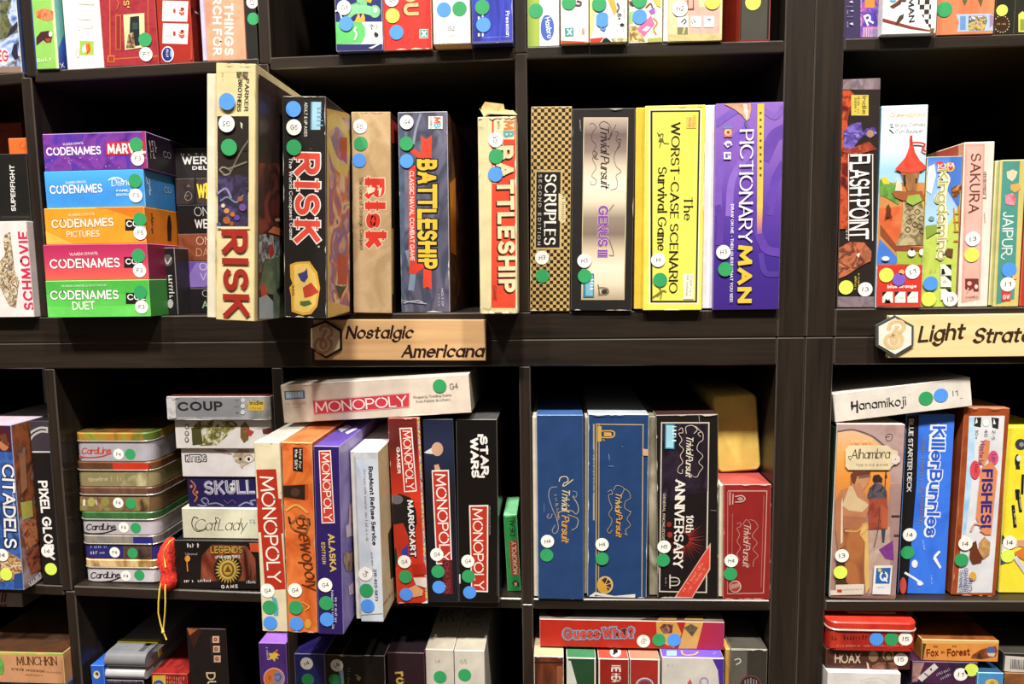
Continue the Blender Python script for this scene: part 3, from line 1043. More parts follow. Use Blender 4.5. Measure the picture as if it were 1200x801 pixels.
b = Box('black box with a small gold dotted ring and a yellow sticker at the top', up((1165, 46.3), (1187, 46.5), 27), rest='A', Y=0.3, depth=26, group=GA, col='24221c', edge='48463a').k(*kA6)
b.D(1060, 150, 46, 50, '3a2418')
for i in range(18):
    a = 2 * math.pi * i / 18
    b.D(1060 + 47 * math.cos(a), 150 + 52 * math.sin(a), 4, 4, 'd8b870', n=8)
    b.nl -= 1
b.nl += 1
b.G(1030, 155, 1090, 155, 12, 'c89c4c').S(1062, 65, 'y', '', 0, .7)
b.done()
b = Box('black box with a yellow square mark, top right corner of the photo', up((1187.6, 46.5), (1222, 46.8), 27), rest='A', Y=0.3, depth=26, group=GA, col='2a2820', edge='48463a').k(*kA6)
b.P([(1165, 200), (1215, 200), (1215, 85), (1190, 70), (1165, 90)], 'd8d86a').P([(1175, 190), (1205, 190), (1205, 120), (1175, 120)], '8c9a34')
b.done()

# ================================================================== row B: the shelf above the wooden signs
GB = 'game boxes on the shelf above the wooden signs'
kB0 = (0, 190, 3.744)
# -- left edge of the frame
b = Box('white box with crowded little painted figures and pink-red lettering reading upward', [(-52, 259), (33.4, 260), (44.3, 371.6), (-40, 371.8)], Y=-1.0, rest='B', depth=30, roll=0, group=GB, col='e4dcd8', edge='cfc4bc', faces={'R': 'cfc4c0'}).k(*kB0)
b.P([(15, 320), (45, 305), (65, 480), (85, 520), (70, 640), (40, 630), (5, 560), (-30, 470), (20, 410)], ART(['c9a878', '6f5a34', 'd8ccb0', '3c3830', 'b8845c', 'e0d8cc'], 150, (1, 1, .8)))
b.T('SCHMOVIE', 152, 648, 124, 303, 46, 'cf3158', 'title', wt=2.6, gap=3)
b.done()
SCH = b
b = Box('black box with white lettering reading upward, lying on the white box at the frame edge', [(-40, 180), (33.0, 181), (34.5, 258.8), (-38, 259)], Y=0.2, rest=SCH.ztop, roll=0, depth=28, group=GB, col='1b1917', edge='3a3632').k(*kB0)
b.T('SUPERFIGHT', 70, 215, 62, 12, 20, 'e4e2de', 'title', wt=2.0)
b.R(5, 235, 130, 245, '2e2a26')
b.done()
BLK = b
b = Box('dark orange box lying on the black box, behind the small bright orange one', [(-40, 143), (25, 145), (27, 180.5), (-40, 180)], Y=6.5, rest=BLK.ztop, roll=0, depth=24, group=GB, col=ART(['6e2a14', '8a3418', '5a2010'], 30), edge='8a4a2c')
b.done()
b = Box('small bright orange box with a faint ring, on top of the black box', [(9.7, 161.5), (31.8, 162), (31.8, 180.2), (10, 180)], Y=1.2, rest=BLK.ztop, roll=0, depth=5, group=GB, col='d86a2c', edge='e0885c').k(0, 0, 3.744)
b.V([(100, 622), (88, 632), (92, 648), (108, 650), (116, 640)], 3, 'b8501c', smooth=True)
b.done()

# -- stack of five coloured boxes
GS = 'stack of five word game boxes in bright colours'
kC = (40, 140, 5.58)


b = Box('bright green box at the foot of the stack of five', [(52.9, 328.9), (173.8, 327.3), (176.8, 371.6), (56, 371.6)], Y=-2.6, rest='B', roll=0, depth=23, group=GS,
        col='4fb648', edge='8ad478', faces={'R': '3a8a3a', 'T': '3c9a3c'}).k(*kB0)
b.U(0, .3, 1, .62, '5cc452').U(0, 0, 1, .3, '68d05c')
b.T('CODENAMES', 222, 603, 522, 600, 40, 'f4f2ea', 'title', wt=2.0, out='2a6a30', ow=.08).T('DUET', 320, 648, 418, 645, 36, 'f0f4e8', 'title', wt=1.8).T('VLAADA CHVATIL & SCOT EATON', 272, 547, 468, 543, 8, 'e4ecd8', wt=1.7)
b.R(553, 572, 640, 620, '1f1d1b').T('CGE', 560, 604, 640, 603, 26, 'f0ece4', wt=2).S(617, 570, 'g').S(622, 634, 'w', 'F3')
b.done()
D1 = b
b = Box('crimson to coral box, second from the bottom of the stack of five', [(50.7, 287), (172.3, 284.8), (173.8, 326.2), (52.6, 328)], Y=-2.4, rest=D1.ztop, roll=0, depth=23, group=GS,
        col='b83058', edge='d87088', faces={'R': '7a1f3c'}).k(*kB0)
b.R(186, 360, 660, 520, GRAD(['e0604c', 'c23a58', 'a82a5c'], 'Z', 0, .05))
b.T('CODENAMES', 220, 467, 528, 460, 42, 'f6f0ea', 'title', wt=2.0, out='7a2038', ow=.08).T('VLAADA CHVATIL', 306, 410, 432, 405, 13, 'f0dcdc', wt=1.8)
b.R(545, 415, 625, 462, '1f1d1b').T('CGE', 552, 448, 625, 447, 26, 'f0ece4', wt=2).S(608, 410, 'g').S(613, 474, 'w', 'F3')
b.done()
D2 = b
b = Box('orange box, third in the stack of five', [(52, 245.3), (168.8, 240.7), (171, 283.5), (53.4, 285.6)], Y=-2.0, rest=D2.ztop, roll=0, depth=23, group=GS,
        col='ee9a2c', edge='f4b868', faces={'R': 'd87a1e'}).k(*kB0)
b.P([(640, 195), (640, 260), (470, 205), (420, 203), (420, 195)], 'e0781e').P([(200, 360), (195, 300), (320, 358)], 'f6b44c')
b.T('CODENAMES', 228, 290, 500, 280, 38, 'f8ecd8', 'title', wt=2.0, out='b0601c', ow=.08).T('PICTURES', 294, 330, 438, 326, 28, 'f8e8d0', 'title', wt=1.6).T('VLAADA CHVATIL', 300, 238, 418, 233, 13, 'f8dcb0', wt=1.8)
b.R(550, 250, 630, 298, '1f1d1b').T('CGE', 556, 284, 632, 282, 28, 'f0ece4', wt=2).S(615, 250, 'g').S(616, 310, 'w', 'F5')
b.on('R').P([(735, 240), (742, 228), (748, 245), (752, 280), (750, 345), (735, 345), (732, 280)], '2a2018').G(665, 250, 680, 250, 22, '5a3818').G(665, 282, 680, 282, 20, '5a3818').G(665, 312, 680, 312, 20, '5a3818')
b.done()
D3 = b
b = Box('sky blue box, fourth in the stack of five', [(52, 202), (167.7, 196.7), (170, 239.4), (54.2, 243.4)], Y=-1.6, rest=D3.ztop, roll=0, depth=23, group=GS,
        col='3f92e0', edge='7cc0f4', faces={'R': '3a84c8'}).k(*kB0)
b.R(190, 20, 640, 130, GRAD(['3f88dc', '4aa6ea'], 'Z', .02, .05))
b.T('CODENAMES', 220, 140, 450, 132, 38, 'f4f4f4', 'title', wt=2.0, out='2a60a8', ow=.06).T('VLAADA CHVATIL', 288, 95, 380, 91, 11, 'e4eef8', wt=1.8)
b.T('Disney', 490, 106, 600, 100, 34, 'eef4fa', wt=1.4, nib=40, sh=.1).V([(478, 78), (500, 68), (530, 72), (545, 90)], 5, 'eef4fa').T('FAMILY', 512, 130, 580, 128, 10, 'eef4fa', wt=2.2).T('EDITION', 512, 148, 580, 146, 10, 'eef4fa', wt=2.2)
b.S(594, 82, 'g').S(597, 146, 'w', 'F3')
b.on('R').G(645, 95, 672, 90, 18, 'dce8f4').G(655, 118, 670, 116, 16, 'dce8f4').G(655, 145, 670, 145, 20, 'dce8f4').T('CO', 720, 135, 752, 138, 28, 'b0c4d8', wt=1.4)
b.done()
D4 = b
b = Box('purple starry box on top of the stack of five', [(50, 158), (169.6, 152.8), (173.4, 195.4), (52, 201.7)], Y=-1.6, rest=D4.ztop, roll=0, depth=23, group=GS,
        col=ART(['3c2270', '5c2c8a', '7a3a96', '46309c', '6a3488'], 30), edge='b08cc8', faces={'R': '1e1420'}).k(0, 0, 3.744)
b.R(620, 565, 660, 740, GRAD(['5c2c8a', '9a2a64'], 'X', .055, .075))
for i in range(22):
    b.D(200 + random.random() * 440, 690 + random.random() * 50, 1.6, 1.6, 'd8d0f0', n=6)
    b.nl -= 1
b.nl += 1
b.T('CODENAMES', 205, 683, 444, 676, 36, 'f4f0f4', 'title', wt=2.0).T('VLAADA CHVATIL', 276, 638, 368, 632, 10, 'e4dcf0', wt=1.8)
b.P([(466, 680), (640, 676), (638, 618), (468, 624)], 'c2333c').T('MARVEL', 474, 676, 640, 672, 46, 'f0ece8', wt=2.6)
b.S(599, 634, 'g').S(605, 696, 'w', 'F3')
b.on('R').G(655, 640, 690, 640, 18, 'b8b0b8').G(660, 668, 690, 668, 18, 'a8a0a8').G(660, 695, 690, 698, 20, 'a8a0a8').T('CO', 716, 690, 750, 698, 28, '8a848a', wt=1.4)
b.done()

# -- two small upright boxes
GT = 'two small upright card game boxes'
b = Box('small upright green card box beside the foot of the stack of five', [(173.2, 296), (185.5, 296), (190, 369.5), (178, 369.5)], Y=1.6, rest='B', roll=0, depth=9, group=GT, col=ART(['4f8a3a', '6aa84c', '38642c'], 90), edge='b8c8a0', faces={'R': ART(['b84030', '8a3028', '5a2a24'], 120)}).k(*kB0)
b.D(670, 635, 28, 30, '8cc06a').G(672, 470, 680, 590, 18, 'eef0e4').R(650, 480, 668, 585, '2c4a24')
b.done()
b = Box('small upright black card box between the green card box and the stack of dark boxes', [(189.8, 290), (204.5, 290), (208.5, 368.5), (194, 368.5)], Y=1.8, rest='B', roll=0, depth=9, group=GT, col='211d1d', edge='8a8684', faces={'R': '2c2828'}).k(*kB0)
b.D(735, 430, 22, 26, '5a5654').V([(722, 420), (735, 445), (750, 420)], 6, 'c8c4c0').G(738, 495, 746, 640, 24, 'e4e0dc', 'title').R(718, 500, 732, 630, '5a5652').D(748, 620, 12, 20, 'b8b4b0')
b.done()

# -- stack of dark boxes behind the big cream box
GW = 'stack of six dark werewolf game boxes'
prev = 'B'
specs = [
    ('near-black box at the foot of the stack of six dark boxes', [(213, 337.4), (292, 337), (293, 368), (213.7, 368.4)], '221c22'),
    ('violet box, second from the bottom of the stack of six dark boxes', [(210, 306), (292, 305.5), (292, 335.6), (211, 336)], ART(['5a3f8c', '6c50a0', '4a2f78', '7a62ac'], 25)),
    ('rust brown box, third from the bottom of the stack of six dark boxes', [(208.6, 273.5), (290, 273), (291, 303.5), (209.6, 304)], ART(['6a3420', '8a4a30', '54281c'], 25)),
    ('black box with thin outlined letters, third from the top of six dark boxes', [(207.5, 239.5), (290, 239), (290, 271.5), (208.3, 272)], '1c181a'),
    ('dark brown box with a yellow letter, second from the top of six dark boxes', [(204.8, 208.5), (288, 208), (289, 238.5), (205.8, 239)], ART(['2c2422', '40342f', '231c1b'], 30)),
    ('charcoal box on top of the stack of six dark boxes', [(201.3, 174), (286, 172), (288, 205), (203, 206)], '2a2726')]
for i, (lb, q, c) in enumerate(specs):
    b = Box(lb, q, Y=5.5, rest=prev, roll=0, depth=20, group=GW, col=c, edge='6a6260' if i != 3 else '4a4444', faces={'T': '2c2828'}).k(*kB0)
    if i == 0:
        b.T('ONE NIGHT', 888, 590, 1120, 588, 30, 'd8d4d0', wt=.7).T('ALIEN', 888, 640, 1000, 638, 32, 'a8c89c', wt=1.8)
    elif i == 1:
        b.P([(800, 546), (860, 440), (1000, 440), (900, 546)], '8a70bc').T('ONE NIGHT', 876, 473, 1110, 471, 32, 'e8e0f0', wt=.7).T('VAMPIRE', 880, 518, 1060, 516, 32, 'd8ccec', wt=.9)
    elif i == 2:
        b.T('ONE NIGHT', 862, 362, 1100, 360, 36, 'e8d4c4', wt=.7).T('DAYBREAK', 862, 412, 1080, 410, 34, 'd8a888', wt=.9)
    elif i == 3:
        b.T('ONE NIGHT', 853, 236, 1090, 234, 40, 'd8d4d0', wt=.7).T('WEREWOLF', 856, 290, 1080, 288, 40, 'ece8e4', 'title', wt=1.8)
    elif i == 4:
        b.k(*kC).T('WEREWOLF', 1068, 520, 1420, 515, 105, 'e8cc3a', 'title', wt=2.6).V([(985, 500), (1005, 470), (1030, 490), (1025, 520), (1000, 528), (985, 505), (1010, 495)], 3, 'a8a09c').V([(1000, 440), (1010, 430), (1020, 440)], 3, 'a8a09c').R(1045, 380, 1062, 548, '241e1e')
    else:
        b.k(*kC).T('WEREWOLF', 970, 293, 1400, 283, 50, 'f0eeea', 'title', wt=2.2).T('ULTIMATE', 960, 235, 1300, 230, 13, 'e0dcd8', wt=1.8, gap=12).T('DELUXE', 1034, 328, 1240, 325, 22, 'f0eeea', wt=2.6)
    b.done()
    prev = b.ztop

# -- the big cream box sticking out
kD, kE = (225, 65, 5.005), (225, 225, 5.005)
b = Box('big worn cream box with large dark red lettering, sticking far out of the shelf', [(254, 74), (300.5, 74), (298, 381), (252.5, 379.5)], Y=-16.0, rest='B', depth=38, group=GB,
        col='dccb98', edge='cdb87e', faces={'T': 'e2d6a8', 'R': 'cfc092', 'L': 'd8cba0'}).k(*kD)
b.sub('base', [(234, 86), (258, 86), (262, 378.5), (250.5, 378)], 0.6, 'ded5bc', label='plain off-white lower half showing on the left', edge='d0c4a0')
b.R(150, 95, 350, 100, 'd2bf88').R(150, 356, 333, 801, '2c231f')
b.T('PARKER', 312, 135, 306, 328, 24, '2e2a24', wt=2.2).T('BROTHERS', 272, 140, 264, 328, 24, '2e2a24', wt=2.2).P([(262, 95), (330, 95), (325, 140), (262, 130)], ART(['8a7c5c', '3c362c', 'c0ae80'], 200)).G(175, 95, 178, 150, 10, 'a89a70')
b.k(*kE).R(152, -100, 330, 202, ART(['241e22', '3a3450', '28222e', '4a3f66', '2c2430'], 45))
b.k(*kD).R(150, 356, 333, 560, '2a221e').V([(185, 690), (165, 670), (185, 655), (220, 670), (225, 690), (195, 700), (180, 690)], 9, '8a8070').V([(225, 690), (290, 560), (330, 500)], 9, '6c6354').V([(215, 665), (320, 625)], 10, '7a7060').P([(285, 390), (298, 400), (296, 432), (288, 420)], 'd8cdb8')
b.k(*kE).V([(170, 50), (210, 30), (260, 60), (300, 20)], 10, '6f7a90').V([(150, 10), (200, -20), (230, 30)], 12, '8a86a8')
for x, y, r, c in ((205, 110, 16, 'c9884c'), (240, 130, 14, 'b86a34'), (205, 165, 22, 'a85c34'), (285, 40, 16, '9c5a3c'), (265, 150, 18, '5a4090'), (300, 90, 22, '6a4a8c'), (185, 80, 12, 'd0c0a0'), (160, 190, 14, '4a5c8c'), (235, 185, 14, '8a5030')):
    b.D(x, y, r, r, c, n=10)
b.R(150, 202, 340, 212, 'e2d6b0')
b.T('RISK', 178, 220, 190, 735, 150, '9c2a20', 'title', wt=2.4, gap=2.6).D(196, 740, 6, 6, '9c2a20', n=8)
b.k(*kD).S(210, 272, 'b', '', 0).S(208, 402, 'w', 'G5', 180).S(222, 540, 'g')
b.wear(16, 'b09a64').on('R').k(*kD)
b.P([(385, 108), (620, 262), (620, 860), (385, 860)], ART(['2c2220', '3c2a26', '241c1c'], 30))
b.k(*kE).P([(385, -170), (560, -170), (560, 742), (382, 742)], ART(['3a2522', '6a3228', '2e2220', '8a4434', '4a2c28'], 18, (1, .6, 1)))
b.k(*kE).P([(385, 250), (430, 245), (520, 270), (530, 400), (420, 390), (400, 470), (385, 470)], ART(['8a9aa4', '4a3c3c', 'b8c0c0', '3a3030'], 60)).P([(420, 400), (530, 370), (560, 740), (470, 740), (470, 600), (400, 590), (385, 560)], ART(['6f8468', '5a6c58', '83906e'], 30)).P([(395, 560), (410, 530), (430, 560), (430, 610), (400, 620)], 'd0544c').P([(385, 620), (430, 600), (468, 640), (470, 740), (385, 742)], 'aab8c0').P([(440, 330), (465, 300), (475, 360), (450, 390)], 'c8443c').P([(470, 200), (520, 215), (530, 260), (460, 240), (435, 235)], 'cf7a50').D(495, 162, 18, 10, 'd0986c').P([(485, 570), (520, 550), (535, 580), (500, 600)], '3a2c24')
b.done()

# -- black box with the red serif title
b = Box('black box with large red serif lettering edged in white, right beside the big cream box', [(331.9, 112.6), (381.8, 112.6), (382.8, 373.6), (332.9, 373.8)], Y=-10.6, rest='B', depth=38, group=GB,
        col='1f1b18', edge='6a655c', faces={'T': 'b8b4a8'}).k(*kD)
b.P([(697, 272), (758, 272), (752, 435), (695, 435)], '9cc4d4', 'maker_mark').P([(697, 272), (706, 272), (703, 435), (695, 435)], '5a8ca4', 'maker_mark').G(735, 280, 730, 430, 40, '6f9cb0', 'maker_mark')
b.T('ADULT & UP AGES', 660, 275, 658, 475, 18, 'd8d4cc', wt=1.6).G(690, 545, 690, 560, 20, '5a5a60')
b.T('RISK', 604, 570, 603, 1097, 148, 'd84a3a', 'title', wt=2.5, serif=.95, gap=3.6, out='ece4dc', ow=.09)
b.T('The World Conquest Game', 570, 598, 573, 1082, 20, 'e4e0d8', wt=1.7, serif=.6)
b.k(*kE)
b.P([(575, 425), (610, 410), (690, 405), (735, 470), (752, 560), (735, 670), (700, 715), (650, 722), (585, 700), (582, 610), (572, 560), (590, 535), (578, 500)], 'cf9c3c', 'emblem').P([(590, 435), (625, 420), (685, 420), (722, 480), (738, 560), (722, 660), (690, 700), (650, 708), (600, 690), (600, 440)], 'e0bc62', 'emblem').P([(620, 480), (660, 465), (675, 445), (682, 500), (660, 530), (640, 520)], '3c3c74', 'emblem').P([(650, 560), (700, 530), (745, 585), (700, 610), (660, 620)], 'b8402c', 'emblem').P([(635, 640), (690, 635), (705, 655), (660, 670), (635, 660)], '4c6a34', 'emblem').T('360', 586, 540, 588, 605, 16, '5a4420', 'emblem', wt=1.5)
b.D(745, 320, 7, 7, 'a8a49c', n=8)
b.k(*kD).S(597, 315, 'b').S(600, 422, 'w', 'G5', 0).S(600, 540, 'g')
b.wear(20, 'c9c4b8').on('R').k(*kD)
b.P([(785, 310), (920, 340), (920, 1500), (788, 1540)], 'd0aa5c').P([(800, 350), (920, 370), (920, 1470), (800, 1440)], ART(['8c7aa8', 'c89c7c', '6a5c98', 'b86048', 'd8c49c', '5a4a6c'], 26, (1, .8, 1)))
b.V([(800, 400), (850, 380), (905, 470), (905, 640), (850, 640), (800, 520)], 26, 'd8c060', closed=False).P([(862, 480), (905, 480), (905, 640), (870, 600)], 'c23a2c')
b.k(*kE).P([(850, 350), (900, 380), (905, 540), (850, 540)], 'b8402c').P([(838, 545), (885, 555), (905, 545), (860, 630)], '2a241e')
b.done()

# -- tan box and naval boxes
kF, kG = (405, 110, 5.714), (405, 240, 5.714)
b = Box('tan board box with red lettering filled with white figures', [(412, 131), (457.5, 130.7), (459.3, 367.3), (413.8, 367.4)], Y=-0.6, rest='B', depth=34, group=GB, col=ART(['b59870', 'c0a47c', 'a88c64', 'bca078'], 18), edge='b09470', faces={'R': '2c1c14', 'T': 'd8c49a'}).k(*kF)
b.k(405, 110, 5.714)
b.T('Risk', 133, 565, 140, 1030, 128, 'd6392a', 'title', wt=3.6, serif=.75, gap=3.0, out='e4d4b4', ow=.09)
b.P([(140, 630), (165, 620), (200, 630), (190, 655), (150, 670)], 'eadcc0').P([(222, 640), (245, 625), (235, 680), (222, 690)], 'eadcc0')
b.T('The Game of Strategic Conquest', 92, 555, 96, 1045, 26, '3c2c1c', wt=1.0, serif=.8)
b.S(98, 218, 'w', 'G5', 170).S(102, 333, 'g').S(92, 445, 'b')
b.wear(12, 'd8c090').on('R').k(*kF)
b.P([(305, 165), (345, 205), (345, 330), (308, 330)], 'b8382c').P([(306, 900), (318, 900), (318, 1340), (310, 1340)], 'b09a3c')
b.done()

b = Box('dark plain box deep in the shelf behind the naval boxes', [(536, 149), (563, 149), (565, 360), (538, 360)], Y=30.5, rest='B', roll=0, depth=8, group=GB, col='3a3128', edge='4a4034')
b.done()
b = Box('blue-grey box with yellow block lettering and a red ribbon down its spine', [(466.3, 131), (524, 130.7), (527.5, 366.2), (470.6, 367)], Y=0.2, rest='B', depth=30, group=GB,
        col=ART(['4a4a56', '5f5c70', '3c3f50', '6e6c80', '545464'], 28, (1, 1, .35)), edge='b8b8c0', faces={'R': ART(['2c2430', '6a4028', '3a3038', '8a5c2c', '2a3038'], 16), 'T': 'c8c4c4'}).k(*kF)
b.R(360, 130, 395, 1470, ART(['3c4658', '52627a'], 40)).V([(500, 140), (470, 240), (455, 330)], 16, '8a92a4').V([(420, 1060), (450, 1180), (440, 1300)], 40, '7a90a8')
b.P([(505, 280), (540, 305), (578, 275), (575, 440), (505, 440), (430, 385), (460, 368), (505, 400)], 'd8452f').P([(425, 1205), (470, 1205), (530, 1160), (525, 1110), (430, 1112)], 'd2402c').P([(520, 1170), (575, 1180), (578, 1310), (548, 1290), (520, 1305)], 'd8452f').R(424, 480, 468, 1120, 'd8412f')
b.T('CLASSIC NAVAL COMBAT GAME', 428, 515, 432, 1118, 30, 'f0e8e0', wt=1.5, serif=.7)
b.T('BATTLESHIP', 478, 442, 482, 1170, 135, 'ddb83e', 'title', wt=3.0, gap=2.6, out='1c1a18', ow=.12)
b.P([(555, 150), (650, 150), (650, 235), (555, 235)], 'e8e4e0').T('MB', 592, 155, 592, 232, 46, 'd8502f', wt=2.8).T('GAMES', 566, 155, 566, 232, 16, '8a8c94', wt=1.8).R(594, 195, 640, 232, 'e8e4e0').T('B', 594, 196, 594, 230, 44, '4fb0c4', wt=2.8)
b.k(*kG).T('HOLY OF', 642, 560, 645, 680, 12, 'd8d8dc', wt=1.5).G(622, 590, 622, 680, 10, 'c8c8cc').V([(385, 640), (450, 650), (540, 660)], 6, 'a8b0bc').V([(390, 655), (480, 640), (520, 655)], 5, 'c8ccd4')
b.k(*kF).S(410, 190, 'w', 'G4', 0).S(408, 333, 'g').S(410, 450, 'b')
b.wear(12, 'd0ccc8').on('R').k(*kF)
b.P([(690, 600), (730, 560), (735, 1080), (700, 1060)], ART(['c86a2c', 'e0983c', '8a4424'], 40, (1, 1, .3)))
b.k(*kG).G(700, 400, 690, 680, 16, '6f8c8c')
b.done()

b = Box('old cream box with a red spine panel and a torn lid flap on top', [(559, 137), (606.3, 136), (605.0, 369.5), (563.6, 371.3)], Y=-4.6, rest='B', depth=30, group=GB,
        col='d8cc9c', edge='e2d8b4', faces={'L': 'c9b888', 'T': 'd8c898'}).k(*kF)
b.P([(980, 160), (1138, 150), (1138, 1450), (975, 1450)], 'd8492f').R(990, 155, 1130, 345, 'd8cda4').R(985, 160, 992, 280, 'c8502f').R(985, 480, 1010, 600, 'd8cda4')
b.T('MB', 1058, 178, 1058, 290, 70, 'd87a3c', wt=2.6).T('B', 1056, 248, 1056, 290, 70, '4fa8b4', wt=2.6).R(1056, 305, 1138, 340, 'd8492f').G(1015, 185, 1018, 265, 22, '8a7c54').G(1035, 300, 1035, 400, 10, 'c8502f')
b.T('BATTLESHIP', 1000, 355, 1018, 1335, 122, '2e2018', 'title', wt=3.4, gap=2.4, sh=0).T('BATTLESHIP', 1008, 350, 1026, 1328, 116, 'e0d4a8', 'title', wt=2.9, gap=2.8)
b.k(*kG).T('GAME', 985, 540, 988, 640, 24, '4a2418', wt=1.0, serif=.6).R(910, 690, 1140, 720, 'd8cc9c').P([(908, 745), (1135, 720), (1150, 735), (1060, 772), (990, 755)], 'e6dcc0').V([(920, 690), (960, 700), (975, 685)], 8, 'b8a86c')
b.k(*kF).G(895, 228, 930, 228, 8, '8a7c54').S(1005, 308, 'w', 'G5', 90).S(1008, 418, 'g').S(1003, 538, 'b')
b.wear(22, 'efe6cc', wd=.004).done()
# its torn flap, a folded strip of board standing up from the lid
fl = []
for i, (x, y) in enumerate([(905, 85), (930, 45), (1055, 60), (1062, 95), (1115, 105), (1105, 128), (960, 125), (920, 150)]):
    fl.append(b.k(*kF).on('F').loc(x, y))
V = [(x, 0.006, z) for x, z in fl] + [(x, 0.010, z) for x, z in fl]
n = len(fl)
F = [tuple(range(n - 1, -1, -1)), tuple(range(n, 2 * n))] + [(i, (i + 1) % n, n + (i + 1) % n, n + i) for i in range(n)]
fo = mesh_obj('torn_flap', V, F, [ART(['c89a60', 'd8b880', 'b88850'], 60)], None, b.main)
fo['label'] = 'torn brown board flap'
rim = [b.loc(*p) for p in ((893, 92), (925, 150), (950, 128), (1150, 135), (1120, 105), (925, 118))]
n = len(rim)
mesh_obj('flap_edge', [(x, 0.003, z) for x, z in rim] + [(x, 0.005, z) for x, z in rim], [tuple(range(n - 1, -1, -1)), tuple(range(n, 2 * n))] + [(i, (i + 1) % n, n + (i + 1) % n, n + i) for i in range(n)], [M('e0d2a4')], None, b.main)

# -- third cell: black and gold check, silver panel, yellow, violet
kH, kI = (610, 115, 6.1625), (610, 240, 6.1625)
b = Box('box in a small black and gold check with a black title plate', [(622.7, 124.7), (670, 124.7), (667.6, 365), (620, 365.8)], Y=-0.2, rest='B', depth=26, group=GB, col=CHECK('b89a5c', '241a12', 0.0047), edge='c8b07c', faces={'L': '1c1814'}).k(*kH)
b.sub('base', [(622, 129), (626, 129), (626, 365.4), (622, 365.4)], 0.5, '1a1714')
b.P([(105, 520), (303, 520), (295, 1090), (100, 1090)], 'c0a870', 'title_plate').P([(115, 532), (290, 532), (282, 1078), (110, 1078)], '1f1b18', 'title_plate')
b.T('SCRUPLES', 172, 548, 165, 1060, 92, 'ece6d8', 'title_plate', wt=2.2, serif=.7, nib=0, mn=.35, gap=2.2).T('SECOND EDITION', 132, 550, 122, 1060, 22, 'd8d2c0', 'title_plate', wt=1.4, gap=7, sw=9)
b.P([(275, 685), (325, 710), (325, 890), (300, 905), (275, 880)], 'd4c494', 'title_plate').G(300, 705, 296, 880, 24, '8a7850', 'title_plate')
b.k(*kI).S(155, 380, 'w', 'H3', 8).S(158, 512, 'g')
b.wear(12, 'e4d8b8').done()

b = Box('black box with a silvery fading panel and purple lettering', [(671.7, 127), (743.2, 127), (741.6, 364.2), (667.8, 364.2)], Y=-0.4, rest='B', depth=26, group=GB, col='25211f', edge='5a5652').k(*kH)
b.P([(455, 138), (778, 138), (750, 1455), (438, 1455)], 'c9bb8c', 'panel')
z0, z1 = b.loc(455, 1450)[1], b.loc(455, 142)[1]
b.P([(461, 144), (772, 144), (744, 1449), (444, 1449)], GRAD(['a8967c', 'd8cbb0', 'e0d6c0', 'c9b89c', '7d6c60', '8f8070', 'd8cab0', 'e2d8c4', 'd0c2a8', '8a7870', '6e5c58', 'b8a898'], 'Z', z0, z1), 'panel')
b.T('Trivial Pursuit', 575, 190, 578, 650, 66, '1f1a18', 'title', wt=1.9, nib=30, mn=.3, sh=.3, gap=1.2, sw=3)
for pts in ([(500, 190), (520, 180), (545, 210), (520, 250), (515, 300), (545, 340), (520, 400), (545, 430), (540, 400), (520, 440), (545, 500), (515, 560), (545, 590), (540, 620), (510, 625), (505, 600)], [(680, 240), (705, 250), (690, 300), (720, 340), (690, 380), (675, 430), (690, 490), (725, 530), (690, 560), (700, 610), (690, 650), (650, 662)], [(580, 215), (570, 190), (600, 168), (640, 190), (655, 240), (640, 300), (665, 240), (690, 190)], [(530, 380), (555, 400), (530, 430), (560, 440)], [(700, 300), (725, 300), (700, 360)]):
    b.V(pts, 3.2, '2c2420')
b.k(*kI).T('GENUS III', 562, 5, 556, 375, 72, '84409c', 'edition_title', wt=2.3, serif=.7, gap=1.7, out='efe4ee', ow=.05).V([(640, 250), (672, 355), (640, 362)], 4, '5c5250').V([(640, 40), (672, -5)], 4, '8a7c74')
b.R(452, 495, 530, 665, '3f7c94', 'emblem').R(470, 505, 522, 655, '7cb4c8', 'emblem').G(505, 515, 500, 645, 34, 'd4e8ee', 'emblem').V([(560, 575), (570, 640)], 5, '4a423c').V([(570, 595), (620, 600), (635, 620), (620, 640), (570, 645)], 6, '5c5246').D(605, 622, 22, 12, '3c342c').G(560, 580, 560, 660, 8, '4a423c')
b.k(*kH).G(425, 160, 430, 240, 10, 'c8c4be').V([(480, 75), (560, 66), (640, 72), (745, 68)], 5, 'c8c4be')
b.k(*kI).S(460, 403, 'w', 'H3', 8).S(463, 513, 'g').V([(360, 745), (370, 768), (800, 762)], 5, 'a8a49c').wear(8, 'b8b4ac')
b.done()

kJ, kK = (740, 110, 5.935), (740, 240, 5.935)
b = Box('yellow box with black framed serif lettering in three lines', [(755.5, 123.5), (826.8, 123), (822.6, 362.9), (754.0, 363.2)], Y=-0.8, rest='B', depth=26, group=GB, col=ART(['dcd24e', 'e2d85a', 'd6c944'], 20), edge='e4dc80').k(*kJ)
b.sub('base', [(745.4, 126), (757, 126), (757, 361.3), (743, 361.3)], 0.5, 'dfba3c', label='deeper yellow lower half showing on the left', edge='e8cc60')
b.P([(122, 105), (488, 102), (466, 1462), (120, 1462)], 'ece6cc').P([(132, 116), (478, 113), (456, 1450), (132, 1450)], '2a261c').P([(146, 128), (466, 125), (444, 1437), (146, 1437)], ART(['dcd452', 'e0da5e', 'd8cc48'], 20))
b.T('The', 365, 715, 362, 882, 62, '241f14', 'title', wt=2.0, serif=.8, nib=0, mn=.5)
b.T('WORST-CASE SCENARIO', 276, 198, 258, 1388, 64, '241f14', 'title', wt=2.0, serif=.7, nib=0, mn=.55, gap=1.7)
b.T('Survival Game', 182, 508, 178, 1092, 66, '241f14', 'title', wt=2.0, serif=.7, nib=0, mn=.5, gap=1.9)
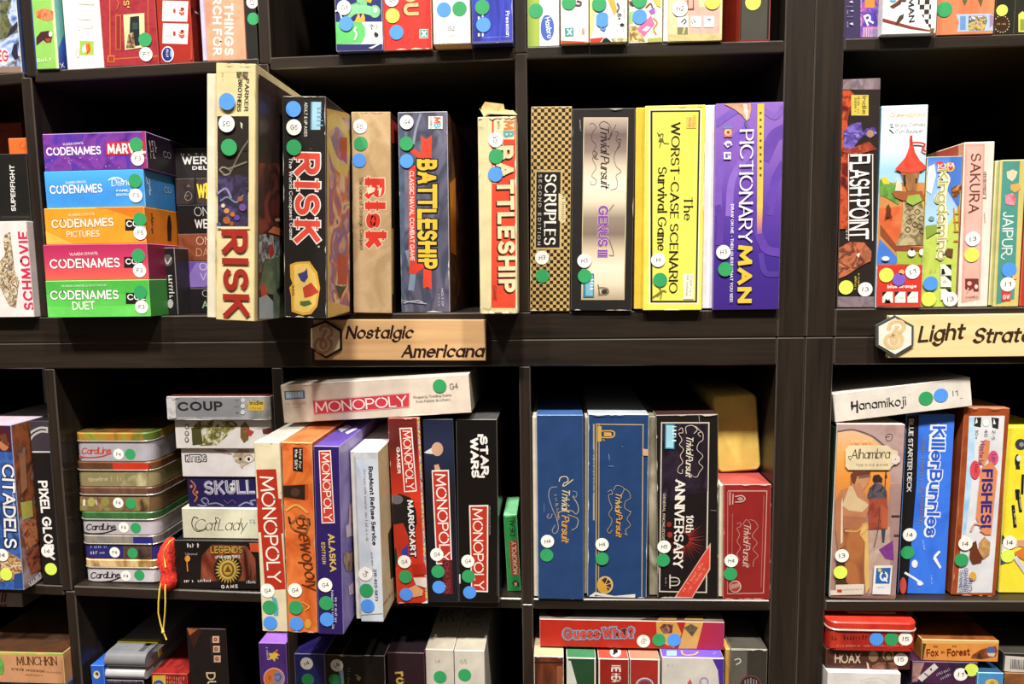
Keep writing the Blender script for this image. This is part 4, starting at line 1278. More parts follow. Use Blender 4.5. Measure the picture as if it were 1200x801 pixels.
b.G(430, 150, 425, 240, 18, 'd89a5c').G(405, 150, 400, 245, 18, 'd89a5c').R(380, 160, 450, 240, 'dcb85a').G(430, 160, 425, 240, 16, 'c8744c').G(400, 165, 396, 240, 16, 'c8744c')
b.V([(180, 270), (200, 300), (190, 330), (215, 310), (225, 340), (260, 345)], 5, '5a5430').V([(185, 290), (220, 280), (200, 350), (195, 372)], 5, '5a5430').D(207, 322, 16, 10, '6c6438')
b.k(*kK).R(360, 478, 432, 655, 'e8e4d0').G(410, 490, 400, 640, 14, 'a8a898').G(385, 490, 375, 640, 14, 'a8a898').V([(150, 640), (200, 600), (190, 570)], 8, '7c7434').V([(180, 630), (215, 595), (240, 600)], 8, '8a8034').V([(200, 650), (210, 610)], 6, '7c7434')
b.S(185, 382, 'w', 'H', 0).S(198, 520, 'g')
b.wear(8, 'f0ecc0').done()
b = Box('violet box with swirling bands and white and yellow capital lettering', [(838, 120.2), (918.0, 120.4), (913.0, 360.5), (836, 361)], Y=-0.6, rest='B', depth=26, group=GB, col='5c3f9c', edge='a890d0').k(*kJ)
b.sub('base', [(826.2, 123), (840, 123), (840, 360.8), (822.8, 360.8)], 0.6, 'ece6ec', label='white lower half showing on the left')
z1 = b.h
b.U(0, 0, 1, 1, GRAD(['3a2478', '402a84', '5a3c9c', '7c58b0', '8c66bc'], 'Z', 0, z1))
for pts, w, c in (([(600, 820), (600, 650), (640, 480), (700, 340), (800, 240)], 60, '7a58b8'), ([(680, 830), (700, 600), (800, 440), (900, 380)], 50, '8a68c4'), ([(930, 430), (990, 300), (1050, 260)], 90, '6a48a8'), ([(960, 820), (1000, 600), (1050, 500)], 60, '6444a8'), ([(600, 200), (700, 130), (760, 100)], 50, '7c5cbc'), ([(930, 120), (1000, 160), (1050, 100)], 40, '8464bc')):
    b.V(pts, w, c)
b.k(*kK)
for pts, w, c in (([(600, 20), (620, 130), (610, 260)], 50, '5c3c9c'), ([(920, 20), (880, 160), (930, 300), (1020, 330)], 60, '6040a4'), ([(900, 350), (930, 470), (1030, 480)], 40, '543a98')):
    b.V(pts, w, c)
b.k(*kJ).P([(875, 70), (922, 68), (912, 800), (872, 800)], 'dcbf4c').k(*kK).P([(872, 0), (912, 0), (905, 200), (872, 205)], GRAD(['8a5c90', 'd08c58', 'dcbf4c'], 'Z', b.loc(890, 200)[1], b.loc(890, 0)[1])).k(*kJ)
for i, ch in enumerate('HABCDTHMZC'[:10]):
    yy = 125 + i * 48
    b.R(890, yy, 904, yy + 16, '5a4834')
    b.nl -= 1
b.nl += 1
b.P([(640, 68), (760, 66), (825, 62), (832, 110), (820, 170), (800, 190), (770, 150), (720, 110)], ART(['d8a482', 'c88c6c', 'e4bc9c'], 60), 'picture').P([(775, 70), (800, 70), (812, 140), (800, 185), (785, 130)], 'e8d8d0', 'picture').P([(782, 190), (802, 195), (800, 235), (790, 225)], '5c6488', 'picture')
b.R(642, 240, 700, 300, 'c87c6c').D(670, 268, 24, 22, 'e8c89c').D(672, 268, 12, 12, 'c23c34').R(640, 225, 700, 242, '6c8cb8').P([(640, 345), (665, 325), (690, 330), (700, 355), (665, 375)], 'e4e0ec').R(660, 345, 690, 362, '7a58b0').R(640, 405, 690, 455, 'e4e0ec').R(652, 415, 668, 445, '6c4cac').R(672, 415, 684, 430, '6c4cac')
b.T('PICTIONARY', 752, 250, 742, 1035, 98, 'f0ecf4', 'title', wt=1.5, serif=.8, nib=0, mn=.5, gap=1.7)
b.k(*kK).T('MAN', 740, 275, 732, 680, 100, '3a2468', 'title', wt=3.6, sh=0).T('MAN', 745, 278, 738, 685, 92, 'e4c23e', 'title', wt=3.2)
b.T('DRAW ON ME - THEN GUESS WHAT YOU SEE!', 690, -5, 682, 675, 20, 'ece8f2', wt=2.0)
b.S(637, 328, 'w', 'H3', 8).S(650, 447, 'g')
b.done()

# -- right of the double upright
kL, kM_ = (975, 85, 5.333), (975, 225, 5.333)
b = Box('tall black box with flame-red artwork and white capital lettering, tallest right of the double upright', [(985.7, 92), (1031.6, 92), (1024.6, 359.8), (979.5, 360.4)], Y=0.2, rest='B', depth=26, group=GB, col='2a211e', edge='5a4a44', faces={'L': '3a1c14'}).k(*kL)
b.P([(58, 38), (302, 38), (302, 105), (58, 105)], ART(['8c7a80', '6a5a60', 'a8969a'], 50)).P([(50, 108), (110, 108), (140, 140), (95, 300), (110, 480), (90, 800), (45, 800)], ART(['8a2c1c', 'c2502c', '6a1c14', '3a1410'], 70)).R(120, 140, 228, 268, 'd0bc50').T('Indie', 190, 145, 188, 262, 26, '3a3420', wt=1.6, serif=.5).G(160, 150, 158, 262, 16, '8a7430').G(140, 150, 140, 262, 16, '8a7430')
b.P([(70, 370), (120, 320), (180, 310), (190, 370), (215, 350), (265, 340), (280, 380), (240, 410), (200, 390), (160, 430), (130, 480), (75, 470)], ART(['5c44a0', '7c66bc', '3c2c70', '8c7cc8'], 80), 'picture').D(238, 382, 22, 24, 'a88468', 'picture').P([(60, 490), (130, 470), (230, 430), (280, 480), (120, 520)], ART(['a8442c', '7a2c20', 'c86a44'], 70))
b.R(108, 510, 258, 514, 'e4dcd4').R(250, 510, 256, 1050, 'e4dcd4').R(100, 510, 105, 1050, 'e4dcd4')
b.T('FLASH POINT', 108, 516, 100, 1040, 130, 'efeae6', 'title', wt=1.8, gap=2.0)
b.k(*kM_).G(85, 125, 85, 295, 14, 'e4dcd4').P([(40, 350), (110, 310), (200, 315), (245, 370), (240, 430), (200, 450), (150, 480), (90, 520), (40, 540)], ART(['8a4a30', 'b86a48', '5a2c20', 'd08c64'], 60), 'lower_picture').D(215, 395, 30, 32, '9c5c40', 'lower_picture').P([(150, 390), (175, 375), (165, 410)], 'e8dcd0', 'lower_picture').R(45, 0, 95, 230, ART(['8a2c1c', 'c2502c', '6a1c14'], 70))
b.R(25, 652, 262, 718, ART(['6a5a60', '84747a', '504448'], 40)).G(160, 508, 160, 610, 12, 'd8cc50').G(140, 525, 138, 615, 14, 'd8cc50').S(85, 595, 'y').S(205, 607, 'w', 'I3')
b.done()
b = Box('tall pale blue box with a red-roofed tower on its front', [(1032, 123.4), (1087.9, 123), (1078.3, 359.2), (1026.6, 358.9)], Y=0.0, rest='B', depth=26, group=GB, col='cfdfe8', edge='b8d4dc', faces={'L': '4c8ca0'}).k(*kL)
b.R(285, 200, 620, 700, GRAD(['9cc8e4', 'dce8ec', 'eef0ec'], 'Z', b.loc(450, 600)[1], b.loc(450, 260)[1]))
b.T('Queendomino', 360, 280, 580, 276, 28, 'b89a50', wt=1.5, sh=.1).T('Bruno Cathala', 395, 340, 580, 334, 22, '5a5a5c', wt=1.1).T('Cyril Bouquet', 395, 380, 570, 374, 22, '6a6a6c', wt=1.1).V([(360, 330), (372, 320), (378, 330), (366, 340), (385, 345)], 4, '4a4a4c').V([(360, 358), (382, 378)], 7, '3a3a3c')
b.k(*kM_).P([(285, -60), (590, -60), (575, 460), (275, 460)], 'c98a50').P([(290, 100), (440, 90), (420, 330), (360, 330), (295, 190)], ART(['cf6a3c', 'c25a34', 'd87c4c'], 30)).P([(285, 380), (400, 440), (280, 450)], '3c74c4').P([(295, 290), (410, 410), (400, 450), (275, 450)], '4a7cd0').P([(300, 200), (400, 330), (560, 345), (560, 380), (400, 375), (300, 270)], '8c4a30').P([(400, 370), (565, 375), (562, 455), (410, 450)], ART(['a8b848', '94a83c'], 40)).P([(510, 60), (590, 20), (585, 120), (560, 110)], 'd8b840')
b.P([(290, -60), (310, -90), (420, -30), (415, 80), (330, 30), (300, 20)], ART(['4c7c38', '6a9c44', '385c2c'], 60)).P([(300, -90), (340, -95), (360, -50), (320, -50)], 'dcc640')
b.P([(440, 60), (475, 20), (550, 40), (575, 120), (575, 330), (395, 335), (430, 250), (440, 150)], ART(['9a8a64', 'b8a880', '6c5c40', 'a89468'], 60), 'tower_picture').k(*kL)
for x, y in ((470, 870), (500, 900), (530, 870), (555, 910), (480, 930), (515, 950), (545, 960), (470, 980), (560, 990)):
    b.V([(x - 18, y), (x, y - 16), (x + 18, y), (x, y + 16), (x - 18, y)], 4, '5a4a34', 'tower_picture')
b.P([(425, 620), (545, 620), (520, 740), (470, 740), (450, 690)], ART(['a87c4c', '8a5c34', 'c09060'], 60, (1, 1, .4)), 'tower_picture').P([(370, 745), (560, 740), (580, 790), (540, 810), (440, 800), (390, 780)], 'a05c34', 'tower_picture').P([(390, 740), (405, 650), (430, 700), (435, 740)], 'dcd0b4', 'tower_picture').P([(440, 640), (455, 640), (460, 700), (445, 700)], '3a2c20', 'tower_picture').P([(520, 660), (530, 660), (525, 690), (515, 690)], '3a2c20', 'tower_picture')
b.P([(388, 605), (420, 570), (455, 530), (475, 480), (485, 440), (500, 440), (515, 500), (545, 550), (588, 590), (560, 615), (490, 628), (430, 622)], ART(['c83c2c', 'd8503c', 'b83024'], 40), 'tower_picture').V([(492, 445), (490, 400)], 16, 'c8402f', 'tower_picture').V([(500, 440), (540, 440), (575, 450), (560, 480), (585, 495)], 12, 'c8402f', 'tower_picture')
b.P([(470, 770), (540, 760), (560, 800), (500, 830), (460, 810)], '98b850')
b.k(*kM_).P([(335, 90), (350, 75), (365, 110), (360, 150), (340, 160)], '6a3424').V([(340, 120), (332, 165)], 8, '5a2c20').V([(352, 130), (368, 160)], 8, '5a2c20').D(492, 380, 24, 22, 'e8e4dc').D(495, 358, 10, 8, '2a241c').D(555, 375, 16, 20, 'e8e4dc').D(330, 415, 24, 14, 'e8ecf0')
b.P([(272, 455), (560, 455), (552, 716), (272, 712)], 'cf3a2e').T('blue orange', 340, 600, 522, 596, 20, 'f0e8e0', wt=2.6)
for x in (342, 420, 498):
    b.R(x - 33, 622, x + 33, 690, 'eeeae2').P([(x - 33, 655), (x - 33, 622), (x - 5, 622)], '2a2624')
b.P([(322, 690), (330, 665), (340, 690), (350, 665), (362, 690)], '1f1c1a').G(400, 665, 440, 662, 14, 'b0aca4').G(480, 665, 515, 662, 14, 'b0aca4')
b.S(333, 518, 'y').S(412, 545, 'v', '', 0, .85).S(428, 500, 'o', '', 0, .35).S(497, 497, 'w', 'I1', 20)
b.done()
b = Box('short box with a bright landscape and cream balloon lettering, beside the pink box', [(1086.9, 183.4), (1127.8, 183), (1120.3, 359.2), (1078.6, 359.2)], Y=0.2, rest='B', depth=24, group=GB, col=ART(['a8bc48', 'b8c85c', '9cb040'], 25), edge='d0d8a8', faces={'L': 'b84c30'}).k(*kL)
b.P([(600, 525), (815, 522), (795, 820), (730, 950), (580, 960), (590, 800)], GRAD(['a8c8e0', '8cb4dc', '4c7cd0'], 'Z', b.loc(650, 900)[1], b.loc(650, 540)[1])).P([(740, 525), (815, 522), (795, 860), (700, 700)], '4a78cc').P([(650, 560), (690, 552), (700, 600), (665, 612)], 'd0424a').D(735, 590, 32, 30, 'd8b040').D(735, 590, 20, 20, 'c8443c').T('IOM', 660, 600, 762, 592, 28, 'f0e4d8', wt=2.2).P([(600, 590), (640, 570), (650, 640), (620, 760), (590, 740)], 'd4e2ee')
b.P([(745, 720), (810, 695), (805, 740), (770, 790), (745, 760)], ART(['c8783c', '4a2c1c', 'd8904c'], 90)).k(*kM_)
b.V([(790, 90), (800, 340)], 10, 'c8883c', smooth=False).V([(760, 100), (770, 250)], 8, 'c8883c', smooth=False)
for y in (130, 180, 240, 300):
    b.R(758, y, 800, y + 9, 'c8883c')
b.P([(585, 210), (660, 200), (655, 250), (590, 290)], '88a040').D(620, 165, 18, 14, '7aa0a0').P([(700, 380), (720, 350), (755, 355), (750, 410), (720, 400)], '6a4430')
b.V([(692, -110), (715, -80), (700, -30), (690, 60), (700, 200), (690, 330), (670, 400)], 44, 'e4e0b8')
b.T('Kingdomino', 662, -140, 655, 425, 62, 'a8a458', 'title', wt=1.5, gap=1.6, out='f0ecd4', ow=.1)
for y in (488, 560, 640):
    b.R(676, y - 36, 742, y + 32, 'eeeade').P([(742, y - 36), (742, y), (705, y - 36)], '2a2a26')
b.P([(680, 515), (682, 480), (695, 478), (705, 510)], '1f1c1a').G(690, 565, 720, 560, 16, '8a8678').G(615, 500, 650, 490, 22, 'a8a460')
b.S(612, 570, 'b').S(600, 668, 'y').S(735, 668, 'w', 'I3', 10)
b.done()
b = Box('pink box with a white border and brown hand-lettered title reading downward', [(1129.7, 166.6), (1165.9, 165.6), (1157.3, 358.6), (1123.4, 357.8)], Y=0.2, rest='B', depth=24, group=GB, col='e8dcd0', edge='f0e8dc', faces={'L': 'd89890', 'T': 'e4d4c8'}).k(*kL)
b.P([(832, 445), (955, 445), (925, 1420), (808, 1440)], 'd8a496').P([(845, 462), (945, 460), (915, 1400), (825, 1420)], 'e2b2a4')
b.T('SAKURA', 868, 505, 852, 880, 66, '6a3a34', 'title', wt=1.8, gap=2.4, nib=40, mn=.5).G(945, 620, 942, 810, 20, '8a4a44').R(958, 620, 962, 790, 'b8746a')
b.k(*kM_).P([(832, 540), (915, 540), (915, 620), (885, 620), (880, 600), (850, 620), (830, 600)], '7a3430').D(858, 570, 14, 14, 'e2b2a4').V([(850, 600), (845, 625)], 10, 'd8a496').D(900, 590, 10, 14, 'e8dcd0').T('GAMES', 832, 662, 910, 658, 12, '6a5450', wt=1.4).V([(950, 130), (955, 190)], 4, 'c88478')
b.S(878, 292, 'w', 'I3', 8).S(872, 392, 'y')
b.on('L').k(*kL).P([(640, 505), (790, 455), (790, 520), (640, 520)], 'b84c48')
b.done()
b = Box('teal box with a pale yellow edge and white lettering, right of the pink box', [(1172.5, 187), (1203, 187), (1193.3, 358.8), (1164.4, 359.6)], Y=0.0, rest='B', depth=24, group=GB, col='d0c070', edge='d8cf98', faces={'L': 'c4c084'}).k(*kL)
b.sub('base', [(1167, 188), (1175, 188), (1167, 359), (1158.5, 359)], 0.4, 'c2c07c', edge='e4e0b8')
b.k(880, 190, 3.744).P([(1105, -5), (1180, -5), (1155, 600), (1075, 625)], '4f9488')
b.T('JAIPUR', 1106, 218, 1098, 410, 48, 'e4ece4', 'title', wt=1.2, gap=2.2).V([(1108, 400), (1098, 415), (1112, 425)], 4, 'e4ece4')
b.k(*kL).P([(1090, 620), (1130, 605), (1160, 620), (1145, 660), (1125, 680), (1095, 660)], 'd8ceb0').P([(1115, 700), (1170, 690), (1180, 730), (1140, 750), (1115, 730)], 'd0a85c').k(*kM_).P([(1080, 20), (1130, 5), (1150, 40), (1140, 85), (1085, 75)], ART(['c84c5c', 'd87c8c', 'b8a0a8'], 100))
b.P([(1060, 610), (1118, 610), (1115, 680), (1055, 680)], 'c8403c').T('GW', 1066, 670, 1110, 668, 30, 'ece4dc', wt=2).S(1105, 485, 'b').S(1097, 575, 'w', 'I1', 0).S(1140, 530, 'o', '', 0, .3)
b.done()
b = Box('red box cut off by the right edge of the frame beside the teal box', [(1205.5, 200), (1240, 200), (1231, 358), (1194.2, 358.4)], Y=0.2, rest='B', depth=24, group=GB, col='b83a28', edge='d06a50')
b.done()

# ================================================================== wooden signs on the front of the middle boards
MAPLE = wood('pale_engraved_wood', 'b98d5c', 'd9b283', 'X', 0.5, 14, 60)
PLY = wood('pale_ply', 'd8c088', 'e6d3a0', 'X', 0.5, 14, 60)


def sign(label, q, hexa, m, ink, lines, hexcol, rimcol, thick=0.9):
    b = Box(label, q, Y=-thick, depth=thick, col=m, bev=0.06, name='wooden_sign', cat='sign', group='wooden shelf signs with a hexagon emblem', roll=None)
    kx = hexa['k']
    b.k(*kx)
    b.done_sign = True
    for t, x0, y0, x1, y1, h in lines:
        b.T(t, x0, y0, x1, y1, h, ink, 'lettering', wt=2.7, nib=38, mn=.36, sh=.24, gap=1.0, serif=0, sw=5)
    b.done()
    # the emblem: a raised hexagon plate with a rim and an outlined letter
    P = [b.loc(*p) for p in hexa['pts']]
    cx = sum(p[0] for p in P) / 6
    cy = sum(p[1] for p in P) / 6

    def plate(name, s, e0, e1, mt, parent):
        r = [(cx + (x - cx) * s, cy + (y - cy) * s) for x, y in P]
        V = [(x, -e0, y) for x, y in r] + [(x, -e1, y) for x, y in r]
        F = [tuple(range(11, 5, -1)), tuple(range(6))] + [(i, i + 6, (i + 1) % 6 + 6, (i + 1) % 6) for i in range(6)]
        return mesh_obj(name, V, F, [mt], None, parent)
    em = plate('emblem', 1.0, -0.002, 0.0022, M(rimcol, .5), b.main)
    em['label'] = 'dark rimmed hexagon emblem'
    plate('emblem_face', 0.87, 0.002, 0.0030, M(hexcol, .5), em)
    b.on('F').nl = 0
    lt = []
    for pts, w, c in hexa['letter']:
        q = catmull([b.loc(*p) for p in pts], 6)
        a = b.loc(*pts[0])
        ww = math.dist(a, b.loc(pts[0][0] + w, pts[0][1]))
        lt.append((ribbon(q, lambda th: ww, .4), c))
    V, F, I, L = [], [], [], []
    e = 0.0031
    for quads, c in lt:
        mt = M(c, .5)
        if mt not in L:
            L.append(mt)
        for qd in (qd for r in quads for qd in r):
            F.append(tuple(range(len(V), len(V) + 4)))
            V += [(x, -e, y) for x, y in qd]
            I.append(L.index(mt))
        e += 0.00006
    mesh_obj('emblem_letter', V, F, L, I, em)
    return b


kS1, kS2 = (355, 370, 5.4545), (1015, 360, 6.486)
L1a = [(118, 90), (120, 72), (150, 62), (185, 80), (188, 115), (165, 140), (185, 165), (180, 205), (145, 232), (100, 225), (80, 190), (95, 155), (125, 145), (150, 165), (150, 200), (130, 205), (118, 185), (128, 140), (150, 95)]
L2a = [(165, 160), (175, 125), (215, 105), (260, 110), (280, 145), (262, 180), (238, 195), (262, 230), (255, 280), (215, 305), (165, 300), (140, 265), (150, 225), (190, 210), (222, 232), (220, 265), (195, 270), (185, 240), (205, 190), (225, 150)]
sign('pale wooden sign lettered Nostalgic Americana on the boards below the naval game boxes', [(368, 374.3), (569, 374.5), (569.3, 421.7), (368, 422)],
     {'k': kS1, 'pts': [(147, 28), (252, 90), (252, 215), (152, 272), (42, 205), (42, 70)],
      'letter': [(L1a, 15, '8a4424'), (L1a, 9, 'dcb48c'), (L1a, 2.5, '8a4424')]},
     MAPLE, '2c1810', [('Nostalgic', 268, 150, 700, 148, 88), ('Americana', 622, 270, 1155, 266, 88)], 'dcc8a0', '1c1612')
sign('pale ply sign lettered Light Strategy right of the double upright', [(1042, 368.3), (1262, 368.0), (1262, 417.5), (1042, 418.3)],
     {'k': kS2, 'pts': [(215, 60), (355, 138), (353, 292), (212, 375), (70, 292), (70, 135)],
      'letter': [(L2a, 30, 'd8a85c'), (L2a, 18, 'efe0b8'), (L2a, 6, 'd09a4c')]},
     PLY, '3c2a14', [('Light', 385, 275, 745, 245, 135), ('Strategy', 800, 280, 1420, 262, 128)], 'ece8d8', '4a4c48')

# ================================================================== row C: the shelf below the signs
GC = 'game boxes on the shelf below the wooden signs'
kP = (0, 480, 3.64)
b = Box('blue painted box with big white lettering, sticking out at the left edge', [(-45, 498), (12.4, 497), (28, 690), (-33, 692)], rest='C', depth=28, group=GC,
        col=ART(['2c4a8c', '3c62a8', '22386c', '4a78b8'], 30), edge='8c9cc0', faces={'R': ART(['8a7a94', 'b09a9c', '6a4434', 'a85c34', '4a3428', 'c9a878'], 16), 'T': 'b8a8b4'}).k(*kP)
b.P([(-80, 62), (44, 70), (50, 180), (-60, 175)], '4a1c2c').D(18, 150, 20, 24, 'b87850').P([(-5, 110), (25, 100), (40, 160), (10, 140)], '6a3a24').P([(-60, 590), (30, 600), (110, 650), (100, 720), (-60, 740)], ART(['a85c34', 'c9a86c', '6a3a24', 'd8c49c', '8a4a2c'], 70)).P([(60, 700), (105, 690), (110, 755), (60, 760)], '2c4a8c')
b.T('CITADELS', 6, 228, 18, 590, 58, '15203c', 'title', wt=2.6, gap=1.2, out='15203c', ow=.08).T('CITADELS', 8, 230, 20, 588, 54, 'e8e6ec', 'title', wt=1.9, gap=1.7)
b.G(52, 345, 62, 470, 8, 'd8d4dc').S(12, 618, 'w', 'I4', 0).S(28, 700, 'y')
b.on('R').P([(120, 740), (170, 690), (180, 715), (130, 755)], 'e0dce0').G(128, 745, 172, 705, 20, '3c4a7c').P([(85, 395), (135, 385), (140, 455), (95, 470)], 'c8c060').P([(80, 190), (105, 180), (115, 330), (90, 360)], 'b0785c').P([(90, 480), (150, 460), (165, 560), (110, 600)], ART(['a83c24', 'c8845c', '6a2c1c'], 80)).P([(100, 600), (165, 580), (175, 680), (130, 700)], ART(['8a3420', 'a85c44', '4c2418'], 80))
b.done()
b = Box('black box with blocky white lettering, leaning beside the blue painted box against the upright', [(35, 493), (57.5, 493), (75, 685.6), (50, 684.9)], rest='C', depth=26, group=GC, col='1a1717', edge='3c3834').k(*kP)
b.P([(112, 45), (208, 48), (212, 180), (120, 180)], '3c343c').V([(125, 175), (118, 140), (135, 105), (170, 85), (195, 85)], 24, 'b0acaa', smooth=True).V([(125, 175), (118, 140), (135, 105), (170, 85), (195, 85)], 6, '2a2626').R(120, 176, 216, 182, 'd0ccc8')
b.T('PIXEL GLORY', 162, 302, 196, 640, 40, 'ece8e4', 'title', wt=2.6, gap=1.8).S(202, 602, 'w', 'I4', 0).S(218, 678, 'y')
b.done()

# -- six tins
GI = 'stack of six round-cornered card game tins'
kT = (80, 480, 3.814)
tins = [  # lid top, rim, body bottom, left x, right x, lid colours, body colour, label, stickers
    (668, 706, 775, 66, 411, ['b88a5c', 'd8b884', '8c6a34', 'c05c34'], 'c9c2c8', 'white tin with black curly lettering at the foot of the stack of tins', [(258, 742, 'w', 'F4'), (318, 738, 'g', '')], 'c'),
    (560, 600, 670, 56, 404, ['6a6a74', '8c8478', '4a4650'], '2c2a6c', 'deep blue and brown tin, second from the bottom of the stack of tins', [(208, 636, 'w', 'F4'), (288, 640, 'g', '')], 'b'),
    (455, 490, 560, 46, 398, ['2c4a2c', '3c6a3c', '24381f'], 'b8b2b8', 'white tin with a dark green lid, third from the bottom of the stack of tins', [(248, 525, 'w', 'F4'), (302, 527, 'g', '')], 'c'),
    (345, 380, 455, 38, 394, ['4a3024', '6c4a38', '3a241c'], '6a5034', 'brown tin with pale round spots, fourth from the bottom of the stack of tins', [(224, 415, 'w', 'F4'), (280, 418, 'g', '')], 'o'),
    (232, 270, 345, 28, 388, ['4c3020', '6c4428'], '8c8058', 'olive tan tin with a brown and red lid, second from the top of its stack', [], 't'),
    (102, 140, 230, 25, 372, ['2c5a2c', '8a8a34', 'a8702c', '4a6a2c', '6a3a1c'], 'a8a4ac', 'white tin with red curly lettering on top of the stack of tins', [(225, 198, 'w', 'F4'), (277, 197, 'g', '')], 'r')]
base = zs('C', -57.0)
d_ = ray(80 + 238 / 3.814, 480 + 775 / 3.814)
tinY = 1.6
prev = 'C'
for i, (lt, rm, bt, xl, xr, lc, bc, lb, sts, kind) in enumerate(tins):
    q = [(80 + xl / 3.814, 480 + lt / 3.814), (80 + xr / 3.814, 480 + lt / 3.814), (80 + xr / 3.814, 480 + bt / 3.814), (80 + xl / 3.814, 480 + bt / 3.814)]
    b = Box(lb, q, Y=tinY + i * 0.12, rest=prev, roll=0, depth=14.5, group=GI, col=bc, name='game_tin', cat='tin', round_=1.5).k(*kT)
    fr = (bt - rm) / (bt - lt)
    hb = b.h * fr
    if kind in 'cr':
        c = {'c': '2a2624', 'r': 'b8402f'}[kind]
        y = (rm + bt) / 2 + 14
        b.T('CardLine', xl + 32, y, xl + 165, y - 3, 30, c, 'title', wt=1.9, sh=.25, gap=1.2).V([(xl + 25, y + 8), (xl + 60, y + 14), (xl + 120, y + 10), (xl + 168, y - 6)], 6, c, 'title')
    elif kind == 'b':
        b.P([(xl + 190, bt - 4), (xr - 30, bt - 4), (xr - 30, rm + 6), (xl + 190, rm + 6)], ART(['3a2a24', '5a4438', '2c2220'], 50)).G(xl + 36, 618, xl + 120, 616, 14, 'a8a8d0').G(xl + 45, 645, xl + 75, 644, 18, 'd8d4e0').G(xl + 85, 642, xl + 110, 641, 8, 'd8d4e0')
    elif kind == 'o':
        b.P([(xl + 15, bt - 4), (xr - 30, bt - 4), (xr - 30, rm + 6), (xl + 15, rm + 6)], ART(['5a3c28', '7a5c40', '8c7a4c', '4a3020'], 40)).R(66, 400, 76, 428, 'dcd8cc').D(103, 412, 17, 20, 'a8a45c').G(125, 424, 145, 422, 22, 'dcd8cc').D(165, 412, 19, 20, '8c8a48')
    else:
        b.T('timeline', xl + 62, 320, xl + 150, 316, 18, 'c8c2a0', wt=1.2).G(xl + 165, 320, xl + 270, 316, 22, 'b0a884').P([(xl + 200, bt - 4), (xl + 320, bt - 4), (xl + 330, rm + 6), (xl + 220, rm + 6)], ART(['a0946c', '7c7250', 'b8ac84'], 40))
        b.nl += 1
    for x, y, kd, cd in sts:
        b.S(x, y, kd, cd, 0, .82)
    htot = b.h
    b.h = hb
    # body below, lid above as a part with its own pale rim
    b.done()
    w2, d2 = b.w / 2 + 0.0008, b.d + 0.0008
    vs, fs, tg = rounded(-w2, w2, -0.0008, d2, hb, htot, 0.0155, 0.0016)
    lid = mesh_obj('lid', vs, fs, [ART(lc, 26, (1, 1, .5), rough=.3), ART(['1c2414', '4a4a24', '6a3a1c', '243018', '8a6a34'], 22, rough=.25)], [1 if t == 'T' else 0 for t in tg], b.root)
    if kind == 't':
        X = lambda x: b.loc(x, 250)[0]
        mesh_obj('lid_panel', [(X(xl + 172), -0.0010, hb + .001), (X(xr - 26), -0.0010, hb + .001), (X(xr - 26), -0.0010, htot - .0018), (X(xl + 172), -0.0010, htot - .0018)], [(0, 1, 2, 3)], [M('c23420')], None, lid)
    if kind == 'b':
        X = lambda x: b.loc(x, 580)[0]
        mesh_obj('lid_panel', [(X(xl + 236), -0.0010, hb + .001), (X(xr - 26), -0.0010, hb + .001), (X(xr - 26), -0.0010, htot - .0018), (X(xl + 236), -0.0010, htot - .0018)], [(0, 1, 2, 3)], [M('2c2a7c')], None, lid)
    vs, fs, tg = rounded(-w2 - .0007, w2 + .0007, -0.0015, d2 + .0007, hb - 0.0006, hb + 0.0010, 0.016, 0.0004)
    mesh_obj('rim', vs, fs, [M('d8d2c6', .25, .6)], None, b.root)
    prev = b.ztop

# -- stack of six small boxes
kQ, kV, kW, kX = (180, 450, 3.207), (0, 400, 3.744), (0, 587, 3.744), (180, 450, 3.207)
GK = 'stack of six small games beside the tins'
b = Box('black box with a gold sun emblem at the foot of the stack of small games', [(204, 632), (310, 634), (311, 692), (207.8, 688)], rest='C', roll=0, depth=24, group=GK, col='1a1614', edge='4a4440', Y=0.5).k(*kW)
b.P([(880, 350), (885, 240), (930, 190), (1080, 195), (1120, 250), (1125, 350)], ART(['4a1c14', '6a2c1c', '8a4a34', '3a1610'], 40, (1, 1, .3)))
b.D(1000, 300, 62, 68, '1f1610', 'emblem')
for i in range(24):
    a = 2 * math.pi * i / 24
    b.P([(1000 + 40 * math.cos(a - .1), 300 - 44 * math.sin(a - .1)), (1000 + 58 * math.cos(a), 300 - 63 * math.sin(a)), (1000 + 40 * math.cos(a + .1), 300 - 44 * math.sin(a + .1))], 'c8a850', 'emblem')
    b.nl -= 1
b.nl += 1
b.D(1000, 300, 38, 42, 'c2a24c', 'emblem').D(1000, 300, 28, 32, '6a5020', 'emblem').D(1000, 300, 20, 23, 'b8963c', 'emblem').P([(985, 310), (1015, 310), (1000, 280)], '5a4420', 'emblem')
b.T('LEGENDS', 925, 228, 1065, 228, 32, 'b08a3c', 'title', wt=2.6, out='3a2410', ow=.1).T('OF THE HIDDEN TEMPLE', 945, 252, 1055, 248, 13, 'e8e0d0', wt=2.0).T('GAME', 972, 382, 1045, 380, 16, 'e8e4dc', wt=2.2, gap=6)
b.G(812, 202, 875, 202, 18, 'e0dcd8').G(815, 235, 870, 235, 10, 'a8a4a0').G(810, 355, 935, 352, 14, 'd8d4d0').G(1075, 360, 1135, 358, 14, 'd8d4d0').V([(825, 305), (822, 265), (826, 238)], 5, 'd8843c').D(824, 250, 12, 14, 'e0943c').P([(1095, 182), (1140, 182), (1140, 222), (1100, 220)], 'd0502c')
b.done()
z = b.ztop
b = Box('cream box with black handwritten-style lettering, second from the bottom of the stack of small games', [(212.3, 595.5), (303, 595), (304.5, 630.5), (215, 631)], rest=z, roll=0, depth=18, Y=1.2, group=GK, col='dedac0', edge='e8e4cc').k(*kW)
